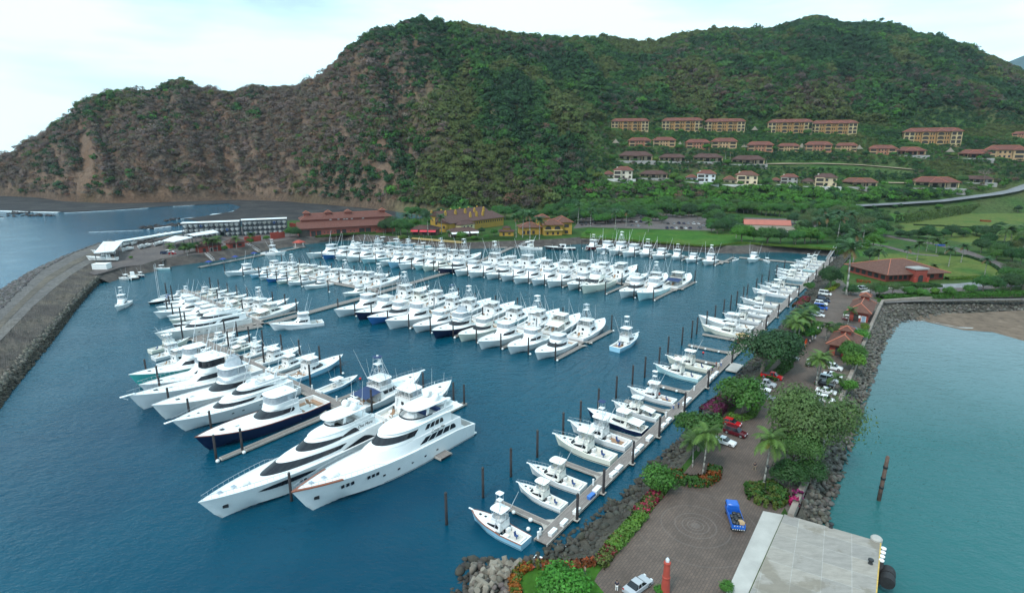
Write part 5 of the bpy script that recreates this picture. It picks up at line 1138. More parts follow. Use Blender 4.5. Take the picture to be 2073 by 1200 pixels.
row('A', wA, 1, [(51, 35, 'd', Wh), (62, 36, 'g', Wh), (77, 26, 'q', LBLUE), (91, 32, 'c', LBLUE), (100, 29, 'a', Wh), (109, 30, 'd', Wh), (118, 28, 'b', Wh), (126.5, 27, 'h', CREAM), (134.5, 28, 'a', Wh), (142, 27, 'd', Wh)], 'front pier far side', 'channel', G_)
row('A', wA2, -1, [(153, 6, 'm', Wh), (161.5, 15, 'k', BLACK), (169, 17, 'c', CREAM), (176.5, 19, 'a', Wh), (184, 18, 'a', Wh), (192, 22, 'd', Wh), (200, 28, 'b', Wh), (207.5, 33, 'd', Wh), (215, 35, 'a', Wh)], 'inner front pier near side', 'spine', G_)
row('A', wA2, 1, [(155, 60, 'h', Wh), (163.5, 61, 'b', Wh), (172, 59, 'a', Wh), (180, 58, 'h', CREAM), (188, 57, 'a', Wh), (196, 57, 'd', Wh), (204, 57, 'a', CREAM), (212, 57, 'c', Wh)], 'inner front pier far side', 'spine', G_)
row('B', wB, -1, [(46, 66, 'c', Wh), (55.5, 65, 'b', Wh), (65.5, 63, 'd', Wh), (75.5, 65, 'c', CREAM), (85, 62, 'f', NAVY), (95, 63, 'a', Wh), (104.5, 60, 'a', Wh), (114, 60, 'c', BLUE), (123, 61, 'a', NAVY), (132, 59, 'a', Wh)], 'middle pier near side', 'channel', G_)
row('B', wB, 1, [(46, 111, 'b', Wh), (56, 111, 'h', Wh), (66, 112, 'b', Wh), (76, 111, 'a', AQUA), (86.5, 111, 'a', Wh), (97, 110, 'e', Wh), (105.5, 108, 'b', Wh), (115, 110, 'a', Wh), (124, 108, 'd', CREAM), (132.5, 110, 'b', Wh)], 'middle pier far side', 'channel', G_)
row('B', wB2, -1, [(156, 81, 'h', Wh), (181, 79, 'c', Wh), (194, 79, 'a', Wh), (201.5, 78, 'a', CREAM), (209, 77, 'a', BLUE), (217, 78, 'a', Wh), (225, 78, 'd', LBLUE), (238, 72, 'd', Wh)], 'inner middle pier near side', 'spine', G_)
row('B', wB2, 1, [(160, 119, 'b', Wh), (167.5, 119, 'd', Wh), (175, 118, 'a', Wh), (183, 117, 'b', Wh), (191, 116, 'a', Wh), (199, 115, 'a', Wh), (207, 114, 'h', Wh), (215, 113, 'a', CREAM), (223, 112, 'b', Wh), (231, 111, 'a', Wh), (239, 111, 'd', Wh)], 'inner middle pier far side', 'spine', G_)
row('C', wC, -1, [(50.5, 149, 'a', AQUA), (59, 148, 'c', Wh), (76, 146, 'z', CREAM), (85, 148, 'c', Wh), (94.5, 147, 'a', Wh), (102.5, 146, 'a', Wh), (111, 144, 'a', Wh), (119.5, 145, 'a', Wh), (128, 144, 'c', Wh), (137, 142, 'a', Wh), (146, 141, 'a', Wh), (155, 139, 'c', NAVY)], 'back pier near side', 'channel', G_)
row('C', wC, 1, [(49, 205, 'h', Wh), (58.5, 201, 'e', Wh), (68, 198, 'm', Wh), (77, 206, 'a', Wh), (86, 204, 'b', Wh), (96, 202, 'a', Wh), (106, 200, 'b', Wh), (116, 195, 'd', Wh), (128, 197, 'b', Wh), (138, 194, 'a', Wh), (148, 193, 'b', Wh)], 'back pier far side', 'channel', G_)
row('C', wC, -1, [(167, 140, 'a', CREAM), (174, 140, 'a', AQUA), (181, 135, 'a', Wh), (188, 135, 'a', LBLUE), (196.5, 136, 'a', Wh), (211, 135, 'd', AQUA), (221, 133, 'a', Wh), (230, 132, 'a', Wh), (239, 130, 'a', BLUE), (248, 126, 'a', Wh)], 'inner back pier near side', 'spine', G_)
row('C', wC, 1, [(168, 190, 'b', Wh), (176, 188, 'a', Wh), (184, 187, 'b', Wh), (192, 186, 'a', Wh), (200, 184, 'd', Wh), (208, 183, 'b', Wh), (216, 182, 'b', Wh), (224, 181, 'a', Wh), (232, 180, 'b', Wh), (240, 176, 'a', AQUA), (249, 178, 'm', Wh)], 'inner back pier far side', 'spine', G_)
row('D', wD, -1, [(55, 243, 'b', Wh), (65, 245, 'd', Wh), (75, 249, 'y', Wh), (84, 243, 'a', Wh), (93, 246, 'y', Wh), (102, 240, 'd', Wh), (111, 240, 'b', Wh), (121, 243, 'a', Wh), (132, 251, 'y', RED)], 'quay dock below the lawn', 'bare finger', G_)
finger(254, 49, 0, 25, 'bare pale finger pier at the channel end of the quay dock', 'finger piers'); 
boat('k', W(268, 46.5, 0), MA - .4, 6, Wh, 'small white dinghy tied beside the bare pale finger pier of the quay dock')
# the two super yachts
m1 = super_yacht('tall'); p = W(20.5, 34.5, 0); q = W(-20, 36, 0); m1.location = p; m1.rotation_euler = (0, 0, math.atan2(q.y - p.y, q.x - p.x)); tag(m1, 'largest white super yacht with square upper windows and varnished bow rail', 'super yacht', 'super yachts at the front pier')
m2 = super_yacht('low'); p = W(8.3, 46, 0); q = W(-31, 46.5, 0); m2.location = p; m2.rotation_euler = (0, 0, math.atan2(q.y - p.y, q.x - p.x)); tag(m2, 'sleek white super yacht with long swooping black hull windows', 'super yacht', 'super yachts at the front pier')
# front pier fingers and pilings beside the yachts
piling(-17.5, 41.4, 'dark timber piling standing between the two super yacht bows', 'pilings of the berths'); piling(-18.5, 66, 'dark timber piling at the finger end beside the navy sportfisher bow', 'pilings of the berths'); finger(8, 65, math.pi, 26, 'long finger pier between the navy sportfisher and the sleek super yacht', 'finger piers')
finger(11, 42.8, 0, 20, 'long finger pier behind the largest super yacht with a piling at its end', 'finger piers'); piling(30.5, 42.6, 'dark timber piling at the tip of the outermost front pier finger', 'pilings of the berths')
ball(-18.8, 64.9, 'white ball fender hung at the finger tip beside the navy sportfisher', 'white ball fenders')
for i, (s, t) in enumerate(((13, 58), (14, 84), (15, 108), (10, 40), (86, 60), (86.5, 84), (86, 108), (172, 70), (166, 100), (96, 180), (94, 210), (40, 165), (43, 190), (16, 130))): piling(s + 1.7, t, f'tall dark piling on the walkway edge, {nth(i)} of those beside the central walkways', 'pilings of the berths', 1.05)
# odd boats
boat('d', W(52, 129, 0), MA + math.atan2(8, -16), 18, Wh, 'white sportfisher lying alone across the spine walkway, clear water before it')
boat('d', W(-3, 129, 0), MA + .05, 15.5, Wh, 'white railed boat berthed stern-out at the inner end of the front pier'); boat('b', W(-1, 138, 0), MA - .03, 14.5, Wh, 'white tower boat berthed stern-out beyond the railed one on the front pier'); boat('x', W(1, 145.5, 0), MA + .04, 12, CREAM, 'cream charter boat berthed stern-out, innermost on the front pier')
for i, (px, py) in enumerate(((318, 610), (342, 601))): p = at(px, py, 0); boat('s', p + Vector((6 - i * 3, 2 - i * 4, 0)), MA + math.pi + .25 * i, 10, BLACK if i == 0 else Wh, ('dark hulled sailing yacht with a very tall mast by the inner front pier', 'white sailing yacht behind the dark hulled one')[i])
p = at(246, 622, 0); boat('y', p + Vector((-1, 6, 0)), R(-75), 13, Wh, 'small white tower boat motoring alone in open water near the breakwater')
p = at(1244, 712, 0); boat('y', p, MA + R(-3), 15.5, LBLUE, 'pale blue tower boat motoring alone in the channel')
boat('y', at(531, 516, 0), R(-5), 15, Wh, 'white tower boat beside the red canopy at the boatyard float')
boat('k', at(345, 545, 0), R(200), 9, AQUA, 'small pale boat tied at the float by the boat ramp')
for i, px in enumerate((786, 812, 838, 868, 905)): boat('k', at(px + 3, 488 + (px - 786) * .145, 0), MA + math.pi - .25, 12, (Wh, AQUA, LBLUE, AQUA, Wh)[i], f'small open boat below the yellow terrace wall, {nth(i)} from the leafy corner', 'open boats below the terrace')
boat('v', at(1165, 506, 0), R(174), 20, BLACK, 'low black speedboat lying along the quay walkway'); boat('x', at(1098, 506, 0), R(176), 15, Wh, 'white boat with blue bridge along the quay walkway', None)
boat('a', W(283, 37, 0), MA + math.pi, 17, Wh, 'white sportfisher alone at the narrow pale walkway by the shore'); boat('k', W(280, 31.5, 0), MA + math.pi + .5, 9, Wh, 'small white open boat beside the lone sportfisher at the shore walkway')
# the long side dock
E_ = [(-2.6, 11.8, 'w', LBLUE), (8.9, 11, 'x', Wh), (15.7, 12.8, 'x', Wh), (28, 14.8, 'x', CREAM), (34.8, 15.2, 'y', Wh), (43.3, 15.4, 'h', NAVY), (51, 12.5, 'z', Wh), (61.5, 13, 'y', Wh), (80, 14, 'x', AQUA), (88.5, 14, 'x', CREAM), (126, 16, 'a', CREAM), (135, 20, 'a', Wh), (145.5, 14, 'x', Wh), (156, 11, 'k', Wh), (163.5, 14, 'a', Wh), (173.5, 15, 'x', Wh), (194.5, 16, 'a', Wh), (203.5, 15, 'x', Wh), (211, 14, 'x', Wh), (234, 14, 'x', Wh), (241.5, 16, 'x', Wh), (249.5, 17, 'a', Wh), (262, 13, 'x', AQUA), (271, 13, 'y', Wh), (281.5, 14, 'x', Wh), (292, 12, 'x', Wh)]
for i, (s, bow, ty, cl) in enumerate(E_):
    o = boat(ty, W(s, .75 + s * .006, 0), MA + math.pi / 2 + rng.uniform(-.04, .04), bow - (.2 if i == 0 else .9), cl, f"{CN[cl]} {T_[ty][2]}, {nth(i)} from the sea end of the long side dock", 'boats along the side dock')
fs = [3.6, 21.8, 39.2, 56, 70, 95, 107, 121, 140.5, 151, 168.5, 180, 199, 222, 238, 256, 276, 288]
for i, s in enumerate(fs):
    L = 11 if s < 90 else 13; finger(s, .4 + s * .006, math.pi / 2, L, f"narrow finger pier, {nth(i)} from the sea end of the long side dock", 'finger piers')
    for j, d in enumerate((.3, .62, .95)) if i in (0, 4, 5, 6) else ():
        ball(s - .75, .4 + L * d, f"white ball fender, {nth(j)} out along the {nth(i)} side dock finger", 'white ball fenders', .45)
ps = [-6, 3.6, 12, 21, 31, 38.5, 47, 56.5, 66, 74, 84, 95, 107, 116, 121, 131, 140.5, 151, 160, 168.5, 178, 184, 199, 208, 222, 238, 256]
for i, s in enumerate(ps): piling(s, 16.3 if s > 90 else 14.6, f"dark piling standing off the bows, {nth(i)} from the sea end of the side dock", 'outer pilings of the side dock', 1.08)
for i, s in enumerate((7.5, 17, 29.5, 43, 58.5, 76, 98, 120, 139, 158, 177, 197, 218, 240, 262, 284, 300, 311)):
    o = piling(s, -2.6 + s * .006, f"dark landward piling in a collar, {nth(i)} from the sea end of the side dock", 'inner pilings of the side dock', .96)
    b = MB(); p = W(s, -2.5 + s * .006, .5); b.obox(p, 1.1, 1.0, .12, MA); tag(b.build('piling_collar', M['edge']), f"grey collar round the landward piling, {nth(i)} from the sea end of the side dock", 'collar', 'piling collars')
# dock boxes
bx = empty('dock_box'); MB().bbox(-.9, .9, -.38, .38, .64, 1.2, .05).build('body', M['gelcoat'], bx); MB().bbox(-.95, .95, -.42, .42, 1.2, 1.32, .05).build('lid', M['gelcoat'], bx)
for i, (s, t) in enumerate(((1.8, -.8), (5, -1.0), (9, -1.1), (14.3, -1.0), (16.4, -1.05), (23, -1.0), (25.4, -1.05), (33, -1), (35.4, -1), (40.2, -1), (48, -1.1), (51, -1.1), (62, -1), (64.3, -1), (81, -1), (84, -1), (86.5, -1.05), (128, -1), (146, -.9), (165, -.9), (188, -.9), (204, -.8), (228, -.7), (250, -.5))):
    o = place(bx, W(s, t - .55 + s * .006, 0), MA + rng.uniform(-.05, .05), f"{'blue' if i == 3 else 'white'} dock box on the long side dock, {nth(i)} from its sea end", 'dock boxes', rng.uniform(.9, 1.15), {'body': (.05, .2, .6) if i == 3 else (1, 1, 1), 'lid': (.05, .2, .6) if i == 3 else (1, 1, 1)}, 'dock box')
# service pedestals
pd = empty('power_pedestal'); MB().bbox(-.16, .16, -.14, .14, .62, 1.75, .04).build('body', M['gelcoat'], pd); MB().bbox(-.19, .19, -.17, .17, 1.75, 1.9, .05).build('cap', M['gelcoat'], pd)
for i, (s, t, wh) in enumerate([(0.4, .1, 'at the sea end of the side dock'), (-.5, -.1, 'beside the yellow hose at the side dock end')] + [(x, .1, f'on the side dock, {nth(j)} beyond the end pair') for j, x in enumerate((18, 35, 53, 72, 92, 118, 142))] + [(wA(t) + 1.3, t, f'on the front pier, {nth(j)} from the super yachts') for j, t in enumerate((50, 60, 69, 80, 92))]):
    place(pd, W(s, t, 0), MA, 'white power pedestal ' + wh, 'power pedestals', 1.0, None, 'pedestal')
# floating frames, gangways, work barge, dock platform
for i, (s, t, a) in enumerate(((-.2, -4.2, .35), (-4.4, -2.6, .1))):
    b = MB(); z = .25; 
    for y in (-.75, .75): b.bbox(-1.1, 1.1, y - .13, y + .13, 0, z, .05)
    for x in (-1.0, 1.0): b.bbox(x - .13, x + .13, -.62, .62, 0, z, .05)
    if i: b.bbox(-.9, .9, -.05, .05, .05, .2, .02)
    tag(b.build('floating_frame', M['gelcoat'], None, False, W(s, t, 0), MA + a), ('square white floating frame open in the middle beside the dock end', 'white floating frame with a middle bar below the dock end')[i], 'float')
def gangway(p, q, label, wd=1.5):
    L = (q - p).length; root = empty('gangway', p, 0); root.rotation_euler = (0, -math.asin((q.z - p.z) / L), math.atan2(q.y - p.y, q.x - p.x)); MB().box(0, L, -wd / 2, wd / 2, -.1, .05).build('deck', M['planks'], root)
    for s_ in (-1, 1):
        b = MB(); y = s_ * wd / 2; b.tube((0, y, 1.0), (L, y, 1.0), .04); n = max(4, int(L / 1.5))
        for i in range(n + 1): b.tube((i * L / n, y, 0), (i * L / n, y, 1.0), .03, .03, 4)
        for i in range(n): b.tube((i * L / n, y, 0), ((i + 1) * L / n, y, 1.0), .022, .022, 4)
        b.build('handrail', M['metal'], root)
    tag(root, label, 'gangway', 'gangways to the shore')
gangway(at(1046, 502, .65), at(1071, 487, GZ + .1), 'grey gangway from the quay walkway up to the yellow villa'); gangway(at(1186, 506, .65), at(1218, 479, GZ + .1), 'grey gangway rising to the lawn beside the dark red boat')
gangway(W(301, 2.6, .65), W(331, 3, GZ + .1), 'long railed gangway at the shore end of the side dock'); gangway(at(525, 510, .65), at(502, 496, GZ + .1), 'grey gangway from the boatyard float to the red huts'); gangway(at(432, 528, .65), at(417, 514, GZ + .1), 'short gangway to the boatyard float near the palms')
b = empty('work_barge', W(44, 272, 0), MA + 1.3); tag(b, 'dark work barge with white cabin moored by the breakwater root', 'barge'); MB().bbox(-5, 5, -2.2, 2.2, -.4, .9, .15).build('hull', M['blackp'], b); MB().bbox(-4.8, 4.8, -2.0, 2.0, .9, 1.0, .03).build('deck', M['concrete'], b)
c = MB(); c.bbox(1.5, 3.6, -.9, .9, 1.0, 2.8, .1); c.build('cabin', M['gelcoat'], b); MB().bbox(-4, -.5, -1.2, 1.2, 1.0, 1.5, .2).build('cargo', M['gelcoat'], b)
boat('k', W(40, 275.5, 0), MA - 1.4, 9, Wh, 'small white open boat rafted against the dark work barge')
boat('k', W(48, 277, 0), MA - 1.6, 8, NAVY, 'small dark blue open boat tied ahead of the work barge')
b = MB(); b.bbox(-3.4, 3.4, -1.6, 1.6, .35, .75, .1); tag(b.build('dock_platform', M['concrete'], None, False, W(95, -3.6, 0), MA), 'square grey floating platform on the landward side of the side dock', 'platform')
# wakes: low real ridges of water behind the two moving boats
def wake(p0, ang, n, L, seed):
    for k in range(n):
        b = MB(); vs = []; m_ = 40; off = (k - (n - 1) / 2)
        for i in range(m_):
            t = i / (m_ - 1); d = 2 + t * L; y = off * (1.2 + d * .085) + .5 * math.sin(d * .35 + k); c = p0 + Vector((math.cos(ang) * d - math.sin(ang) * y, math.sin(ang) * d + math.cos(ang) * y, 0)); h = .22 * math.sin(math.pi * min(1, t * 4 + .1) / 2) * (1 - t) ** .7; nn = Vector((-math.sin(ang), math.cos(ang), 0))
            for j, (u, z) in enumerate(((-1.5, 0), (-.75, .45), (0, 1), (.75, .45), (1.5, 0))): q = c + nn * u * (.55 + t * .5); vs.append((q.x, q.y, -.012 + h * z))
        b.add(vs, [(i * 5 + j, i * 5 + j + 1, i * 5 + j + 6, i * 5 + j + 5) for i in range(m_ - 1) for j in range(4)]); tag(b.build('wake', M['sea'], None, True), kind='structure')
wake(at(1244, 712, 0), MA + math.pi + .12, 5, 55, 1); wake(at(246, 622, 0), R(105), 5, 30, 2)
# ============================================================ BUILDINGS
STW = {}
def stucco(c):
    if c not in STW: STW[c] = plain('stucco wall', c, .88, .12, .35, bump=.1, bscale=4)
    return STW[c]
YEL, CRM, SAL, REDW, WHW, TAN, GRY = (.40, .235, .10), (.50, .38, .21), (.34, .155, .095), (.27, .052, .036), (.50, .46, .38), (.40, .32, .23), (.30, .29, .28)
YEL2 = (.38, .23, .04)
def hip(root, x0, x1, y0, y1, z, h, ov=.6, mat='tiles', name='roof', gable=False, th=.22):
    x0 -= ov; x1 += ov; y0 -= ov; y1 += ov; w, d = x1 - x0, y1 - y0; b = MB(); ins = 0 if gable else min(w, d) / 2 * .98
    if w >= d: r0, r1 = (x0 + ins, (y0 + y1) / 2), (x1 - ins, (y0 + y1) / 2)
    else: r0, r1 = ((x0 + x1) / 2, y0 + ins), ((x0 + x1) / 2, y1 - ins)
    c = [(x0, y0), (x1, y0), (x1, y1), (x0, y1)]; vs = [(x, y, z - th) for x, y in c] + [(x, y, z) for x, y in c] + [(*r0, z + h), (*r1, z + h)]
    fs = [(3, 2, 1, 0), (0, 1, 5, 4), (1, 2, 6, 5), (2, 3, 7, 6), (3, 0, 4, 7)]
    fs += [(4, 5, 9, 8), (5, 6, 9), (6, 7, 8, 9), (7, 4, 8)] if w >= d else [(4, 5, 8), (5, 6, 9, 8), (6, 7, 9), (7, 4, 8, 9)]
    b.add(vs, fs); r = b.build(name, M[mat], root)
    rb = MB(); rb.tube((*r0, z + h + .02), (*r1, z + h + .02), .16, .16, 6)
    for q, e in ((4, r0), (7, r0) if w >= d else (5, r0), (5, r1) if w >= d else (7, r1), (6, r1)): rb.tube((vs[q][0], vs[q][1], z + .05), (*e, z + h + .02), .13, .13, 5)
    rb.build('ridge_cap', M['terracotta'] if mat != 'tiles_dark' else M['tiles_dark'], r); return r
def walls(root, x0, x1, y0, y1, z0, z1, c, name='wall'): return MB().box(x0, x1, y0, y1, z0, z1).build(name, stucco(c), root)
def opening(root, x, z, w, h, y=0., arch=False, name='window', mat='dark', frame=None, side=None):
    "a dark opening set in a raised surround; y: plane of the facade (facing -y); side: x plane instead"
    n = 9 if arch else 1; top = [(math.cos(a) * w / 2, h - w / 2 * .7 + math.sin(a) * w / 2 * .7) for a in np.linspace(0, math.pi, n)] if arch else []
    pr = [(-w / 2, 0), (w / 2, 0)] + (top if arch else [(w / 2, h), (-w / 2, h)])
    P = (lambda u, v, o: (x + u, y - o, z + v)) if side is None else (lambda u, v, o: (side[0] + side[1] * o, x + u, z + v))
    b = MB(); b.add([P(u, v, .05) for u, v in pr], [tuple(range(len(pr))) if side is None or side[1] > 0 else tuple(range(len(pr)))[::-1]]); o = b.build(name, M[mat], root)
    if frame is not None:
        f = MB(); t = .16
        for (u0, v0), (u1, v1) in zip(pr[1:] , pr[2:] + pr[:1]): f.tube(P(u0, v0, .06), P(u1, v1, .06), t * .5, t * .5, 4)
        f.build('frame', frame, o)
    return o
def yawto(p, k=.75): return -math.atan2(p.x, p.y) * k
def apartment():
    r = empty('apartment_building'); w, d, fl = 46., 14., 4.3; H = 3 * fl; c = stucco(YEL); tr = stucco(CRM)
    walls(r, -w / 2, w / 2, 3, d, -4, H, YEL); roof = hip(r, -w / 2, w / 2, 3, d, H + .25, 4.2, 1.0, 'tiles_red')
    for bx0, bx1 in ((-23, -14.5), (-8.5, -2.5), (3.5, 9.5), (14.5, 23)):
        b = MB(); b.box(bx0, bx1, -1.6, 3.2, -4, H); b.build('bay', c if abs(bx0) < 12 else tr, r); hip(r, bx0, bx1, -1.6, 6, H + .3, 3.4 if abs(bx0) > 12 else 3.0, .8, 'tiles_red')
        n = 2 if bx1 - bx0 > 7 else 1
        for f in range(3):
            for i in range(n):
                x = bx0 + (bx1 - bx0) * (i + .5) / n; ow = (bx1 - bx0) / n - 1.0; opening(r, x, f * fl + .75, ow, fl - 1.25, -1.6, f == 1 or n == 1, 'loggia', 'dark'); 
        for f in range(3): b = MB(); b.box(bx0 - .15, bx1 + .15, -1.95, -1.6, f * fl + .25, f * fl + .62); b.build('balcony_edge', tr, r)
    for x in (-12.6, -10.4, -.6, 1.4, 11, 13):
        for f in range(3): opening(r, x, f * fl + 1.0, 1.3, 2.5, 3.0, False, 'window', 'dark', tr)
    for f in (1, 2): opening(r, 5.5, f * fl + 1.2, 1.2, 2, side=(w / 2, 1)); opening(r, 9.5, f * fl + 1.2, 1.2, 2, side=(w / 2, 1)); opening(r, 6, f * fl + 1.2, 1.2, 2, side=(-w / 2, -1))
    return r
def terrace_house(kind, wcol, w=30., roofm='tiles_red'):
    r = empty('villa' if kind != 'low' else 'bungalow'); tr = stucco(CRM)
    if kind == 'mid':
        H = 8.0; walls(r, -w / 2, w / 2, 3, 13, -5, H, wcol); hip(r, -w / 2, w / 2, 3, 13, H + .2, 4.2, 1.2, roofm)
        for x0, x1 in ((-w / 2, -w / 2 + 9), (w / 2 - 9, w / 2)):
            MB().box(x0, x1, 0, 3.2, -5, H - .2).build('bay', stucco(wcol), r); hip(r, x0, x1, 0, 6, H, 2.4, .9, roofm)
            for f in (0, 1): opening(r, (x0 + x1) / 2, f * 4 + .7, 6.4, 2.6, 0, False, 'loggia', 'dark', tr); 
            MB().box(x0 - .1, x1 + .1, -.25, 0, 3.7, 4.3).build('balcony_edge', tr, r)
        for x in (-3.5, 0, 3.5):
            for f in (0, 1): opening(r, x, f * 4 + 1.0, 1.8, 2.2, 3.0, False, 'window', 'glass', tr)
    elif kind == 'low':
        walls(r, -w / 2, w / 2, 2.5, 12, -4, 4.2, wcol); hip(r, -w / 2, w / 2, 0, 12, 4.4, 3.8, 1.2, roofm); hip(r, -5, 6, -2.5, 6, 4.2, 3.2, .8, roofm)
        for x in np.linspace(-w / 2 + 2.5, w / 2 - 2.5, 5): opening(r, x, .4, 3.4, 3.0, 2.5, False, 'window', 'dark')
        for x in (-w / 2, -5, 6, w / 2): MB().box(x - .3, x + .3, -.1, .5, -4, 4.2).build('column', tr, r)
        MB().box(-w / 2 - 3, w / 2 + 3, -7, 2.4, -5, -.2).build('terrace', stucco(GRY), r)
    else:
        H = 8.2; a = w * .62; walls(r, -w / 2 + w - a, w / 2, 1, 12, -4, H, wcol); hip(r, -w / 2 + w - a, w / 2, 1, 12, H + .2, 3.6, 1.1, roofm)
        walls(r, -w / 2, -w / 2 + w - a, 2, 11, -4, 4.2, wcol); hip(r, -w / 2, -w / 2 + w - a - .4, 1, 11, 4.4, 3.0, .9, roofm)
        x0, x1 = -w / 2 + w - a, w / 2; b_ = (x1 - x0) * .42; MB().box(x0 + .3, x0 + b_, -1.6, 1, -4, H - .1).build('bay', stucco(wcol), r)
        for f in (0, 1): opening(r, x0 + b_ / 2 + .15, f * 4.1 + .5, b_ - 1.6, 2.9, -1.6, False, 'loggia', 'dark', tr); opening(r, x0 + b_ + 2.2, f * 4.1 + .6, 2.4, 2.5, 1, False, 'window', 'glass', tr); opening(r, x1 - 2.2, f * 4.1 + .6, 2.4, 2.5, 1, f == 0, 'window', 'dark', tr)
        opening(r, -w / 2 + 3, .5, 3.4, 2.6, 2, False, 'window', 'dark'); opening(r, -w / 2 + (w - a) - 2.6, .5, 2.6, 2.6, 2, False, 'window', 'dark')
        MB().box(x0 + 2, x0 + 3.4, 8, 9.4, H, H + 3.6).build('chimney', stucco(WHW), r); MB().box(-w / 2 - 2, w / 2 + 4, -6, 1.9, -5, -.15).build('terrace', stucco((.5, .5, .48)), r)
    return r
AP = apartment()
for i in range(6):
    x0, x1, y0, y1 = HOUSES[i]; p = HP[i]
    place(AP, p, yawto(p), f"three storey ochre apartment block on the top terrace, {nth(i)} from the wooded main hill", 'apartment blocks on the hillside', tuple((x1 - x0) * p.y / FPX / 47.5 * q for q in (1, 1, .88)), None, 'apartment block')
MID = [terrace_house('mid', SAL), terrace_house('mid', (.42, .27, .15)), terrace_house('low', SAL, 26)]
for i in range(6, 18):
    x0, x1, y0, y1 = HOUSES[i]; p = HP[i]; lo = i in (15, 16); t = MID[2] if lo else MID[i % 2]
    place(t, p, yawto(p) + rng.uniform(-.12, .12), f"{'low' if lo else 'two storey'} salmon villa on the second terrace, {nth(i - 6)} from the wooded main hill", 'villas on the second terrace', (x1 - x0) * p.y / FPX / (27 if lo else 32), None, 'villa')
LOW = terrace_house('low', TAN, 30, 'tiles_dark')
for i in range(18, 22):
    x0, x1, y0, y1 = HOUSES[i]; p = HP[i]; place(LOW, p, yawto(p) + rng.uniform(-.08, .08), f"long dark roofed bungalow on the third terrace, {nth(i - 18)} from the main hill", 'bungalows on the third terrace', (x1 - x0) * p.y / FPX / 32, None, 'bungalow')
VI = [('v', WHW, 'tiles_red', 'white villa with red roof'), ('low', TAN, 'tiles_dark', 'dark gabled house'), ('v', (.55, .58, .6), 'tiles_red', 'white and pale blue villa with pool terrace'), ('v', (.58, .47, .32), 'tiles', 'cream villa with tall chimney'), ('v', GRY, 'tiles_red', 'grey villa with pale windows'), ('v', (.50, .40, .26), 'tiles_dark', 'tan villa with white parasol terrace'), ('low', (.45, .36, .26), 'tiles', 'pedimented bungalow with columns'), ('low', TAN, 'tiles_red', 'broad low house above the road'), ('low', GRY, 'tiles_dark', 'small grey house under bare tree'), ('mid', SAL, 'tiles_red', 'salmon house high at the picture edge')]
for (kd, wc, rm, lab), i in zip(VI, range(22, 32)):
    x0, x1, y0, y1 = HOUSES[i]; p = HP[i]; t = terrace_house(kd, wc, 30, rm); place(t, p, yawto(p) + rng.uniform(-.2, .2), lab + (' on the lowest terrace' if i < 31 else ''), 'villas on the lowest terrace' if i < 31 else None, (x1 - x0) * p.y / FPX / 32, None, 'house')
pal = empty('thatched_shelter'); MB().lathe([(3.4, 2.4), (3.5, 2.6), (1.6, 4.6), (.1, 6.6)], n=12).build('roof', M['thatch'], pal)
for a in range(6): MB().tube((2.7 * math.cos(a * 1.047), 2.7 * math.sin(a * 1.047), -1), (2.7 * math.cos(a * 1.047), 2.7 * math.sin(a * 1.047), 2.6), .14, .14, 6).build('post', M['wood_dark'], pal)
for i, (px, py) in enumerate(PALAPAS): place(pal, atT(px, py), .3 * i, f"conical thatched shelter on the hillside, {nth(i) if i < 6 else 'lone one between the upper apartments'}" + (' from the main hill' if i < 6 else ''), 'thatched shelters between the villas', 1.25, None, 'shelter')
for l in SAND:
    P = resample([atT(x, y) for x, y in l], 30); b = MB(); vs = []
    for p in P: vs += [(p[0], p[1] - 3, p[2] + .4), (p[0], p[1] + 5, p[2] + 1.4)]
    b.add(vs, [(2 * i, 2 * i + 2, 2 * i + 3, 2 * i + 1) for i in range(29)]); tag(b.build('sandy_track', plain('pale earth', (.34, .25, .17), .95, .15, .2)), kind='structure')
P = resample([atT(x, y) for x, y in ROAD], 60); b = MB(); vs = []
for i, p in enumerate(P): d = P[min(i + 1, 59)] - P[max(i - 1, 0)]; n_ = np.array([-d[1], d[0]]) / np.hypot(d[0], d[1]); vs += [(p[0] - n_[0] * 8, p[1] - n_[1] * 8, p[2] + .5), (p[0] + n_[0] * 8, p[1] + n_[1] * 8, p[2] + 1.5)]
b.add(vs, [(2 * i, 2 * i + 2, 2 * i + 3, 2 * i + 1) for i in range(59)]); tag(b.build('hill_road', M['greyroad']), kind='structure')

def base_at(name, pa, pb, label, cat, z=GZ):
    "a building whose front runs between two photo points on the ground; local x along the front, y away from the viewer"
    a, b_ = at(*pa, z), at(*pb, z); r = empty(name, a, math.atan2(b_.y - a.y, b_.x - a.x)); tag(r, label, cat); return r, (b_ - a).length
# long red building
r, L = base_at('red_building', (606, 480), (800, 469), 'long salmon red building with two tiers of clay tile roof beside the marina', 'building'); L = max(L, 58)
walls(r, 0, L, 0, 20, -.5, 6.2, SAL if False else (.27, .075, .055)); MB().box(0, 7, -.12, 0, -.4, 4.5).build('stone_facing', M['quaywall'], r)
b = MB(); b.add([(-.8, -1.2, 5.7), (L + .8, -1.2, 5.7), (L + .8, 8, 9.6), (-.8, 8, 9.6), (-.8, -1.2, 5.4), (L + .8, -1.2, 5.4), (-.8, 8, 6), (L + .8, 8, 6)], [(0, 1, 2, 3), (4, 5, 1, 0), (4, 0, 3, 6), (1, 5, 7, 2)]); b.build('roof', M['tiles_red'], r)
walls(r, 3, L - 1, 8, 20, 6, 10.8, (.27, .075, .055), 'upper_wall'); hip(r, 3, L - 1, 8, 20, 10.9, 3.6, 1.0, 'tiles_red')
for x in (5, 20, 34, L - 8): c = hip(r, x, x + 4, 11.5, 15.5, 15.0, 1.6, .5, 'tiles_red', 'cupola_roof'); walls(r, x + .3, x + 3.7, 11.8, 15.2, 13, 14.9, (.27, .075, .055), 'cupola')
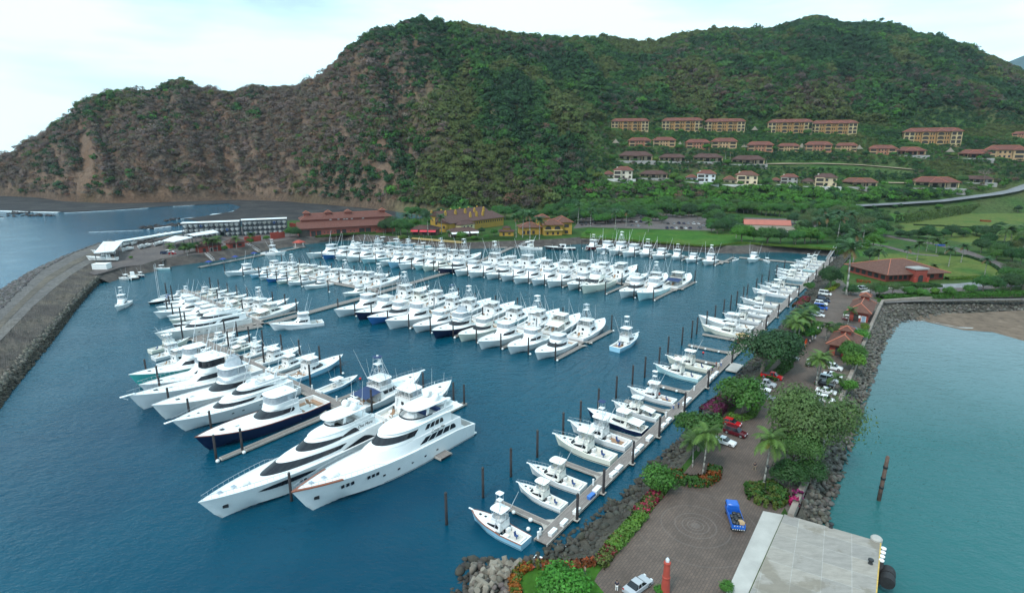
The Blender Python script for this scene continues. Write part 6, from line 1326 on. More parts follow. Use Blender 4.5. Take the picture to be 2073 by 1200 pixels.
for x in (22, 27.5, 31.5, 33.5, 37, 45): MB().box(x, x + 1.5, 7.9, 8, 9.9, 10.5).build('clerestory_window', M['white'], r)
for x, w_, h_ in ((9.5, 3.2, 4), (13.2, 3.2, 4), (26.5, 3, 4), (30.5, 3, 4), (43, 4, 4.2), (47.5, 4, 4.2)): opening(r, x, -.2, w_, h_, 0, False, 'door', 'dark', M['red_paint'])
for x in (17, 19.3, 21.6, 24, 35, 37.5, 53, 56): opening(r, x, 1.8, .9, .9, 0, False, 'window', 'dark')
for x in (40.3, 50.3): MB().box(x - .3, x + .5, -.5, 0, -.4, 5.6).build('pilaster', stucco((.27, .075, .055)), r)
# yellow main building
r, L = base_at('yellow_building', (922, 473), (1046, 455), 'yellow building with maroon roof and rows of yellow chimneys', 'building'); L = 60
walls(r, 0, L, 6, 19, -.5, 6.8, YEL2); walls(r, 4, L - 4, 19, 31, -.5, 10.5, YEL2, 'rear_wall'); b = MB(); b.add([(-.8, 5, 6.8), (L + .8, 5, 6.8), (L + .8, 19.4, 11.0), (-.8, 19.4, 11.0), (-.8, 5, 6.5), (L + .8, 5, 6.5), (L + .8, 19.4, 6.8), (-.8, 19.4, 6.8)], [(0, 1, 2, 3), (4, 5, 1, 0), (4, 0, 3, 7), (1, 5, 6, 2)]); b.build('roof', M['tiles_dark'], r); hip(r, 4, L - 4, 19, 31, 10.6, 3.6, .9, 'tiles_dark', gable=True)
for j, (y, z, n, x0, dx) in enumerate(((19.5, 11.2, 5, 9, 10.5), (30.5, 11.0, 6, 5, 10), (12, 9.2, 3, 28, 7))):
    for i in range(n):
        x = x0 + dx * i; b = MB(); b.box(x - .8, x + .8, y - .7, y + .7, z - 3, z + 2.3); b.ball((x, y, z + 2.7), (.8, .7, 1.0), 10, 6); b.build('chimney', stucco(YEL2), r)
for x in np.arange(24, 59, 2.6): opening(r, float(x), 4.0, 1.1, 1.7, 6, False, 'window', 'dark')
opening(r, 12, 2.6, 2, 2, side=(0, -1)); opening(r, 24, 4, 3, 5, side=(4, -1), name='door')
walls(r, 6, 20, 0, 6.2, -.5, 5.6, (.62, .52, .30), 'gabled_wing'); hip(r, 6, 20, 0, 6.5, 5.7, 2.4, .7, 'tiles_dark')
for x in (9, 13, 17): opening(r, x, 3.4, 1.6, 1.3, 0, False, 'window', 'glass', M['white'])
r, L = base_at('terrace_cafe', (912, 481), (968, 478), 'low pavilion with white awnings before the yellow building', 'pavilion'); L = 20
hip(r, 0, L, 0, 9, 3.8, 2.2, .8, 'tiles_dark'); walls(r, .6, L - .6, 2, 8.6, -.3, 3.5, (.12, .08, .06))
for x0 in (0, 7, 14): b = MB(); b.add([(x0, -.9, 3.6), (x0 + 6, -.9, 3.6), (x0 + 6, -2.2, 2.5), (x0, -2.2, 2.5)], [(0, 1, 2, 3)]); b.build('awning', M['canvas'], r)
for x in (0.2, 6.6, 13.4, L - .2): MB().tube((x, 0, -.3), (x, 0, 3.7), .18).build('column', stucco(WHW), r)
r, L = base_at('red_awning_restaurant', (832, 476), (884, 477), 'dark low restaurant with red awnings behind palms', 'restaurant'); L = 19
hip(r, 0, L, 0, 10, 4.2, 2.4, .8, 'tiles_dark'); walls(r, .5, L - .5, 1.5, 9.5, -.3, 3.9, (.16, .09, .06))
for x0 in (.4, 6.9, 13.2): b = MB(); b.add([(x0, -.9, 3.9), (x0 + 5.4, -.9, 3.9), (x0 + 5.4, -2.4, 2.7), (x0, -2.4, 2.7)], [(0, 1, 2, 3)]); b.build('awning', plain('red awning', (.55, .04, .06), .8, .1, 2), r)
for x in (3, 9.5, 16): opening(r, x, .2, 3.4, 2.4, 1.5, False, 'window', 'dark')
r, L = base_at('yellow_booth', (1011, 478), (1040, 478), 'small yellow booth with stacked maroon roof', 'booth'); L = 10
walls(r, 0, L, 0, 7, -.3, 3.2, YEL2); hip(r, 0, L, 0, 7, 3.3, 1.6, .7, 'tiles_dark'); walls(r, 2.5, L - 2.5, 2, 5.4, 4, 5.4, YEL2, 'lantern_wall'); hip(r, 2.5, L - 2.5, 2, 5.4, 5.5, 1.2, .5, 'tiles_dark'); opening(r, 3, .3, 1.4, 2.2, 0, False, 'door', 'dark'); opening(r, 7, 1, 1.6, 1.2, 0, False, 'window', 'dark')
# yellow villa
r, L = base_at('yellow_villa', (1056, 478), (1160, 476), 'yellow villa with tiled hip roofs and a short tower by the shore gangway', 'villa'); L = 37
walls(r, 0, 15, 6, 18, -.5, 5.2, YEL2); hip(r, 0, 15, 6, 18, 5.3, 3, .9, 'tiles'); walls(r, 13, 21, 9, 17, -.5, 11.6, YEL2, 'tower'); hip(r, 13, 21, 9, 17, 11.7, 2.3, .9, 'tiles')
walls(r, 16, 29, 0, 10, -.5, 7.4, YEL2); hip(r, 16, 29, 0, 10, 7.6, 3.4, 1.2, 'tiles'); walls(r, 26, 37, 4, 20, -.5, 8.6, YEL2); hip(r, 26, 37, 4, 20, 8.8, 3.6, 1.1, 'tiles')
for x, z, w_, h_, y in ((2.5, .4, 2, 2.6, 6), (6, .4, 2.6, 2.6, 6), (9.5, .4, 2, 2.6, 6), (19, 4.2, 4.4, 2.5, 0), (25.6, 4.2, 4.4, 2.5, 0), (18.5, .6, 1.6, 2, 0), (22.5, .6, 1.6, 2, 0), (26, .6, 1.6, 2, 0), (33, 5, 3.6, 2.4, 4), (33, .8, 2.6, 2.2, 4), (15.8, 8.6, 1.4, 1.6, 9)): opening(r, x, z, w_, h_, y, w_ > 4, 'window', 'dark', stucco((.45, .25, .04)))
for y in (7, 11, 15): opening(r, y, 4.8, 2, 2.2, side=(37, 1)); opening(r, y, .8, 1.6, 2, side=(37, 1))
MB().box(16, 29.4, -1.1, 0, 3.7, 4.1).build('balcony', stucco((.6, .45, .2)), r)
# red huts in the yard
for i, (pa, pb, w_, d_, h_, lab, wc) in enumerate((((405, 512), (440, 508), 12, 7, 3.6, 'red hut with brown hip roof among palms by the boatyard', REDW), ((466, 503), (492, 500), 9, 6, 3.2, 'smaller red hut with brown roof at the boatyard steps', REDW))):
    r, L = base_at('red_hut', pa, pb, lab, 'hut'); walls(r, 0, w_, 0, d_, -.3, h_, wc); hip(r, 0, w_, 0, d_, h_ + .1, 2.4, .9, 'tiles_dark'); opening(r, 2.5, .2, 1.6, 2.2, 0, False, 'door', 'dark'); opening(r, w_ - 3, .9, 2.2, 1.4, 0, False, 'window', 'dark'); 
    if not i: opening(r, w_ - 5.6, .2, 1.4, 2.2, 0, True, 'door', 'dark', M['white'])
for i, (pa, pb, h_, lab) in enumerate((((496, 492), (529, 487), 3.4, 'bright red stepped wall between boatyard and quay'), ((549, 485), (577, 481), 4.0, 'bright red wall block near the long building'), ((588, 471), (600, 470), 6.5, 'tall red wall end beside the bushes'))):
    r, L = base_at('red_screen_wall', pa, pb, lab, 'wall'); MB().box(0, L, 0, .5, -.3, h_).build('panel', M['red_paint'], r); MB().box(-.1, L * .45, -.1, .6, h_, h_ + .5).build('coping', M['red_paint'], r); MB().box(L * .5, L * .56, -.06, .56, -.3, h_ + .7).build('pier', M['red_paint'], r)
# boat storage canopies and racks
def canopy(P, z, label, th=.35):
    r = empty('storage_canopy'); c = sum((at(*p, z) for p in P), Vector()) / len(P); r.location = (c.x, c.y, GZ); Q = [at(*p, z) - Vector((c.x, c.y, GZ)) for p in P]
    b = MB(); b.prism([(q.x, q.y) for q in Q], z - GZ - th, z - GZ); b.build('roof', M['metalroof'], r)
    for i, q in enumerate(Q):
        for k in (.0, .5): p = q.lerp(Q[(i + 1) % len(Q)], k) * .94; MB().tube((p.x, p.y, 0), (p.x, p.y, z - GZ - th), .18, .18, 6).build('post', M['steel'], r)
    tag(r, label, 'canopy', 'white storage canopies')
canopy([(190, 512), (209, 489), (249, 488), (231, 508)], 9.5, 'white flat canopy nearest the breakwater sheltering a boat'); canopy([(328, 487), (354, 477), (390, 480), (353, 489)], 8.5, 'white sloping canopy in the middle of the boatyard'); canopy([(379, 474), (432, 465), (443, 470), (394, 477)], 9.5, 'white canopy before the taller boat racks')
canopy([(233, 487.5), (372, 466), (375, 468), (236, 490)], 7.5, 'long narrow grey canopy strip along the back of the boatyard')
sb = center_console(7.4, 2.9, False, 1, 'stored_boat'); M['steelscr'] = plain('rack screen', (.05, .075, .08), .8, .5, .5)
def rack(pa, pb, H, n, lab, nm):
    r, L = base_at('boat_rack', pa, pb, lab, 'boat rack'); dz = H / 3.3; b = MB(); up = MB()
    for i in range(n + 1):
        u = MB(); x = i * L / n
        for y in (0, 7): u.box(x - .14, x + .14, y - .14, y + .14, 0, H)
        u.tube((x, 0, .2), (x, 7, H * .5), .08); u.tube((x, 7, H * .5), (x, 0, H - .3), .08); u.build('upright', M['steel'], r)
    for k in range(4):
        b = MB()
        for y in (.3, 6.7): b.box(0, L, y - .12, y + .12, k * dz + .25, k * dz + .5)
        b.build('beam', M['steel'], r)
    MB().box(-.6, L + .6, 7.2, 7.35, 0, H).build('back_screen', M['steelscr'], r)
    b = MB(); b.add([(-.6, -1.0, H - .1), (L + .6, -1.0, H - .1), (L + .6, 5.5, H + .1), (-.6, 5.5, H + .1), (-.6, -1.0, H - .35), (L + .6, -1.0, H - .35)], [(0, 1, 2, 3), (4, 5, 1, 0)]); b.build('roof', M['metalroof'], r)
    m = Matrix.Rotation(r.rotation_euler.z, 4, 'Z')
    for k in range(3):
        for i in range(n):
            if rng.random() < .07: continue
            p = r.location + m @ Vector(((i + .5) * L / n, 7.0, k * dz + 1.0)); cl = rng.choice([Wh, Wh, Wh, Wh, (.1, .2, .5), (.8, .8, .75), (.5, .52, .55)])
            place(sb, p, r.rotation_euler.z - math.pi / 2 + rng.uniform(-.03, .03), f"{'blue' if cl[0] < .2 else 'grey' if cl[0] < .6 else 'white'} boat on {('bottom', 'middle', 'top')[k]} tier of the {nm} rack, {nth(i)} from the breakwater side", 'boats in the storage racks', (1.0, 1.12, 1.1), {'hull': cl}, 'stored boat')
rack((372, 483), (486, 478), 10.6, 11, 'tall three tier boat storage rack with pale roof, breakwater side', 'breakwater side'); rack((493, 477.5), (582, 473), 11.2, 9, 'three tier boat storage rack beside the red walls', 'building side')
for i, (px, py) in enumerate(((254, 498), (265, 496), (274, 494), (286, 489), (296, 486), (305, 484), (315, 481), (326, 478), (338, 476), (268, 506), (292, 501), (304, 499), (322, 496), (330, 494), (352, 474))):
    place(sb, at(px, py, GZ) + Vector((0, 0, .9)), rng.uniform(-1.9, -1.2), f"white trailered boat on the yard asphalt, {nth(i)} counted from the breakwater", 'boats parked on the yard', 1.05, {'hull': Wh}, 'stored boat')
boat('a', at(238, 529, GZ) + Vector((0, 0, 1.0)), R(188), 15, Wh, 'white boat hull standing ashore beside the canopy nearest the breakwater'); boat('x', at(232, 516, GZ) + Vector((0, 0, 1.0)), R(185), 12, Wh, 'white boat stored under the canopy nearest the breakwater')
b = MB(); b.bbox(-3.5, 3.5, -2.2, 2.2, 0, 2.6, .12); b.bbox(-3.6, 3.6, -2.3, 2.3, 2.6, 2.8, .05); tag(b.build('storage_container', M['white'], None, False, at(207, 544, GZ), .1), 'white boxy container at the breakwater root', 'container')
r = empty('boat_lift_slip', at(303, 541, 0), R(15)); tag(r, 'concrete boat lift slip with two piers by the ramp', 'slip')
for x in (-7, 6): MB().box(x, x + 1.3, -3, 8, -1.5, GZ - .3).build('pier', M['quaywall'], r)
MB().box(-7, 7.3, 8, 9.6, 1.6, GZ - .2).build('cross_beam', M['quaywall'], r)
umb = empty('blue_canopy'); MB().lathe([(1.9, 2.3), (1.95, 2.42), (.1, 3.1)], n=4).build('cloth_top', plain('blue canvas', (.02, .05, .25), .8, .1, 2), umb); MB().tube((0, 0, .6), (0, 0, 2.4), .05).build('pole', M['metal'], umb)
for i, (s, t) in enumerate(((91, 275.6), (99, 277.4), (112, 280), (82, 273.5))): place(umb, W(s, t, 0), .5, f"blue canopy on the boatyard float, {nth(i)} counted along it", 'blue canopies', 1.0, None, 'canopy')
r = empty('red_canopy', W(149, 290, .3), .4); tag(r, 'red canopy shelter on the float beside the white tower boat', 'canopy'); MB().lathe([(4.2, 3.0), (4.3, 3.2), (1.0, 4.6)], n=4).build('roof', M['red_paint'], r); 
for x, y in ((2.4, 2.4), (-2.4, 2.4), (2.4, -2.4), (-2.4, -2.4)): MB().tube((x, y, 0), (x, y, 3.1), .1).build('post', M['white'], r)
MB().box(-3.5, 3.5, -3.5, 3.5, 0, .4).build('platform', M['planks'], r)
# terrace wall under the palms
pts = [at(806, 480, GZ), at(936, 491, GZ)]; b = MB(); d = pts[1] - pts[0]; b.obox((pts[0] + pts[1]) / 2 + Vector((0, 0, .1)), d.length, 1.0, 1.2, math.atan2(d.y, d.x)); tag(b.build('terrace_parapet', stucco((.42, .30, .12))), 'low ochre parapet along the terrace edge above the quay', 'parapet')
# restaurant with the salmon roof
r, L = base_at('thatched_restaurant', (1500, 473), (1596, 476), 'open restaurant with salmon sheet roof above a grey thatch skirt', 'restaurant'); L = 36
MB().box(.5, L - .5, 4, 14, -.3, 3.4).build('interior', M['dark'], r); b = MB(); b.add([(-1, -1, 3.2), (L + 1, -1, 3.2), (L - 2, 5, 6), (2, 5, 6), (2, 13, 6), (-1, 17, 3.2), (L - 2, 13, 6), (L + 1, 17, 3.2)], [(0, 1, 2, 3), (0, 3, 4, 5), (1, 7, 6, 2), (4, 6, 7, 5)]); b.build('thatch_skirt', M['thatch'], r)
b = MB(); b.add([(2, 4.6, 6.2), (L - 2, 4.6, 6.2), (L - 2, 9, 9.6), (2, 9, 9.6), (2, 13.4, 6.2), (L - 2, 13.4, 6.2)], [(0, 1, 2, 3), (3, 2, 5, 4)]); b.build('roof', plain('salmon sheet roof', (.38, .115, .08), .5, .1, .4), r); MB().box(24, 33, -1.6, 0, -.3, 2.6).build('white_wall', M['white'], r)
for x in np.linspace(0, L, 9): MB().tube((float(x), .2, -.3), (float(x), .2, 3.3), .18).build('post', M['wood_dark'], r)
# clubhouse with the brown hip roof and arched portal
A, Bq = at(1795, 571, GZ), at(1912, 566, GZ); r = empty('clubhouse', A, math.atan2(Bq.y - A.y, Bq.x - A.x)); tag(r, 'red walled clubhouse with broad brown hip roof and arched portal', 'clubhouse'); L = (Bq - A).length; D = 24
walls(r, 0, L, .8, D, -.3, 3.3, REDW); hip(r, 0, L, 0, D, 3.5, 4.6, 1.4, 'tiles'); 
for x in np.linspace(2.5, 10, 4): opening(r, float(x), .8, 1.7, 1.8, .8, False, 'window', 'dark')
for x in np.linspace(19.5, L - 1.6, 3): opening(r, float(x), .8, 2.0, 1.8, .8, False, 'window', 'dark')
for y in np.linspace(2.5, D - 2.5, 6): opening(r, float(y), .8, 2.4, 1.9, side=(0, -1))
walls(r, 12.0, 18.2, -2.2, 3, -.3, 5.6, REDW, 'portal'); opening(r, 15.1, -.1, 2.8, 3.4, -2.2, True, 'archway', 'dark', M['red_paint']); MB().box(11.6, 18.6, -2.6, 3.2, 5.6, 6.2).build('parapet', stucco(GRY), r)
for x in (11.4, 17.8): MB().box(x, x + 1.1, -3.0, -2.2, -.3, 2.0).build('buttress', M['red_paint'], r)
# kiosks on the pier
def kiosk(s0, s1, t0, t1, lab, hgt, cup):
    r = empty('red_kiosk', W(s0, t1, GZ), MA + math.pi / 2 * 0); tag(r, lab, 'kiosk'); a, b_ = s1 - s0, t0 - t1   # x along s, y along t
    walls(r, 0, a, 0, b_, -.2, hgt, REDW); hip(r, 0, a, 0, b_, hgt + .1, 2.4, 1.0, 'tiles'); 
    if cup: cx, cy = cup; walls(r, cx - 1.3, cx + 1.3, cy - 1.3, cy + 1.3, hgt + 1, hgt + 3.0, REDW, 'lantern_wall'); hip(r, cx - 1.3, cx + 1.3, cy - 1.3, cy + 1.3, hgt + 3.1, 1.1, .6, 'tiles')
    opening(r, b_ * .62, 0.1, 1.6, 2.4, side=(0, -1), name='door', mat='dark'); opening(r, b_ * .22, .1, 1.3, 2.1, side=(0, -1), name='door', mat='steelblue', frame=M['white']); MB().box(-.08, 0, b_ * .38, b_ * .50, 1.4, 2.3).build('notice_board', M['white'], r)
    for x in np.linspace(3, a - 3, 3): q = opening(r, float(x), 1.0, 1.4, 1.3, 0, False, 'window', 'dark')
    return r
kiosk(156, 172, -24.6, -30.2, 'red kiosk with tiled roof and grey blue door, farther along the pier', 3.5, (14, 2.6)); kiosk(113, 124.5, -24.6, -30.6, 'red kiosk with orange tiled roof half behind bright green trees', 3.3, (7, 3))
# red marker tower
r = empty('marker_tower', at(1346, 1203, GZ)); tag(r, 'slim red round marker tower with grey lamp on top', 'tower'); MB().lathe([(.68, 0), (.62, .3), (.48, 2.6), (.52, 2.65), (.52, 2.85), (.46, 2.9), (.38, 4.7), (.46, 4.75), (.46, 5.0), (.25, 5.1)], n=16).build('shaft', M['red_paint'], r, 40); MB().lathe([(.26, 5.1), (.26, 5.45), (.1, 5.65)], n=12).build('lamp_housing', M['metal'], r, 40)
# wharf fittings
def onwh(px, py): p = at(px, py, GZ + .25); return p
for i, (px, py) in enumerate(((1682, 1067), (1762, 1140))):
    b = MB(); b.lathe([(.34, 0), (.26, .1), (.24, .5), (.38, .55), (.36, .72), (.1, .78)], n=12); tag(b.build('mooring_bollard', M['blackp'], None, 40, onwh(px, py)), ('black mooring bollard on the sea wall edge of the wharf', 'black mooring bollard near the wharf fender piles')[i], 'bollard')
fp = empty('fender_pile'); MB().lathe([(.34, -3.5), (.34, 3.9)], n=12).build('shaft', M['pile'], fp, True); MB().lathe([(.36, 3.9), (.36, 4.05), (.05, 4.1)], n=12).build('cap', M['gelcoat'], fp)
for i in range(4): p = at(1789 - i * 1.5, 1109 + i * 8, 4.0); place(fp, (p.x, p.y, 0), 0, f"white capped fender pile at the wharf edge, {nth(i)} from the corner", 'fender piles', 1.0, None, 'fender pile')
b = MB(); b.lathe([(.75, -3), (.75, 3.4)], n=14); p = at(1774, 1092, 4); tag(b.build('corner_dolphin', M['blackp'], None, True, (p.x, p.y, 0)), 'thick black corner dolphin pile with pale concrete cap', 'pile'); pc = bpy.context.scene.objects['corner_dolphin']; MB().lathe([(.8, 3.4), (.8, 4.3), (.6, 4.5)], n=14).build('cap', M['concrete'], pc)
f_ = empty('rubber_fender', at(1797, 1160, 2.2)); dd = at(1772, 1210, 2.2) - at(1782, 1096, 2.2); f_.rotation_euler = (R(90), 0, math.atan2(dd.y, dd.x) + R(90)); tag(f_, 'huge black cylindrical rubber fender hanging beside the wharf', 'fender')
for k in (0, 1): MB().lathe([(.25, -.75 + k * 1.6), (.9, -.72 + k * 1.6), (.98, -.3 + k * 1.6), (.98, .45 + k * 1.6), (.9, .72 + k * 1.6), (.25, .75 + k * 1.6)], n=18).build('roller', M['rubber'], f_, 50)
r = empty('channel_marker_pile', at(1779, 1012, 0)); r.rotation_euler = (0, R(1.5), 0); tag(r, 'tall lone weathered pile standing in the shallow bay', 'pile'); MB().lathe([(.34, -2), (.33, 3), (.30, 8.6), (.1, 8.8)], n=12).build('shaft', plain('barnacled timber', (.11, .07, .055), .9, .5, 1.0, bump=.4), r, True)
for z in (2.4, 4.2, 6.4): MB().lathe([(.38, z), (.40, z + .1), (.40, z + .35), (.36, z + .45)], n=12).build('band', M['blackp'], r, True)
# concrete armour units by the corner
def armour():
    r = MB()
    for a, b_ in (((-1.3, 0, 0), (1.3, 0, 0)), ((0, 0, -.9), (0, 0, 1.1))): r.tube(a, b_, .48, .42, 8)
    r.tube((1.2, -1.0, 0), (1.2, 1.0, 0), .46, .42, 8); return r
AU = armour().build('armour_block', plain('old concrete', (.235, .205, .165), .92, .3, .8, bump=.2), None, 40)
for i, (px, py, a) in enumerate(((985, 1160, .3), (1002, 1150, 1.4), (1024, 1140, 2.2), (1012, 1146, .9), (975, 1176, 2.8), (996, 1168, 1.9), (1010, 1158, .2), (965, 1192, .7), (982, 1204, 2.1), (1040, 1148, 1.2), (990, 1190, 1.1), (1020, 1168, 2.5))):
    o = place(AU, at(px, py, 2.0 + .10 * (i % 4)), a, f"pale concrete armour block on the rubble corner, {nth(i)} of the heap", 'concrete armour blocks', .95, None, 'armour block'); o.rotation_euler = (rng.uniform(-.9, .9), rng.uniform(-.8, .8), a)
P = np.array([at(rng.uniform(955, 1062), rng.uniform(1140, 1215), rng.uniform(.6, 2.6)) for _ in range(220)]); stones('corner_rocks', P, nrg.uniform(.35, .8, 220), stone_cols(220, (.125, .108, .092), .45))
P = np.array([at(rng.uniform(930, 1110), rng.uniform(1130, 1215), rng.uniform(-.4, .25)) for _ in range(260)]); stones('shore_rocks', P, nrg.uniform(.3, .8, 260), stone_cols(260, (.05, .045, .038), .4))
# ============================================================ GROUNDS, TREES, CARS AND PEOPLE
def psheet(name, P, z, mat): return sheet(name, [at(x, y, GZ) for x, y in P], GZ + z, M[mat])
psheet('quay_lawn', [(1176, 474), (1190, 463), (1300, 465), (1445, 470), (1490, 476), (1580, 489), (1690, 497), (1688, 505), (1560, 496), (1500, 492), (1440, 498), (1330, 490), (1250, 484), (1180, 480)], .03, 'lawn')
psheet('parking_ground', [(1160, 463), (1190, 460), (1300, 463), (1446, 467), (1462, 452), (1450, 436), (1300, 431), (1180, 436)], .05, 'asphalt')
psheet('back_parking', [(1480, 456), (1620, 462), (1700, 456), (1640, 444), (1480, 440)], .04, 'asphalt')
psheet('clubhouse_lawn', [(1775, 515), (1850, 511), (1940, 517), (2000, 533), (2038, 556), (2030, 570), (1960, 566), (1915, 560), (1850, 540), (1760, 540)], .035, 'lawn_dry')
psheet('side_lawn', [(1740, 470), (1800, 490), (1790, 515), (1730, 520), (1700, 500)], .03, 'lawn')
psheet('field_lawn', [(1820, 452), (2060, 412), (2400, 400), (2500, 520), (2120, 520), (1960, 495), (1890, 478), (1830, 470)], .02, 'lawn_dry')
psheet('upper_lawn', [(1705, 430), (1850, 418), (2040, 398), (2090, 392), (2090, 405), (1850, 438), (1760, 450)], .025, 'lawn')
def pstrip(name, P, wd, z, mat):
    P = resample([at(x, y, GZ) for x, y in P], 50); b = MB(); vs = []
    for i, p in enumerate(P): d = P[min(i + 1, 49)] - P[max(i - 1, 0)]; n_ = np.array([-d[1], d[0]]) / (np.hypot(d[0], d[1]) + 1e-9) * wd / 2; vs += [(p[0] - n_[0], p[1] - n_[1], GZ + z), (p[0] + n_[0], p[1] + n_[1], GZ + z)]
    b.add(vs, [(2 * i, 2 * i + 2, 2 * i + 3, 2 * i + 1) for i in range(49)]); return tag(b.build(name, M[mat]), kind='structure')
pstrip('drive', [(1690, 452), (1730, 464), (1770, 473), (1810, 480), (1850, 488), (1897, 494), (1943, 506), (1990, 524), (2037, 541), (2072, 556), (2140, 590)], 8, .06, 'asphalt')
pstrip('drive', [(1700, 470), (1740, 490), (1790, 498), (1850, 514), (1900, 518)], 5, .055, 'asphalt')
pstrip('clubhouse_drive', [(1735, 600), (1780, 592), (1850, 589), (1950, 583), (2020, 577), (2100, 570)], 9, .06, 'asphalt')
psheet('forecourt', [(1880, 585), (1905, 575), (1940, 574), (2020, 566), (2060, 575), (1950, 582)], .07, 'greyroad')
pstrip('kerb_walk', [(1745, 592), (1770, 585), (1860, 580), (1910, 578)], 1.6, .09, 'concrete')
pstrip('beach_walk', [(1790, 612), (1850, 609), (1950, 607), (2040, 606), (2150, 604)], 2.4, .05, 'gravel')
pstrip('garden_path', [(1690, 560), (1706, 578), (1700, 596)], 3.2, .05, 'dirt')

# ---- trees
BR, MD, DK, YG, OL = (.058, .165, .020), (.042, .122, .022), (.026, .078, .020), (.10, .18, .022), (.062, .10, .028)
TT = {'broad': tree_template(1, 8, 4.7, 7.2, 6000, .30, MD), 'bright': tree_template(2, 7.5, 4.4, 6.8, 5600, .29, BR), 'dense': tree_template(3, 9, 4.6, 8.4, 6000, .32, DK), 'open': tree_template(4, 8, 4.8, 6.6, 3600, .24, OL, flat=.5), 'yellow': tree_template(5, 5.5, 3.0, 5.2, 3200, .25, YG),
      'bush': tree_template(6, 3.4, 2.5, 3.6, 3200, .20, BR, 'bush', trunk=.10), 'darkbush': tree_template(7, 3.4, 2.5, 3.6, 3200, .20, DK, 'bush', trunk=.10), 'big': tree_template(8, 12, 7.6, 11.4, 15000, .27, (.085, .170, .040), flat=.6, trunk=.35, limbs=7), 'rain': tree_template(9, 10, 7.4, 9.4, 13000, .30, (.032, .098, .028), trunk=.4, limbs=7), 'bare': tree_template(10, 9, 5, 5, 500, .16, (.15, .12, .10), flat=.25, limbs=9)}
H0 = {'broad': 8, 'bright': 7.5, 'dense': 9, 'open': 8, 'yellow': 5.5, 'bush': 3.4, 'darkbush': 3.4, 'big': 12, 'rain': 10, 'bare': 9}
def tree(ty, px, py, h, label, group=None, wide=1.0, z=GZ, tint=None):
    k = h / H0[ty]; p0 = at(px, py, z if z is not None else GZ); z = None if z is None or float(hz(p0.x, p0.y)) > GZ + .2 and py < 465 else z; o = place(TT[ty], at(px, py, z) if z is not None else atT(px, py), rng.uniform(0, 6.28), label, group, (k * wide, k * wide, k), None, 'bush' if 'bush' in ty else 'tree')
    v = tint or tuple(rng.uniform(.85, 1.15) for _ in range(3))
    for c in kids(o):
        if c.name.startswith('crown'): c.color = (*v, 1)
    return o
tree('rain', 1543, 752, 12.0, 'big dark spreading tree overhanging the side dock platform', None, 1.0); tree('big', 1640, 935, 15.5, 'huge feathery green tree beside the sea wall near the wharf', None, .92); tree('big', 1600, 955, 9.5, 'lower feathery tree in front of the huge one by the pier road', None, .85)
tree('bright', 1502, 838, 9.0, 'rounded bright tree in the hedged island beside the red pickup', None, 1.12); tree('broad', 1414, 912, 8.0, 'leafy tree behind the palms of the hedged island, above the white sedan', None, 1.0); tree('bush', 1330, 992, 4.6, 'round light green shrub at the corner of the paving by the embankment', None, 1.05)
tree('dense', 1596, 985, 5.0, 'dark low palm-like thicket under the huge feathery tree', None, 1.25); tree('dense', 1640, 975, 4.5, 'dark thicket between the huge feathery tree and the sea wall', None, 1.2)
for i, (px, py, h) in enumerate(((1610, 676, 6.5), (1628, 662, 6.0), (1640, 640, 4.5), (1622, 690, 6.5), (1600, 712, 6), (1590, 735, 5))): tree(('broad', 'dense', 'broad', 'bright', 'broad', 'open')[i], px, py, h, f"leafy tree in the grove between side dock and pier road, {nth(i)} counted shoreward", 'trees of the pier grove')
for i, (px, py, h, ty) in enumerate(((1728, 752, 6.0, 'yellow'), (1722, 732, 6.0, 'bright'), (1716, 792, 3.2, 'bush'), (1698, 836, 3.0, 'yellow'), (1742, 690, 4, 'bush'), (1690, 685, 4.5, 'open'), (1700, 676, 3.6, 'darkbush'), (1748, 672, 3.2, 'yellow'))): tree(ty, px, py, h, f"bright small tree by the sea wall and kiosks, {nth(i)} of that row", 'small trees by the kiosks', 1.0)
tree('dense', 1680, 582, 9.5, 'dark round tree beside the shore end of the side dock', None, 1.05); tree('broad', 1638, 590, 4, 'low bush below the dark round tree at the dock end'); tree('dense', 1760, 530, 8, 'dark round tree behind the clubhouse corner', None, .9); tree('darkbush', 1722, 598, 4.5, 'dark shrub clump at the foot of the tall palm')
n_ = 0
for px, py, h, ty in ((1762, 598, 5.5, 'open'), (1780, 602, 5, 'broad'), (1805, 598, 6, 'open'), (1838, 600, 4.5, 'bright'), (1865, 602, 4, 'bush'), (1892, 600, 4, 'yellow'), (1920, 600, 4.2, 'bright'), (1960, 596, 4.5, 'bright'), (1990, 590, 7, 'broad'), (2012, 592, 7, 'dense'), (2045, 590, 8, 'dense'), (2070, 588, 9, 'broad'), (2030, 580, 6, 'open')):
    tree(ty, px, py, h, f"small tree along the clubhouse drive above the beach hedge, {nth(n_)} from the kiosks", 'trees along the clubhouse drive'); n_ += 1
# belt of trees between quay, car park and hill
g = random.Random(3); n_ = 0
belt = []
for px in np.linspace(1120, 1500, 34): belt.append((float(px) + g.uniform(-6, 6), 434 + g.uniform(-4, 6), g.uniform(9, 14), g.choice(['bright', 'broad', 'bright', 'dense', 'broad'])))
for px in np.linspace(1165, 1260, 7): belt.append((float(px), 452 + g.uniform(-4, 4), g.uniform(9, 13), g.choice(['dense', 'broad', 'bright'])))
for px in np.linspace(1440, 1500, 6): belt.append((float(px), 470 + g.uniform(-6, 4), g.uniform(7, 11), g.choice(['dense', 'broad'])))
for px in np.linspace(1180, 1500, 22): belt.append((float(px) + g.uniform(-6, 6), 427 + g.uniform(-4, 4), g.uniform(10, 15), g.choice(['bright', 'broad', 'bright', 'open'])))
for px in np.linspace(1600, 1780, 30): belt.append((float(px) + g.uniform(-5, 5), 460 + g.uniform(-22, 26), g.uniform(9, 14), g.choice(['dense', 'broad', 'dense', 'open'])))
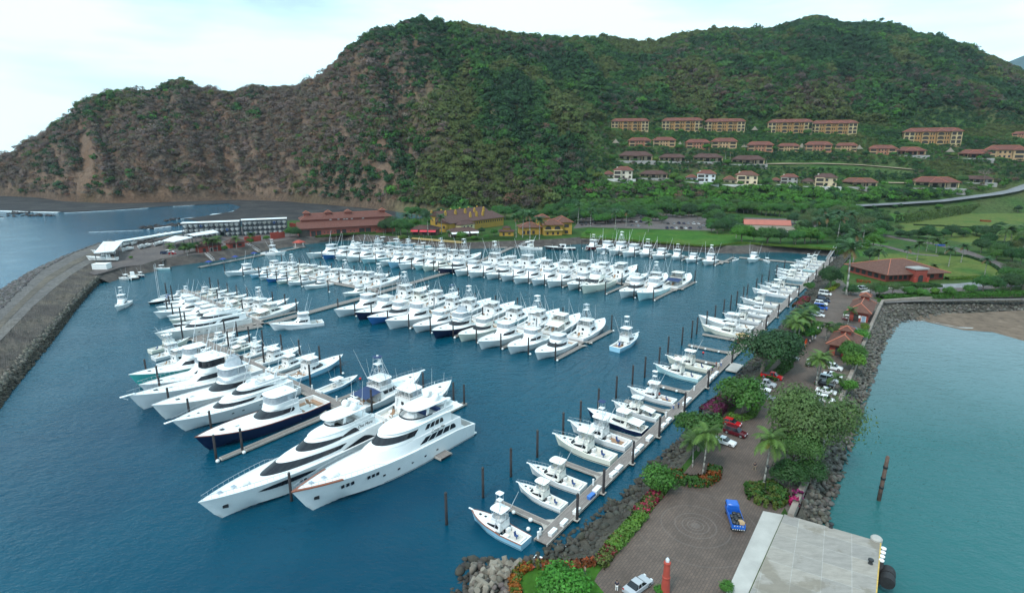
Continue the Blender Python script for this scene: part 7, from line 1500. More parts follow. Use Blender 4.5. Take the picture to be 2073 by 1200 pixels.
for px in np.linspace(1505, 1730, 26): belt.append((float(px), 434 + g.uniform(-5, 5), g.uniform(8, 13), g.choice(['bright', 'broad', 'bright', 'dense'])))
belt += [(1340, 452, 10, 'bare'), (1320, 447, 9, 'broad'), (1300, 443, 9, 'dense'), (1330, 441, 8, 'bright'), (1412, 445, 7, 'open'), (1380, 442, 6, 'broad'), (1552, 490, 9, 'bright'), (1610, 495, 9, 'broad'), (1640, 492, 9, 'dense'), (1665, 490, 10, 'broad')]
for px, py, h, ty in belt:
    tree(ty, px, py, h, f"{ {'bright': 'bright green', 'broad': 'mid green', 'dense': 'dark dense', 'open': 'thin olive', 'bare': 'leafless brown'}[ty]} tree behind the car park, {nth(n_)} in the belt", 'belt of trees behind the car park', 1.1); n_ += 1
n_ = 0
for px, py, h, ty in ((795, 474, 13, 'dense'), (812, 476, 12, 'broad'), (780, 472, 10, 'dense'), (826, 474, 9, 'broad'), (842, 462, 8, 'bright'), (870, 458, 8, 'broad'), (890, 455, 8, 'dense'), (935, 486, 6, 'bush'), (960, 487, 3.5, 'bush'), (985, 484, 3.4, 'bush'), (1000, 478, 5, 'broad'), (975, 474, 5, 'dense'), (815, 488, 4.5, 'yellow'), (1140, 474, 4, 'bush'), (1050, 450, 9, 'broad'), (1075, 446, 10, 'bright'), (1110, 444, 11, 'broad'), (1145, 446, 12, 'bright'), (1170, 450, 12, 'dense'), (600, 482, 8, 'dense'), (588, 480, 7, 'broad'), (1190, 476, 3, 'bush'), (1000, 445, 8, 'bright'), (950, 440, 8, 'broad'), (900, 440, 8, 'bright'), (860, 444, 9, 'dense')):
    tree(ty, px, py, h, f"green {'shrub' if 'bush' in ty else 'tree'} among the red and yellow quay buildings, {nth(n_)} from the boatyard", 'trees among the quay buildings'); n_ += 1
n_ = 0
for px, py, h, ty in ((385, 512, 6, 'broad'), (395, 508, 5, 'dense'), (373, 514, 5, 'broad'), (508, 494, 4, 'bright'), (455, 507, 3, 'bush'), (540, 487, 3.5, 'bush'), (265, 524, 1.6, 'bush')):
    tree(ty, px, py, h, f"green bush of the boatyard edge, {nth(n_)} of them along the quay", 'bushes of the boatyard'); n_ += 1
n_ = 0
for px, py, h, ty in ((1770, 444, 6, 'dense'), (1790, 440, 5, 'broad'), (1815, 438, 5, 'dense'), (1840, 432, 3.5, 'open'), (1865, 430, 4, 'broad'), (1795, 452, 7, 'darkbush'), (1760, 462, 8, 'dense'), (1730, 446, 7, 'broad'), (1900, 424, 5, 'bush'), (2060, 430, 7, 'dense'), (1985, 512, 9, 'dense'), (2000, 500, 9, 'dense'), (2020, 520, 8, 'broad'), (2045, 530, 8, 'dense'), (2065, 535, 9, 'dense'), (1950, 480, 5, 'darkbush'), (1880, 470, 5, 'darkbush'), (1840, 478, 4, 'bush'), (1915, 472, 4, 'bush'), (1820, 470, 6, 'open')):
    tree(ty, px, py, h, f"tree on the lawns right of the clubhouse road, {nth(n_)} from the hill road".replace('right of', 'beyond'), 'trees of the park lawns'); n_ += 1
n_ = 0
g = random.Random(17)
for px, y0, y1 in [(x, 420, 438) for x in range(1740, 1830, 12)] + [(x, 470, 486) for x in range(1745, 1800, 14)] + [(x, 493, 512) for x in range(1720, 1790, 12)] + [(x, 470, 480) for x in range(1955, 2073, 13)] + [(x, 495, 530) for x in range(2010, 2075, 9)] + [(x, 560, 585) for x in range(2040, 2080, 8)] + [(x, 480, 484) for x in range(1822, 1940, 17)]:
    tree(g.choice(['dense', 'broad', 'bright', 'darkbush', 'open']), px + g.uniform(-4, 4), g.uniform(y0, y1), (g.uniform(2.6, 4.2) if y1 < 440 else g.uniform(5, 9)) if px < 1950 else g.uniform(4.5, 8), f"rounded park tree between drives and fields, {nth(n_)} counted from the hill road", 'park trees between drives and fields', 1.15); n_ += 1
n_ = 0
g = random.Random(23)
for px, y0, y1 in [(x, 439, 449) for x in range(830, 1180, 13)] + [(x, 441, 449) for x in range(1186, 1275, 11)] + [(x, 447, 452) for x in range(1206, 1270, 12)] + [(x, 444, 458) for x in range(1308, 1346, 8)] + [(x, 446, 466) for x in range(1432, 1500, 7)] + [(x, 437, 441) for x in range(1300, 1450, 12)] + [(x, 488, 494) for x in range(1500, 1680, 26)]:
    tree(g.choice(['dense', 'broad', 'bright', 'broad']), px + g.uniform(-4, 4), g.uniform(y0, y1), g.uniform(7, 12) if px < 1300 or px > 1430 else g.uniform(5, 8), f"leafy tree shading buildings and car park, {nth(n_)} from the red building", 'trees shading buildings and car park', 1.1); n_ += 1
# ---- palms
PT = {'royal': palm_template(21, 14, 22, 5.4, .75, (.045, .11, .03), True, rt=.26), 'coco': palm_template(22, 7, 22, 4.2, .9, (.07, .13, .03), False, rt=.17), 'gold': palm_template(23, 6.5, 20, 3.6, .8, (.085, .15, .03), True, rt=.15), 'dark': palm_template(24, 9, 20, 4.4, .8, (.035, .09, .028), True, rt=.2)}
PH = {'royal': 14, 'coco': 7, 'gold': 6.5, 'dark': 9}
def palm(ty, px, py, h, label, group=None, fat=1.0):
    k = h / PH[ty]; p0 = at(px, py, GZ); return place(PT[ty], atT(px, py) if float(hz(p0.x, p0.y)) > GZ + .2 and py < 465 else p0, rng.uniform(0, 6.28), label, group, (k * fat, k * fat, k), None, 'palm')
palm('royal', 1713, 598, 18, 'tallest palm with smooth grey trunk at the end of the pier road'); palm('royal', 1726, 540, 15, 'tall palm behind the tallest one near the garden path')
palm('gold', 1423, 958, 7.6, 'yellowish palm with slim white trunk on the hedged island', None, .82); palm('coco', 1402, 945, 5.0, 'low bushy palm on the hedged island beside the slim trunked palm', None, 1.0); palm('gold', 1545, 985, 8.6, 'palm with orange fruit and white trunk on the small hedge by the pier road', None, .78)
MB().ball((0, 0, 0), (.9, .8, .6), 10, 6).build('fruit_cluster', plain('palm fruit', (.55, .16, .02), .7, .35, 3, bump=.5), None, True); fc = bpy.data.objects['fruit_cluster']; p = at(1545, 985, GZ); fc.location = (p.x, p.y - .5, GZ + 8.2)
pm = [o for o in col.objects if o.get('label', '').startswith('palm with orange')][0]; fc.parent = pm; fc.matrix_parent_inverse = Matrix(); fc.location = (0, -.35, 6.1); fc.scale = (.85, .85, .85); KIDS.setdefault(pm.name, []).append(fc)
n_ = 0
for px, py, h, ty in ((1607, 712, 8, 'gold'), (1613, 696, 8, 'gold'), (1619, 690, 8, 'dark'), (1625, 687, 8, 'gold'), (1589, 728, 6, 'dark'), (1652, 787, 7, 'gold'), (1655, 778, 7, 'gold'), (1716, 657, 5, 'coco'), (1685, 800, 4.5, 'coco'), (1598, 700, 7, 'dark'), (1628, 655, 5.5, 'dark'), (1672, 690, 5, 'coco')):
    palm(ty, px, py, h, f"slender palm along the pier road, {nth(n_)} counted from the grove", 'palms along the pier road'); n_ += 1
n_ = 0
for px, py, h, ty in ((867, 477, 12, 'dark'), (894, 474, 11, 'dark'), (1045, 482, 13, 'royal'), (1058, 482, 15, 'royal'), (1073, 485, 15, 'royal'), (1092, 485, 12, 'dark'), (825, 470, 11, 'dark'), (850, 462, 10, 'royal'), (910, 486, 5, 'coco'), (1170, 455, 14, 'royal'), (1195, 460, 12, 'royal'), (1245, 466, 12, 'dark'), (1267, 458, 10, 'dark'), (1312, 470, 7, 'coco')):
    palm(ty, px, py, h, f"tall palm before the quay buildings and lawn, {nth(n_)} from the red building", 'palms of the quay'); n_ += 1
n_ = 0
for px, py, h, ty in ((347, 520, 6, 'coco'), (380, 518, 6, 'coco'), (402, 512, 5, 'dark'), (424, 510, 7, 'coco'), (432, 509, 6, 'coco'), (440, 508, 7, 'coco'), (479, 503, 6, 'coco'), (512, 494, 6, 'coco')):
    palm(ty, px, py, h, f"bushy palm along the boatyard front, {nth(n_)} from the ramp", 'palms of the boatyard'); n_ += 1
n_ = 0
for px, py, h, ty in ((1695, 490, 14, 'royal'), (1705, 478, 13, 'royal'), (1672, 480, 12, 'dark'), (1688, 470, 12, 'dark'), (1650, 478, 10, 'dark'), (1745, 500, 11, 'royal'), (1610, 480, 9, 'coco'), (1490, 482, 8, 'coco'), (1776, 545, 9, 'coco'), (1835, 532, 7, 'dark'), (1856, 528, 9, 'coco'), (1920, 540, 8, 'dark'), (1945, 532, 8, 'dark'), (1993, 558, 7, 'dark'), (1875, 508, 7, 'coco'), (1895, 512, 7, 'coco'), (1912, 514, 6, 'coco'), (2028, 505, 12, 'coco'), (2070, 510, 13, 'coco'), (2045, 498, 10, 'coco'), (1665, 462, 12, 'royal'), (1720, 470, 12, 'dark'), (1890, 560, 5, 'coco')):
    palm(ty, px, py, h, f"palm of the park round the clubhouse, {nth(n_)} from the quay lawn", 'palms of the park'); n_ += 1
g = random.Random(9); n_ = 0
for (x0, x1, y0, y1) in HOUSES[:29]:
    for sx in (x0 - 5, x1 + 6):
        if g.random() < .62:
            p = atT(sx, y1 + 2); o = place(PT[g.choice(['dark', 'royal', 'dark'])], p, g.uniform(0, 6), f"hillside palm between the villas, {nth(n_)} counted from the top terrace", 'palms between the villas', g.uniform(.7, 1.05), None, 'palm'); n_ += 1
n_ = 0
for (x0, x1, y0, y1) in HOUSES[:31]:
    for sx in ((x0 + x1) / 2 + g.uniform(-12, 12), x0 - g.uniform(6, 14)):
        tree(g.choice(['bright', 'broad', 'dense', 'yellow', 'bush']), sx, y1 + g.uniform(2, 5), g.uniform(3.0, 5.2) if sx > x0 else g.uniform(6, 9), f"garden tree beside the hillside villas, {nth(n_)} counted from the top terrace", 'garden trees of the villas', 1.1, None); n_ += 1
tree('bare', 1990, 372, 16, 'large bare grey tree above the hill road', None, 1.2, None); tree('yellow', 1362, 366, 9, 'round yellow green tree beside the dark gabled house', None, 1.1, None); tree('bare', 1135, 432, 12, 'bare brown tree at the hill foot behind the yellow villa', None, 1.0)
# ---- hedges, flower beds
def gp(*P): return [at(x, y, GZ) for x, y in P]
HD = (.040, .105, .018); LG = (.10, .20, .03); RF = (.20, .035, .04); OR_ = (.27, .06, .018); MG = (.15, .02, .07)
hedge('flower_bed', gp((1213, 1146), (1232, 1120), (1252, 1092)), 1.8, .8, (.10, .13, .03), 'loose flower bed with red blooms at the near end of the paving edge', 'flower bed', cl2=RF)
hedge('strap_leaf_bed', gp((1240, 1112), (1262, 1085), (1298, 1046)), 2.0, .9, LG, 'bright strap-leaved plant bed along the paving edge', 'plant bed', leaf=.2)
hedge('flower_bed', gp((1290, 1046), (1312, 1020), (1330, 1002)), 2.0, .9, (.09, .12, .03), 'pink and red flower bed next to the round shrub', 'flower bed', cl2=(.34, .03, .07)); hedge('hedge', gp((1306, 1040), (1326, 1012), (1352, 985)), .8, .6, LG, 'narrow variegated hedge against the paving behind the pink bed')
hedge('hedge', gp((1368, 962), (1372, 974), (1395, 980), (1425, 980), (1445, 968), (1447, 952)), 2.0, 1.2, HD, 'thick clipped hedge round the palm island', cl2=(.22, .06, .012)); hedge('hedge', gp((1524, 988), (1530, 1010), (1555, 1022), (1580, 1014), (1578, 1000), (1550, 980)), 2.6, 1.1, HD, 'low clipped hedge round the white trunk of the fruit palm', cl2=(.09, .12, .02))
hedge('hedge', gp((1478, 845), (1500, 850), (1522, 843), (1531, 828)), 1.3, .9, LG, 'bright clipped hedge in a hook shape beside the red hatchback'); hedge('bougainvillea', gp((1432, 842), (1450, 828), (1472, 815)), 4.0, 1.6, MG, 'magenta bougainvillea mound on the embankment edge', 'flower bush', cl2=(.06, .09, .02)); hedge('bougainvillea', gp((1612, 624), (1632, 606)), 3.0, 1.3, (.24, .03, .05), 'reddish bougainvillea by the parked cars near the shore', 'flower bush', cl2=(.06, .09, .02))
hedge('hedge', gp((1634, 680), (1650, 672), (1656, 655)), 3.0, .8, (.06, .15, .02), 'bright low ground cover bordering the grove', 'ground cover'); hedge('pink_bush', gp((1606, 1020), (1608, 1024)), 1.2, 1.3, (.42, .02, .12), 'bright pink flowering bush by the sea wall next to the wharf', 'flower bush'); hedge('pink_bush', gp((1613, 1005), (1615, 1008)), 1.2, 1.3, (.25, .02, .12), 'darker magenta bush just beyond the bright pink one', 'flower bush')
hedge('flower_border', gp((1048, 1215), (1040, 1180), (1048, 1160), (1066, 1150)), 1.2, .7, (.30, .10, .015), 'orange flower border curving round the corner lawn', 'flower border', cl2=(.10, .15, .02)); hedge('flower_border', gp((1062, 1148), (1100, 1145)), 1.1, .7, OR_, 'orange red flower border, shorter piece along the corner lawn', 'flower border', cl2=(.10, .12, .02)); hedge('flower_border', gp((1108, 1147), (1150, 1148), (1200, 1140)), 1.1, .7, OR_, 'orange red flower border, longer piece along the corner lawn', 'flower border', cl2=(.16, .05, .015))
tree('bush', 1140, 1202, 3.6, 'wide bright green shrub on the corner lawn', None, 1.5); tree('bush', 1335, 1200, 1.2, 'small green shrub at the foot of the marker tower'); tree('bush', 1470, 1196, 1.5, 'small yellow green shrub at the wharf apron corner')
hedge('beach_hedge', gp((1782, 604), (1850, 601), (1950, 600), (2050, 597), (2130, 594)), 4.5, 1.3, (.045, .14, .015), 'long bright green hedge above the beach walk'); hedge('hedge', gp((1176, 482), (1250, 486), (1330, 492), (1440, 500), (1500, 493), (1560, 497), (1690, 506)), 1.5, .9, (.10, .17, .02), 'long yellow green hedge along the quay lawn edge'); hedge('hedge', gp((640, 481), (700, 475), (760, 473)), 2, 1.2, (.06, .12, .02), 'clipped hedge before the long red building'); hedge('hedge', gp((820, 481), (880, 484), (935, 489)), 4, 1.6, (.04, .09, .02), 'planted bank on the terrace below the red awnings'); hedge('hedge', gp((940, 487), (1000, 484), (1040, 484)), 4, 1.3, (.05, .11, .02), 'planted bank before the yellow booth')
hedge('tree_hedge', gp((1822, 452), (1880, 443), (1960, 430), (2050, 416), (2110, 406)), 8, 6.5, (.075, .125, .02), 'tall yellow green tree hedge crossing the upper park', leaf=.34); hedge('flower_bed', gp((1735, 570), (1760, 572)), 3, .8, (.30, .06, .015), 'orange flower bed by the clubhouse corner', 'flower bed', cl2=(.08, .14, .02)); hedge('hedge', gp((1918, 566), (1960, 564), (2010, 562)), 2.4, 1.0, (.09, .17, .02), 'bright hedge beside the clubhouse forecourt'); hedge('hedge', gp((1850, 582), (1900, 580)), 3.2, 1.2, (.035, .09, .02), 'dark clipped hedge before the clubhouse front')
hedge('hedge', gp((1850, 566 + 14), (1800, 580), (1770, 578)), 2.4, 1.0, (.05, .11, .02), 'clipped hedge left of the clubhouse portal'.replace('left of', 'below the windows beside')); hedge('hedge', gp((1850, 456), (1905, 458), (1970, 462)), 1.0, .9, (.02, .05, .015), 'thin dark hedge line across the park lawn'); hedge('flower_bed', gp((1985, 448), (2005, 449)), 5, 1.0, (.28, .07, .02), 'round red flower bed on the park lawn', 'flower bed', leaf=.22); hedge('hedge', gp((2035, 556), (2010, 538), (1960, 520), (1900, 516)), 1.3, .9, (.03, .08, .02), 'curving dark hedge round the clubhouse lawn')
hedge('yellow_hedge', gp((1664, 592), (1682, 588), (1696, 578)), 1.5, .9, (.20, .24, .02), 'yellow clipped hedge along the garden path'); hedge('ground_cover', gp((1560, 770), (1590, 745), (1600, 725)), 2.4, .9, (.05, .12, .02), 'low green planting beside the pickup trucks', 'ground cover')

# ---- vehicles
def wheel(root, x, y, r=.33):
    w_ = MB().lathe([(r * .6, -.11), (r, -.10), (r, .10), (r * .6, .11)], n=14); w_.xform(Matrix.Translation((x, y, r)) @ Matrix.Rotation(math.pi / 2, 4, 'X')); o = w_.build('wheel', M['tyre'], root, 40)
    h_ = MB().lathe([(r * .58, -.12), (r * .58, .12), (r * .1, .13)], n=10); h_.xform(Matrix.Translation((x, y, r)) @ Matrix.Rotation(math.pi / 2, 4, 'X')); h_.build('rim', M['chrome'], o, 40)
def car(kind):
    L, B, hh = {'sedan': (4.5, 1.76, 1.42), 'suv': (4.6, 1.85, 1.75), 'hatch': (3.9, 1.7, 1.5), 'pickup': (5.2, 1.85, 1.72), 'van': (4.8, 1.9, 2.0)}[kind]; root = empty('parked_car' if kind not in ('van', 'pickup') else kind + ('_truck' if kind == 'pickup' else '')); h = L / 2
    bl, gl = {'sedan': (.86, .90), 'suv': (1.02, 1.04), 'hatch': (.92, .95), 'pickup': (1.02, 1.05), 'van': (1.08, 1.1)}[kind]
    prof = {'sedan': [(-h, .55), (-h + .08, .84), (-h + .9, .90), (h - 1.3, .88), (h - .25, .74), (h, .52)], 'suv': [(-h, .6), (-h + .05, 1.0), (h - 1.25, 1.0), (h - .2, .86), (h, .58)], 'hatch': [(-h, .55), (-h + .05, .92), (h - 1.1, .90), (h - .2, .74), (h, .52)], 'pickup': [(-h, .6), (-h + .03, 1.0), (h - 1.25, 1.02), (h - .15, .9), (h, .58)], 'van': [(-h, .6), (-h + .03, 1.05), (h - .75, 1.05), (h - .12, .8), (h, .55)]}[kind]
    rings = []
    for y, k in ((-B / 2, .93), (-B / 2 + .10, 1.0), (B / 2 - .10, 1.0), (B / 2, .93)): rings.append([(x * (1 if abs(y) < B / 2 - .05 else .985), y, .28 + (z - .28) * k) for x, z in prof] + [(h * .98, y, .27), (-h * .98, y, .27)])
    b = MB(); b.loft(rings, True, True, True); b.build('body', M['carpaint'], root, 30)
    x0, x1 = {'sedan': (-h + .75, h - 1.25), 'suv': (-h + .08, h - 1.2), 'hatch': (-h + .1, h - 1.05), 'pickup': (-.55, h - 1.2), 'van': (-h + .06, h - .7)}[kind]; ra, rf = {'sedan': (.75, .75), 'suv': (.25, .65), 'hatch': (.45, .7), 'pickup': (.18, .65), 'van': (.1, .7)}[kind]; zb = bl - .04; w0, w1 = B / 2 - .07, B / 2 - .24
    lo = [(x0, -w0, zb), (x1, -w0, zb), (x1, w0, zb), (x0, w0, zb)]; hi = [(x0 + ra, -w1, hh - .05), (x1 - rf, -w1, hh - .05), (x1 - rf, w1, hh - .05), (x0 + ra, w1, hh - .05)]
    b = MB(); b.loft([lo, hi], True); b.build('window_glass', M['glass'], root); b = MB(); t = [(x * .97, y * .9, hh) for x, y, z in hi]; b.loft([[(x, y * 1.03, z) for x, y, z in hi], t], True, False, True)
    xm = (x0 + x1) / 2 + .1
    for sg in (-1, 1):
        for xx in (xm, x0 + ra * .5 + .12): b.add([(xx - .05, sg * (w0 + .012), zb), (xx + .05, sg * (w0 + .012), zb), (xx + .05 + (ra * .5 if xx != xm else 0), sg * (w1 + .012), hh - .04), (xx - .05 + (ra * .5 if xx != xm else 0), sg * (w1 + .012), hh - .04)], [(0, 1, 2, 3) if sg < 0 else (3, 2, 1, 0)])
    b.build('cabin_roof', M['carpaint'], root)
    for x in (-h + .85, h - .85):
        for y in (-B / 2 + .09, B / 2 - .09): wheel(root, x, y, .33 if kind in ('sedan', 'hatch') else .38)
    for sg in (-1, 1):
        b = MB(); b.obox((h - .1, sg * (B / 2 - .32), .68), .16, .36, .15); b.build('headlight', M['lamp'], root); b = MB(); b.obox((-h + .04, sg * (B / 2 - .2), .78), .1, .22, .22); b.build('tail_light', M['tail'], root)
    if kind == 'pickup': b = MB(); b.box(-h + .12, -.65, -B / 2 + .14, B / 2 - .14, 1.0, 1.02); b.build('cargo_bed', M['blackp'], root)
    return root
CT = {k: car(k) for k in ('sedan', 'suv', 'hatch', 'pickup', 'van')}
CC_ = {'white': (.85, .86, .86), 'silver': (.45, .47, .5), 'red': (.5, .015, .02), 'dark red': (.10, .008, .015), 'black': (.015, .016, .02), 'dark blue': (.02, .035, .09), 'blue': (.03, .12, .5), 'grey': (.22, .24, .26), 'pale green': (.6, .72, .66)}
def vehicle(k, c, px, py, rz, label, group=None, z=GZ + .012): return place(CT[k], at(px, py, z), rz, label, group, 1.0, {'body': CC_[c], 'cabin_roof': CC_[c]}, {'pickup': 'pickup truck', 'van': 'van'}.get(k, 'car'))
T0 = MA + math.pi / 2
vehicle('hatch', 'red', 1481, 860, T0 + math.pi, 'bright red car beside the hooked hedge'); vehicle('suv', 'dark red', 1488, 879, T0 + math.pi - .1, 'dark red car between the red car and the white sedan'); vehicle('sedan', 'white', 1466, 897, T0 + math.pi - .05, 'white sedan alone next to the palm island')
vehicle('pickup', 'red', 1562, 765, T0 + math.pi, 'red pickup truck below the big spreading tree'); vehicle('pickup', 'silver', 1548, 780, T0 + math.pi, 'silver pickup truck next to the red pickup'); vehicle('sedan', 'white', 1540, 790, T0 + math.pi, 'white car half hidden between silver pickup and rounded tree'); vehicle('sedan', 'grey', 1548, 806, T0 + math.pi, 'grey car almost hidden by the rounded bright tree')
vehicle('sedan', 'silver', 1291, 1191, MA - .25, 'silver sedan at the near edge beside the marker tower')
for i, (k, c, px, py, a) in enumerate((('van', 'white', 1670, 597, 0), ('suv', 'black', 1666, 605, 0), ('suv', 'dark blue', 1667, 611, 0), ('suv', 'white', 1662, 617, 0), ('van', 'blue', 1661, 625, 0), ('suv', 'grey', 1653, 632, 0), ('sedan', 'white', 1655, 640, 0), ('pickup', 'grey', 1597, 727, 0), ('suv', 'black', 1606, 702, 0), ('suv', 'dark blue', 1594, 712, 0))):
    vehicle(k, c, px, py, T0 + math.pi + rng.uniform(-.06, .06), f"{c} {'van' if k == 'van' else 'pickup' if k == 'pickup' else 'car'} parked on the basin side of the pier road, {nth(i)} from the shore", 'cars on the basin side of the pier road')
for i, (k, c, px, py) in enumerate((('suv', 'dark blue', 1727, 672), ('sedan', 'white', 1731, 685), ('suv', 'white', 1686, 747), ('sedan', 'white', 1685, 763), ('suv', 'silver', 1677, 772), ('sedan', 'black', 1669, 781), ('sedan', 'white', 1672, 795), ('suv', 'white', 1670, 813), ('pickup', 'grey', 1652, 821), ('sedan', 'pale green', 1650, 836), ('suv', 'white', 1660, 846))):
    vehicle(k, c, px, py, T0 + math.pi * 0 - math.pi + rng.uniform(-.06, .06), f"{c} {'pickup' if k == 'pickup' else 'car'} parked along the pier sea wall, {nth(i)} from the kiosks", 'cars on the sea wall side of the pier road')
far = [(1350, 463), (1360, 462.5), (1369, 463), (1379, 463), (1388, 463), (1397, 463), (1416, 463), (1352, 453.5), (1364, 453.5), (1374, 453), (1384, 453.5), (1393, 453.5), (1404, 454), (1414, 454), (1279, 458), (1291, 459), (1288, 450), (1278, 450), (1297, 450), (1305, 450), (1327, 441), (1297, 441), (1186, 455), (1195, 455), (1204, 453), (1178, 456), (1424, 458)]
for i, (px, py) in enumerate(far):
    c = ['dark blue', 'dark blue', 'white', 'black', 'white', 'dark blue', 'grey', 'black', 'silver', 'dark blue', 'dark blue', 'silver', 'white', 'white', 'grey', 'silver', 'white', 'black', 'dark blue', 'grey', 'white', 'silver', 'black', 'dark blue', 'black', 'black', 'silver'][i]
    vehicle(('suv', 'sedan', 'hatch')[i % 3], c, px, py, R(92) + rng.uniform(-.15, .15), f"{c} car in the car park behind the quay lawn, {nth(i)} counted along its rows", 'cars in the car park', GZ + .05)
vehicle('suv', 'silver', 1748, 586, R(20), 'silver car before the clubhouse corner'); vehicle('sedan', 'white', 1736, 585, R(100), 'white car partly behind the shrub at the tallest palm'); vehicle('pickup', 'blue', 1903, 498, R(-10), 'blue pickup on the drive behind the clubhouse'); vehicle('sedan', 'white', 1555, 448, R(0), 'white car behind the salmon roofed restaurant'); vehicle('suv', 'white', 344, 512, R(20), 'white car at the boatyard front'); vehicle('suv', 'dark blue', 334, 514, R(20), 'dark blue car beside the white one at the boatyard front'); vehicle('hatch', 'red', 349, 515, R(35), 'red car near the palms at the boatyard front')
# blue open truck with a load
tr = empty('open_truck', at(1486, 1056, GZ + .012), MA + R(27)); tag(tr, 'bright blue open truck loaded with dark sacks on the brick paving', 'truck'); BL = plain('truck blue', (.015, .11, .46), .3, .06, 1)
b = MB(); b.bbox(1.35, 2.95, -.95, .95, .75, 2.15, .16); b.build('cab', BL, tr, 40); b = MB(); b.obox((2.93, 0, 1.75), .06, 1.6, .6, 0, -.1); b.build('windshield', M['glass'], tr)
for s_ in (-1, 1): MB().obox((2.25, s_ * .955, 1.72), .8, .03, .5).build('side_window', M['glass'], tr); MB().obox((2.97, s_ * .7, 1.0), .06, .3, .18).build('headlight', M['lamp'], tr)
b = MB(); b.box(-2.9, 1.25, -1.0, 1.0, .8, .92); b.box(-2.9, 1.25, -1.0, -.93, .92, 1.5); b.box(-2.9, 1.25, .93, 1.0, .92, 1.5); b.box(1.18, 1.25, -.93, .93, .92, 1.7); b.box(-2.9, -2.83, -.93, .93, .92, 1.45); b.build('cargo_bed', BL, tr); MB().box(-2.7, 2.6, -.45, .45, .5, .78).build('chassis', M['blackp'], tr)
for y in (-.6, -.2, .2, .6): MB().obox((-2.93, y, 1.3), .03, .16, .08).build('tailgate_slot', M['white'], tr)
for y in np.linspace(-.8, .8, 6): MB().obox((-2.95, float(y), .72), .04, .14, .1).build('bumper_stripe', M['white'], tr)
for x in (-1.9, 2.2):
    for y in (-.85, .85): wheel(tr, x, y, .42)
g = random.Random(4)
for i in range(11): o = MB().ball((0, 0, 0), (g.uniform(.35, .55), g.uniform(.32, .48), g.uniform(.28, .4)), 10, 7).build('sack', M['blackp'], None, True); m = Matrix.Rotation(tr.rotation_euler.z, 3, 'Z'); o.location = tr.location + m @ Vector((-2.3 + (i % 4) * .85, -.55 + (i // 4) * .55, 1.25 + .12 * (i % 3))); o.rotation_euler = (g.uniform(-.4, .4), g.uniform(-.4, .4), g.uniform(0, 3)); tag(o, f"black sack in the blue truck bed, {nth(i)} of the load", 'sack', 'sacks in the truck')
o = MB().bbox(-.4, .4, -.35, .35, 0, .5, .02).build('cardboard_box', plain('cardboard', (.5, .33, .18), .8, .1, 3), None); o.location = tr.location + m @ Vector((-2.3, -.45, 1.35)); o.rotation_euler = (.2, .15, tr.rotation_euler.z + .3); tag(o, 'brown cardboard box at the tail of the blue truck', 'box')
def cart(px, py, rz, c, label):
    r = empty('golf_cart', at(px, py, GZ + .012), rz); tag(r, label, 'golf cart'); MB().bbox(-1.2, 1.2, -.6, .6, .25, .75, .1).build('body', c, r); MB().bbox(-.5, .1, -.55, .55, .75, 1.05, .08).build('seat', M['uphol'], r); roof_slab('roof', -1.0, 1.0, .65, .2, 1.85, .06, 'white', r)
    for x in (-.9, .9):
        for y in (-.55, .55): MB().tube((x, y, .7), (x * .95, y, 1.87), .03).build('roof_post', M['metal'], r); wheel(r, x * .85, y, .24)
cart(1712, 648, T0, plain('cart maroon', (.09, .012, .015), .4, .1, 2), 'maroon cart with white roof outside the farther kiosk'); cart(1640, 741, T0 + .6, plain('cart green', (.05, .07, .03), .4, .1, 2), 'dark green open buggy with white roof on the pier road')
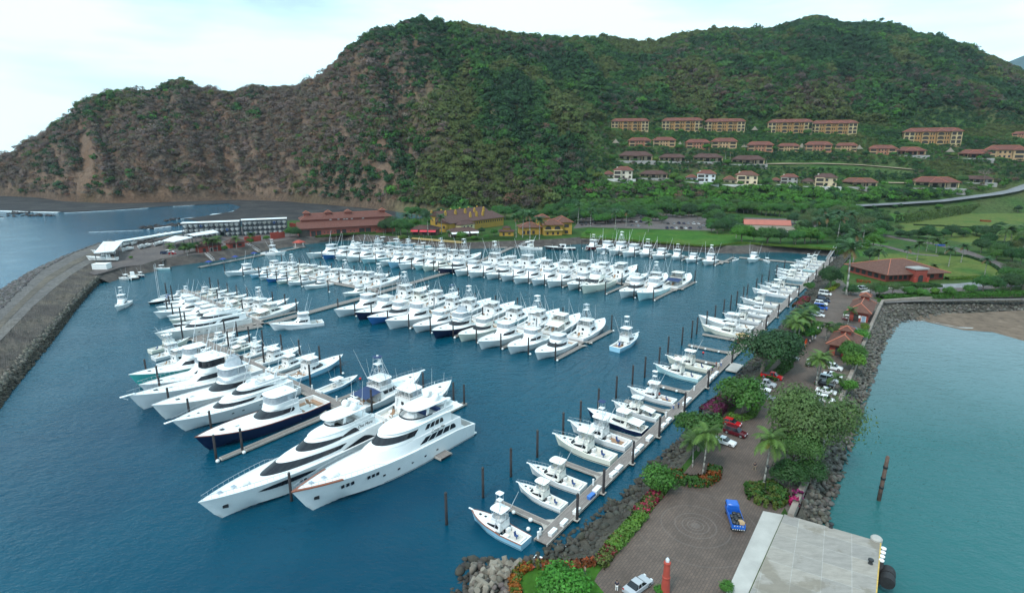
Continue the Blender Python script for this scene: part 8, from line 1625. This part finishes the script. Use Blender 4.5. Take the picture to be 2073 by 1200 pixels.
# ---- people: one continuous skinned body each, clothes as colour regions of their own shells
def person(px, py, z, rz, shirt, pants, pose, label, group=None, loc=None, h=1.72):
    r = empty('person', loc or at(px, py, z), rz); tag(r, label, 'person', group); k = h / 1.75
    J = {'pel': (0, 0, .95), 'che': (.01, 0, 1.32), 'nec': (.02, 0, 1.50), 'hea': (.04, 0, 1.62), 'top': (.04, 0, 1.74)}
    st = {'walk': (.26, -.24, .20, -.2), 'stand': (.02, -.02, .04, .02), 'reach': (.05, -.08, .45, .38)}[pose]
    for i, s_ in enumerate((1, -1)):
        d = st[i]; J[f'hip{s_}'] = (0, .10 * s_, .90); J[f'kne{s_}'] = (d * .5 + .03, .11 * s_, .50); J[f'ank{s_}'] = (d, .11 * s_, .09); J[f'toe{s_}'] = (d + .16, .13 * s_, .04); a = st[2 + i]; e = .28 if pose == 'reach' else .05
        J[f'sho{s_}'] = (.0, .19 * s_, 1.43); J[f'elb{s_}'] = (a * .4 - .02, .25 * s_, 1.15 + e * .2); J[f'wri{s_}'] = (a * .9 + .05, .24 * s_, .92 + e); J[f'han{s_}'] = (a + .07, .23 * s_, .83 + e)
    def skin(name, chain, rad, mat, sub=1):
        names = sorted({n for e_ in chain for n in e_}, key=lambda n: 0 if n in ('pel', 'che') else 1); ix = {n: i for i, n in enumerate(names)}; me = bpy.data.meshes.new(name); me.from_pydata([tuple(c * k for c in J[n]) for n in names], [(ix[a], ix[b_]) for a, b_ in chain], []); o = bpy.data.objects.new(name, me); col.objects.link(o); md = o.modifiers.new('s', 'SKIN'); 
        for v, n in zip(me.skin_vertices[0].data, names): q = rad[n.rstrip('-1')] if n.rstrip('-1') in rad else rad[n]; v.radius = (q[0] * k, q[1] * k) if isinstance(q, tuple) else (q * k, q * k)
        me.skin_vertices[0].data[0].use_root = True; s2 = o.modifiers.new('u', 'SUBSURF'); s2.levels = s2.render_levels = sub; md.use_smooth_shade = True; me.materials.append(mat); link_child(o, r); return o
    limbs = [('pel', 'che'), ('che', 'nec'), ('nec', 'hea'), ('hea', 'top')]
    for s_ in (1, -1): limbs += [('pel', f'hip{s_}'), (f'hip{s_}', f'kne{s_}'), (f'kne{s_}', f'ank{s_}'), (f'ank{s_}', f'toe{s_}'), ('che', f'sho{s_}'), (f'sho{s_}', f'elb{s_}'), (f'elb{s_}', f'wri{s_}'), (f'wri{s_}', f'han{s_}')]
    skin('body', limbs, {'pel': (.13, .10), 'che': (.15, .11), 'nec': .055, 'hea': .095, 'top': .06, 'hip': .085, 'kne': .055, 'ank': .04, 'toe': .035, 'sho': .06, 'elb': .042, 'wri': .03, 'han': .035}, M['skin'])
    skin('shirt', [('pel', 'che'), ('che', 'sho1'), ('che', 'sho-1'), ('sho1', 'elb1'), ('sho-1', 'elb-1')], {'pel': (.155, .125), 'che': (.175, .135), 'sho': .08, 'elb': .062}, shirt)
    skin('trousers', [('pel', 'hip1'), ('pel', 'hip-1'), ('hip1', 'kne1'), ('hip-1', 'kne-1'), ('kne1', 'ank1'), ('kne-1', 'ank-1')], {'pel': (.15, .12), 'hip': .105, 'kne': .075, 'ank': .062}, pants)
    b = MB(); b.ball((.025 * k, 0, 1.69 * k), (.105 * k, .095 * k, .09 * k), 10, 6); b.build('hair', M['hair'], r, True); return r
def cl(n, c): return plain('cloth ' + n, c, .85, .1, 4)
cw, cn, cb, cg, cr_, ck = cl('white', (.75, .75, .74)), cl('navy', (.02, .025, .05)), cl('blue', (.06, .16, .4)), cl('green', (.25, .7, .05)), cl('red', (.5, .05, .04)), cl('khaki', (.28, .22, .15))
person(1248, 1196, GZ + .012, R(80), cn, cw, 'stand', 'person in dark top and pale trousers standing beside the silver sedan'); person(1184, 1166, GZ + .03, R(20), ck, cn, 'walk', 'person in grey brown clothes walking on the corner lawn'); person(1527, 952, GZ + .012, R(100), cn, ck, 'walk', 'person in black shirt walking by the fruit palm hedge')
for i, (px, py, s_, p_, ps) in enumerate(((1655, 670, cw, cb, 'walk'), (1662, 671, cw, cn, 'walk'), (1644, 688, cw, cw, 'walk'), (1650, 687, cb, cw, 'walk'), (1639, 697, cw, cn, 'stand'), (1627, 705, cw, cb, 'reach'), (1601, 738, cw, cn, 'stand'))): person(px, py, GZ + .012, rng.uniform(0, 6), s_, p_, ps, f"person in pale clothes walking up the pier road, {nth(i)} from the shore", 'people on the pier road')
for i, (s, t, s_, p_, ps) in enumerate(((57.8, .2, cw, cb, 'reach'), (59, -.6, cb, cn, 'stand'), (88.5, .6, cg, cn, 'stand'), (90.5, -.4, cw, ck, 'stand'), (92, .7, cr_, cn, 'reach'), (93.4, -.2, cw, cb, 'walk'), (86.2, .2, cb, ck, 'reach'), (84.9, .9, cw, cn, 'stand'), (95.4, .3, cw, cw, 'walk'))): person(0, 0, 0, rng.uniform(0, 6), s_, p_, ps, f"{'person in bright green shirt' if i == 2 else 'dock hand'} standing on the side dock, {nth(i)} from its sea end", 'people on the side dock', W(s, t, .62))
person(0, 0, 0, 1.0, cr_, cn, 'stand', 'person in red shirt in the cockpit of a charter boat', None, W(62, 5.5, .62))
bar = empty('water_barrier'); b = MB(); b.loft([[(x, y, z) for x, y in ((-.8, -.28), (.8, -.28), (.8, .28), (-.8, .28))] for z in (0, .12)] , True, True, True); b.loft([[(x, y * f, z) for x, y in ((-.78, -.22), (.78, -.22), (.78, .22), (-.78, .22))] for z, f in ((.12, 1), (.55, .6), (.95, .45))], True, False, True); b.build('body', M['orange'], bar)
for i, (px, py, a) in enumerate(((1632, 692, 0), (1630, 696, .2), (1628, 700, .3), (1614, 686, 1), (1615, 690, 1.2))): place(bar, at(px, py, GZ + .012), MA + a, f"orange plastic barrier beside the pier road, {nth(i)} of the group", 'orange barriers', 1.0, None, 'barrier')
tn = empty('tan_canopy', W(119.5, 1.0, .6), MA); tag(tn, 'tan canopy with dark red sides on the side dock', 'canopy'); MB().lathe([(2.3, 2.3), (2.35, 2.4), (.1, 3.3)], n=4).build('cloth_top', plain('tan canvas', (.5, .34, .16), .8, .08, 2), tn); MB().box(-1.4, 1.4, -1.3, 1.3, 0, 1.1).build('stall_skirt', plain('maroon cloth', (.2, .02, .02), .8, .1, 2), tn)
for x in (-1.4, 1.4):
    for y in (-1.4, 1.4): MB().tube((x, y, 0), (x, y, 2.4), .04).build('pole', M['metal'], tn)
o = ball(103, 8, 'bright red ball fender floating in the empty side dock berth', None, .3, (.8, .03, .03)); o = ball(26, 76.3, 'red ball fender by the walkway near the four engined boat', None, .4, (.8, .03, .03)); o = ball(.6, 2.6, 'largest white ball fender at the sea end of the side dock', None, .5)
# lamp post by the fruit palm
r = empty('lamp_post', at(1547, 1004, GZ)); tag(r, 'dark slim lamp post in front of the fruit palm', 'lamp post'); MB().lathe([(.12, 0), (.06, .3), (.05, 5.2)], n=8).build('pole', M['blackp'], r); MB().lathe([(.05, 5.2), (.2, 5.4), (.24, 5.75), (.05, 5.9)], n=10).build('lamp_head', M['blackp'], r, True)
for o in bpy.data.objects:
    l = o.get('label')
    if l and len(l.replace('-', '').split()) > 16: print('LONG', len(l.split()), l)
# ============================================================ AIR
hm = bpy.data.materials.new('haze'); hm.use_nodes = True; ht = hm.node_tree; ht.nodes.clear(); ho = ht.nodes.new('ShaderNodeOutputMaterial'); hv = ht.nodes.new('ShaderNodeVolumePrincipled')
hv.inputs['Color'].default_value = (.72, .86, 1, 1); hv.inputs['Density'].default_value = .00004; hv.inputs['Anisotropy'].default_value = .2; ht.links.new(hv.outputs[0], ho.inputs['Volume'])
b = MB(); b.box(-2600, 2600, -60, 4600, -9, 480); o = b.build('haze', hm); tag(o, 'thin pale blue air over the marina and hills', 'haze', kind='stuff')
C.cycles.volume_bounces = 0
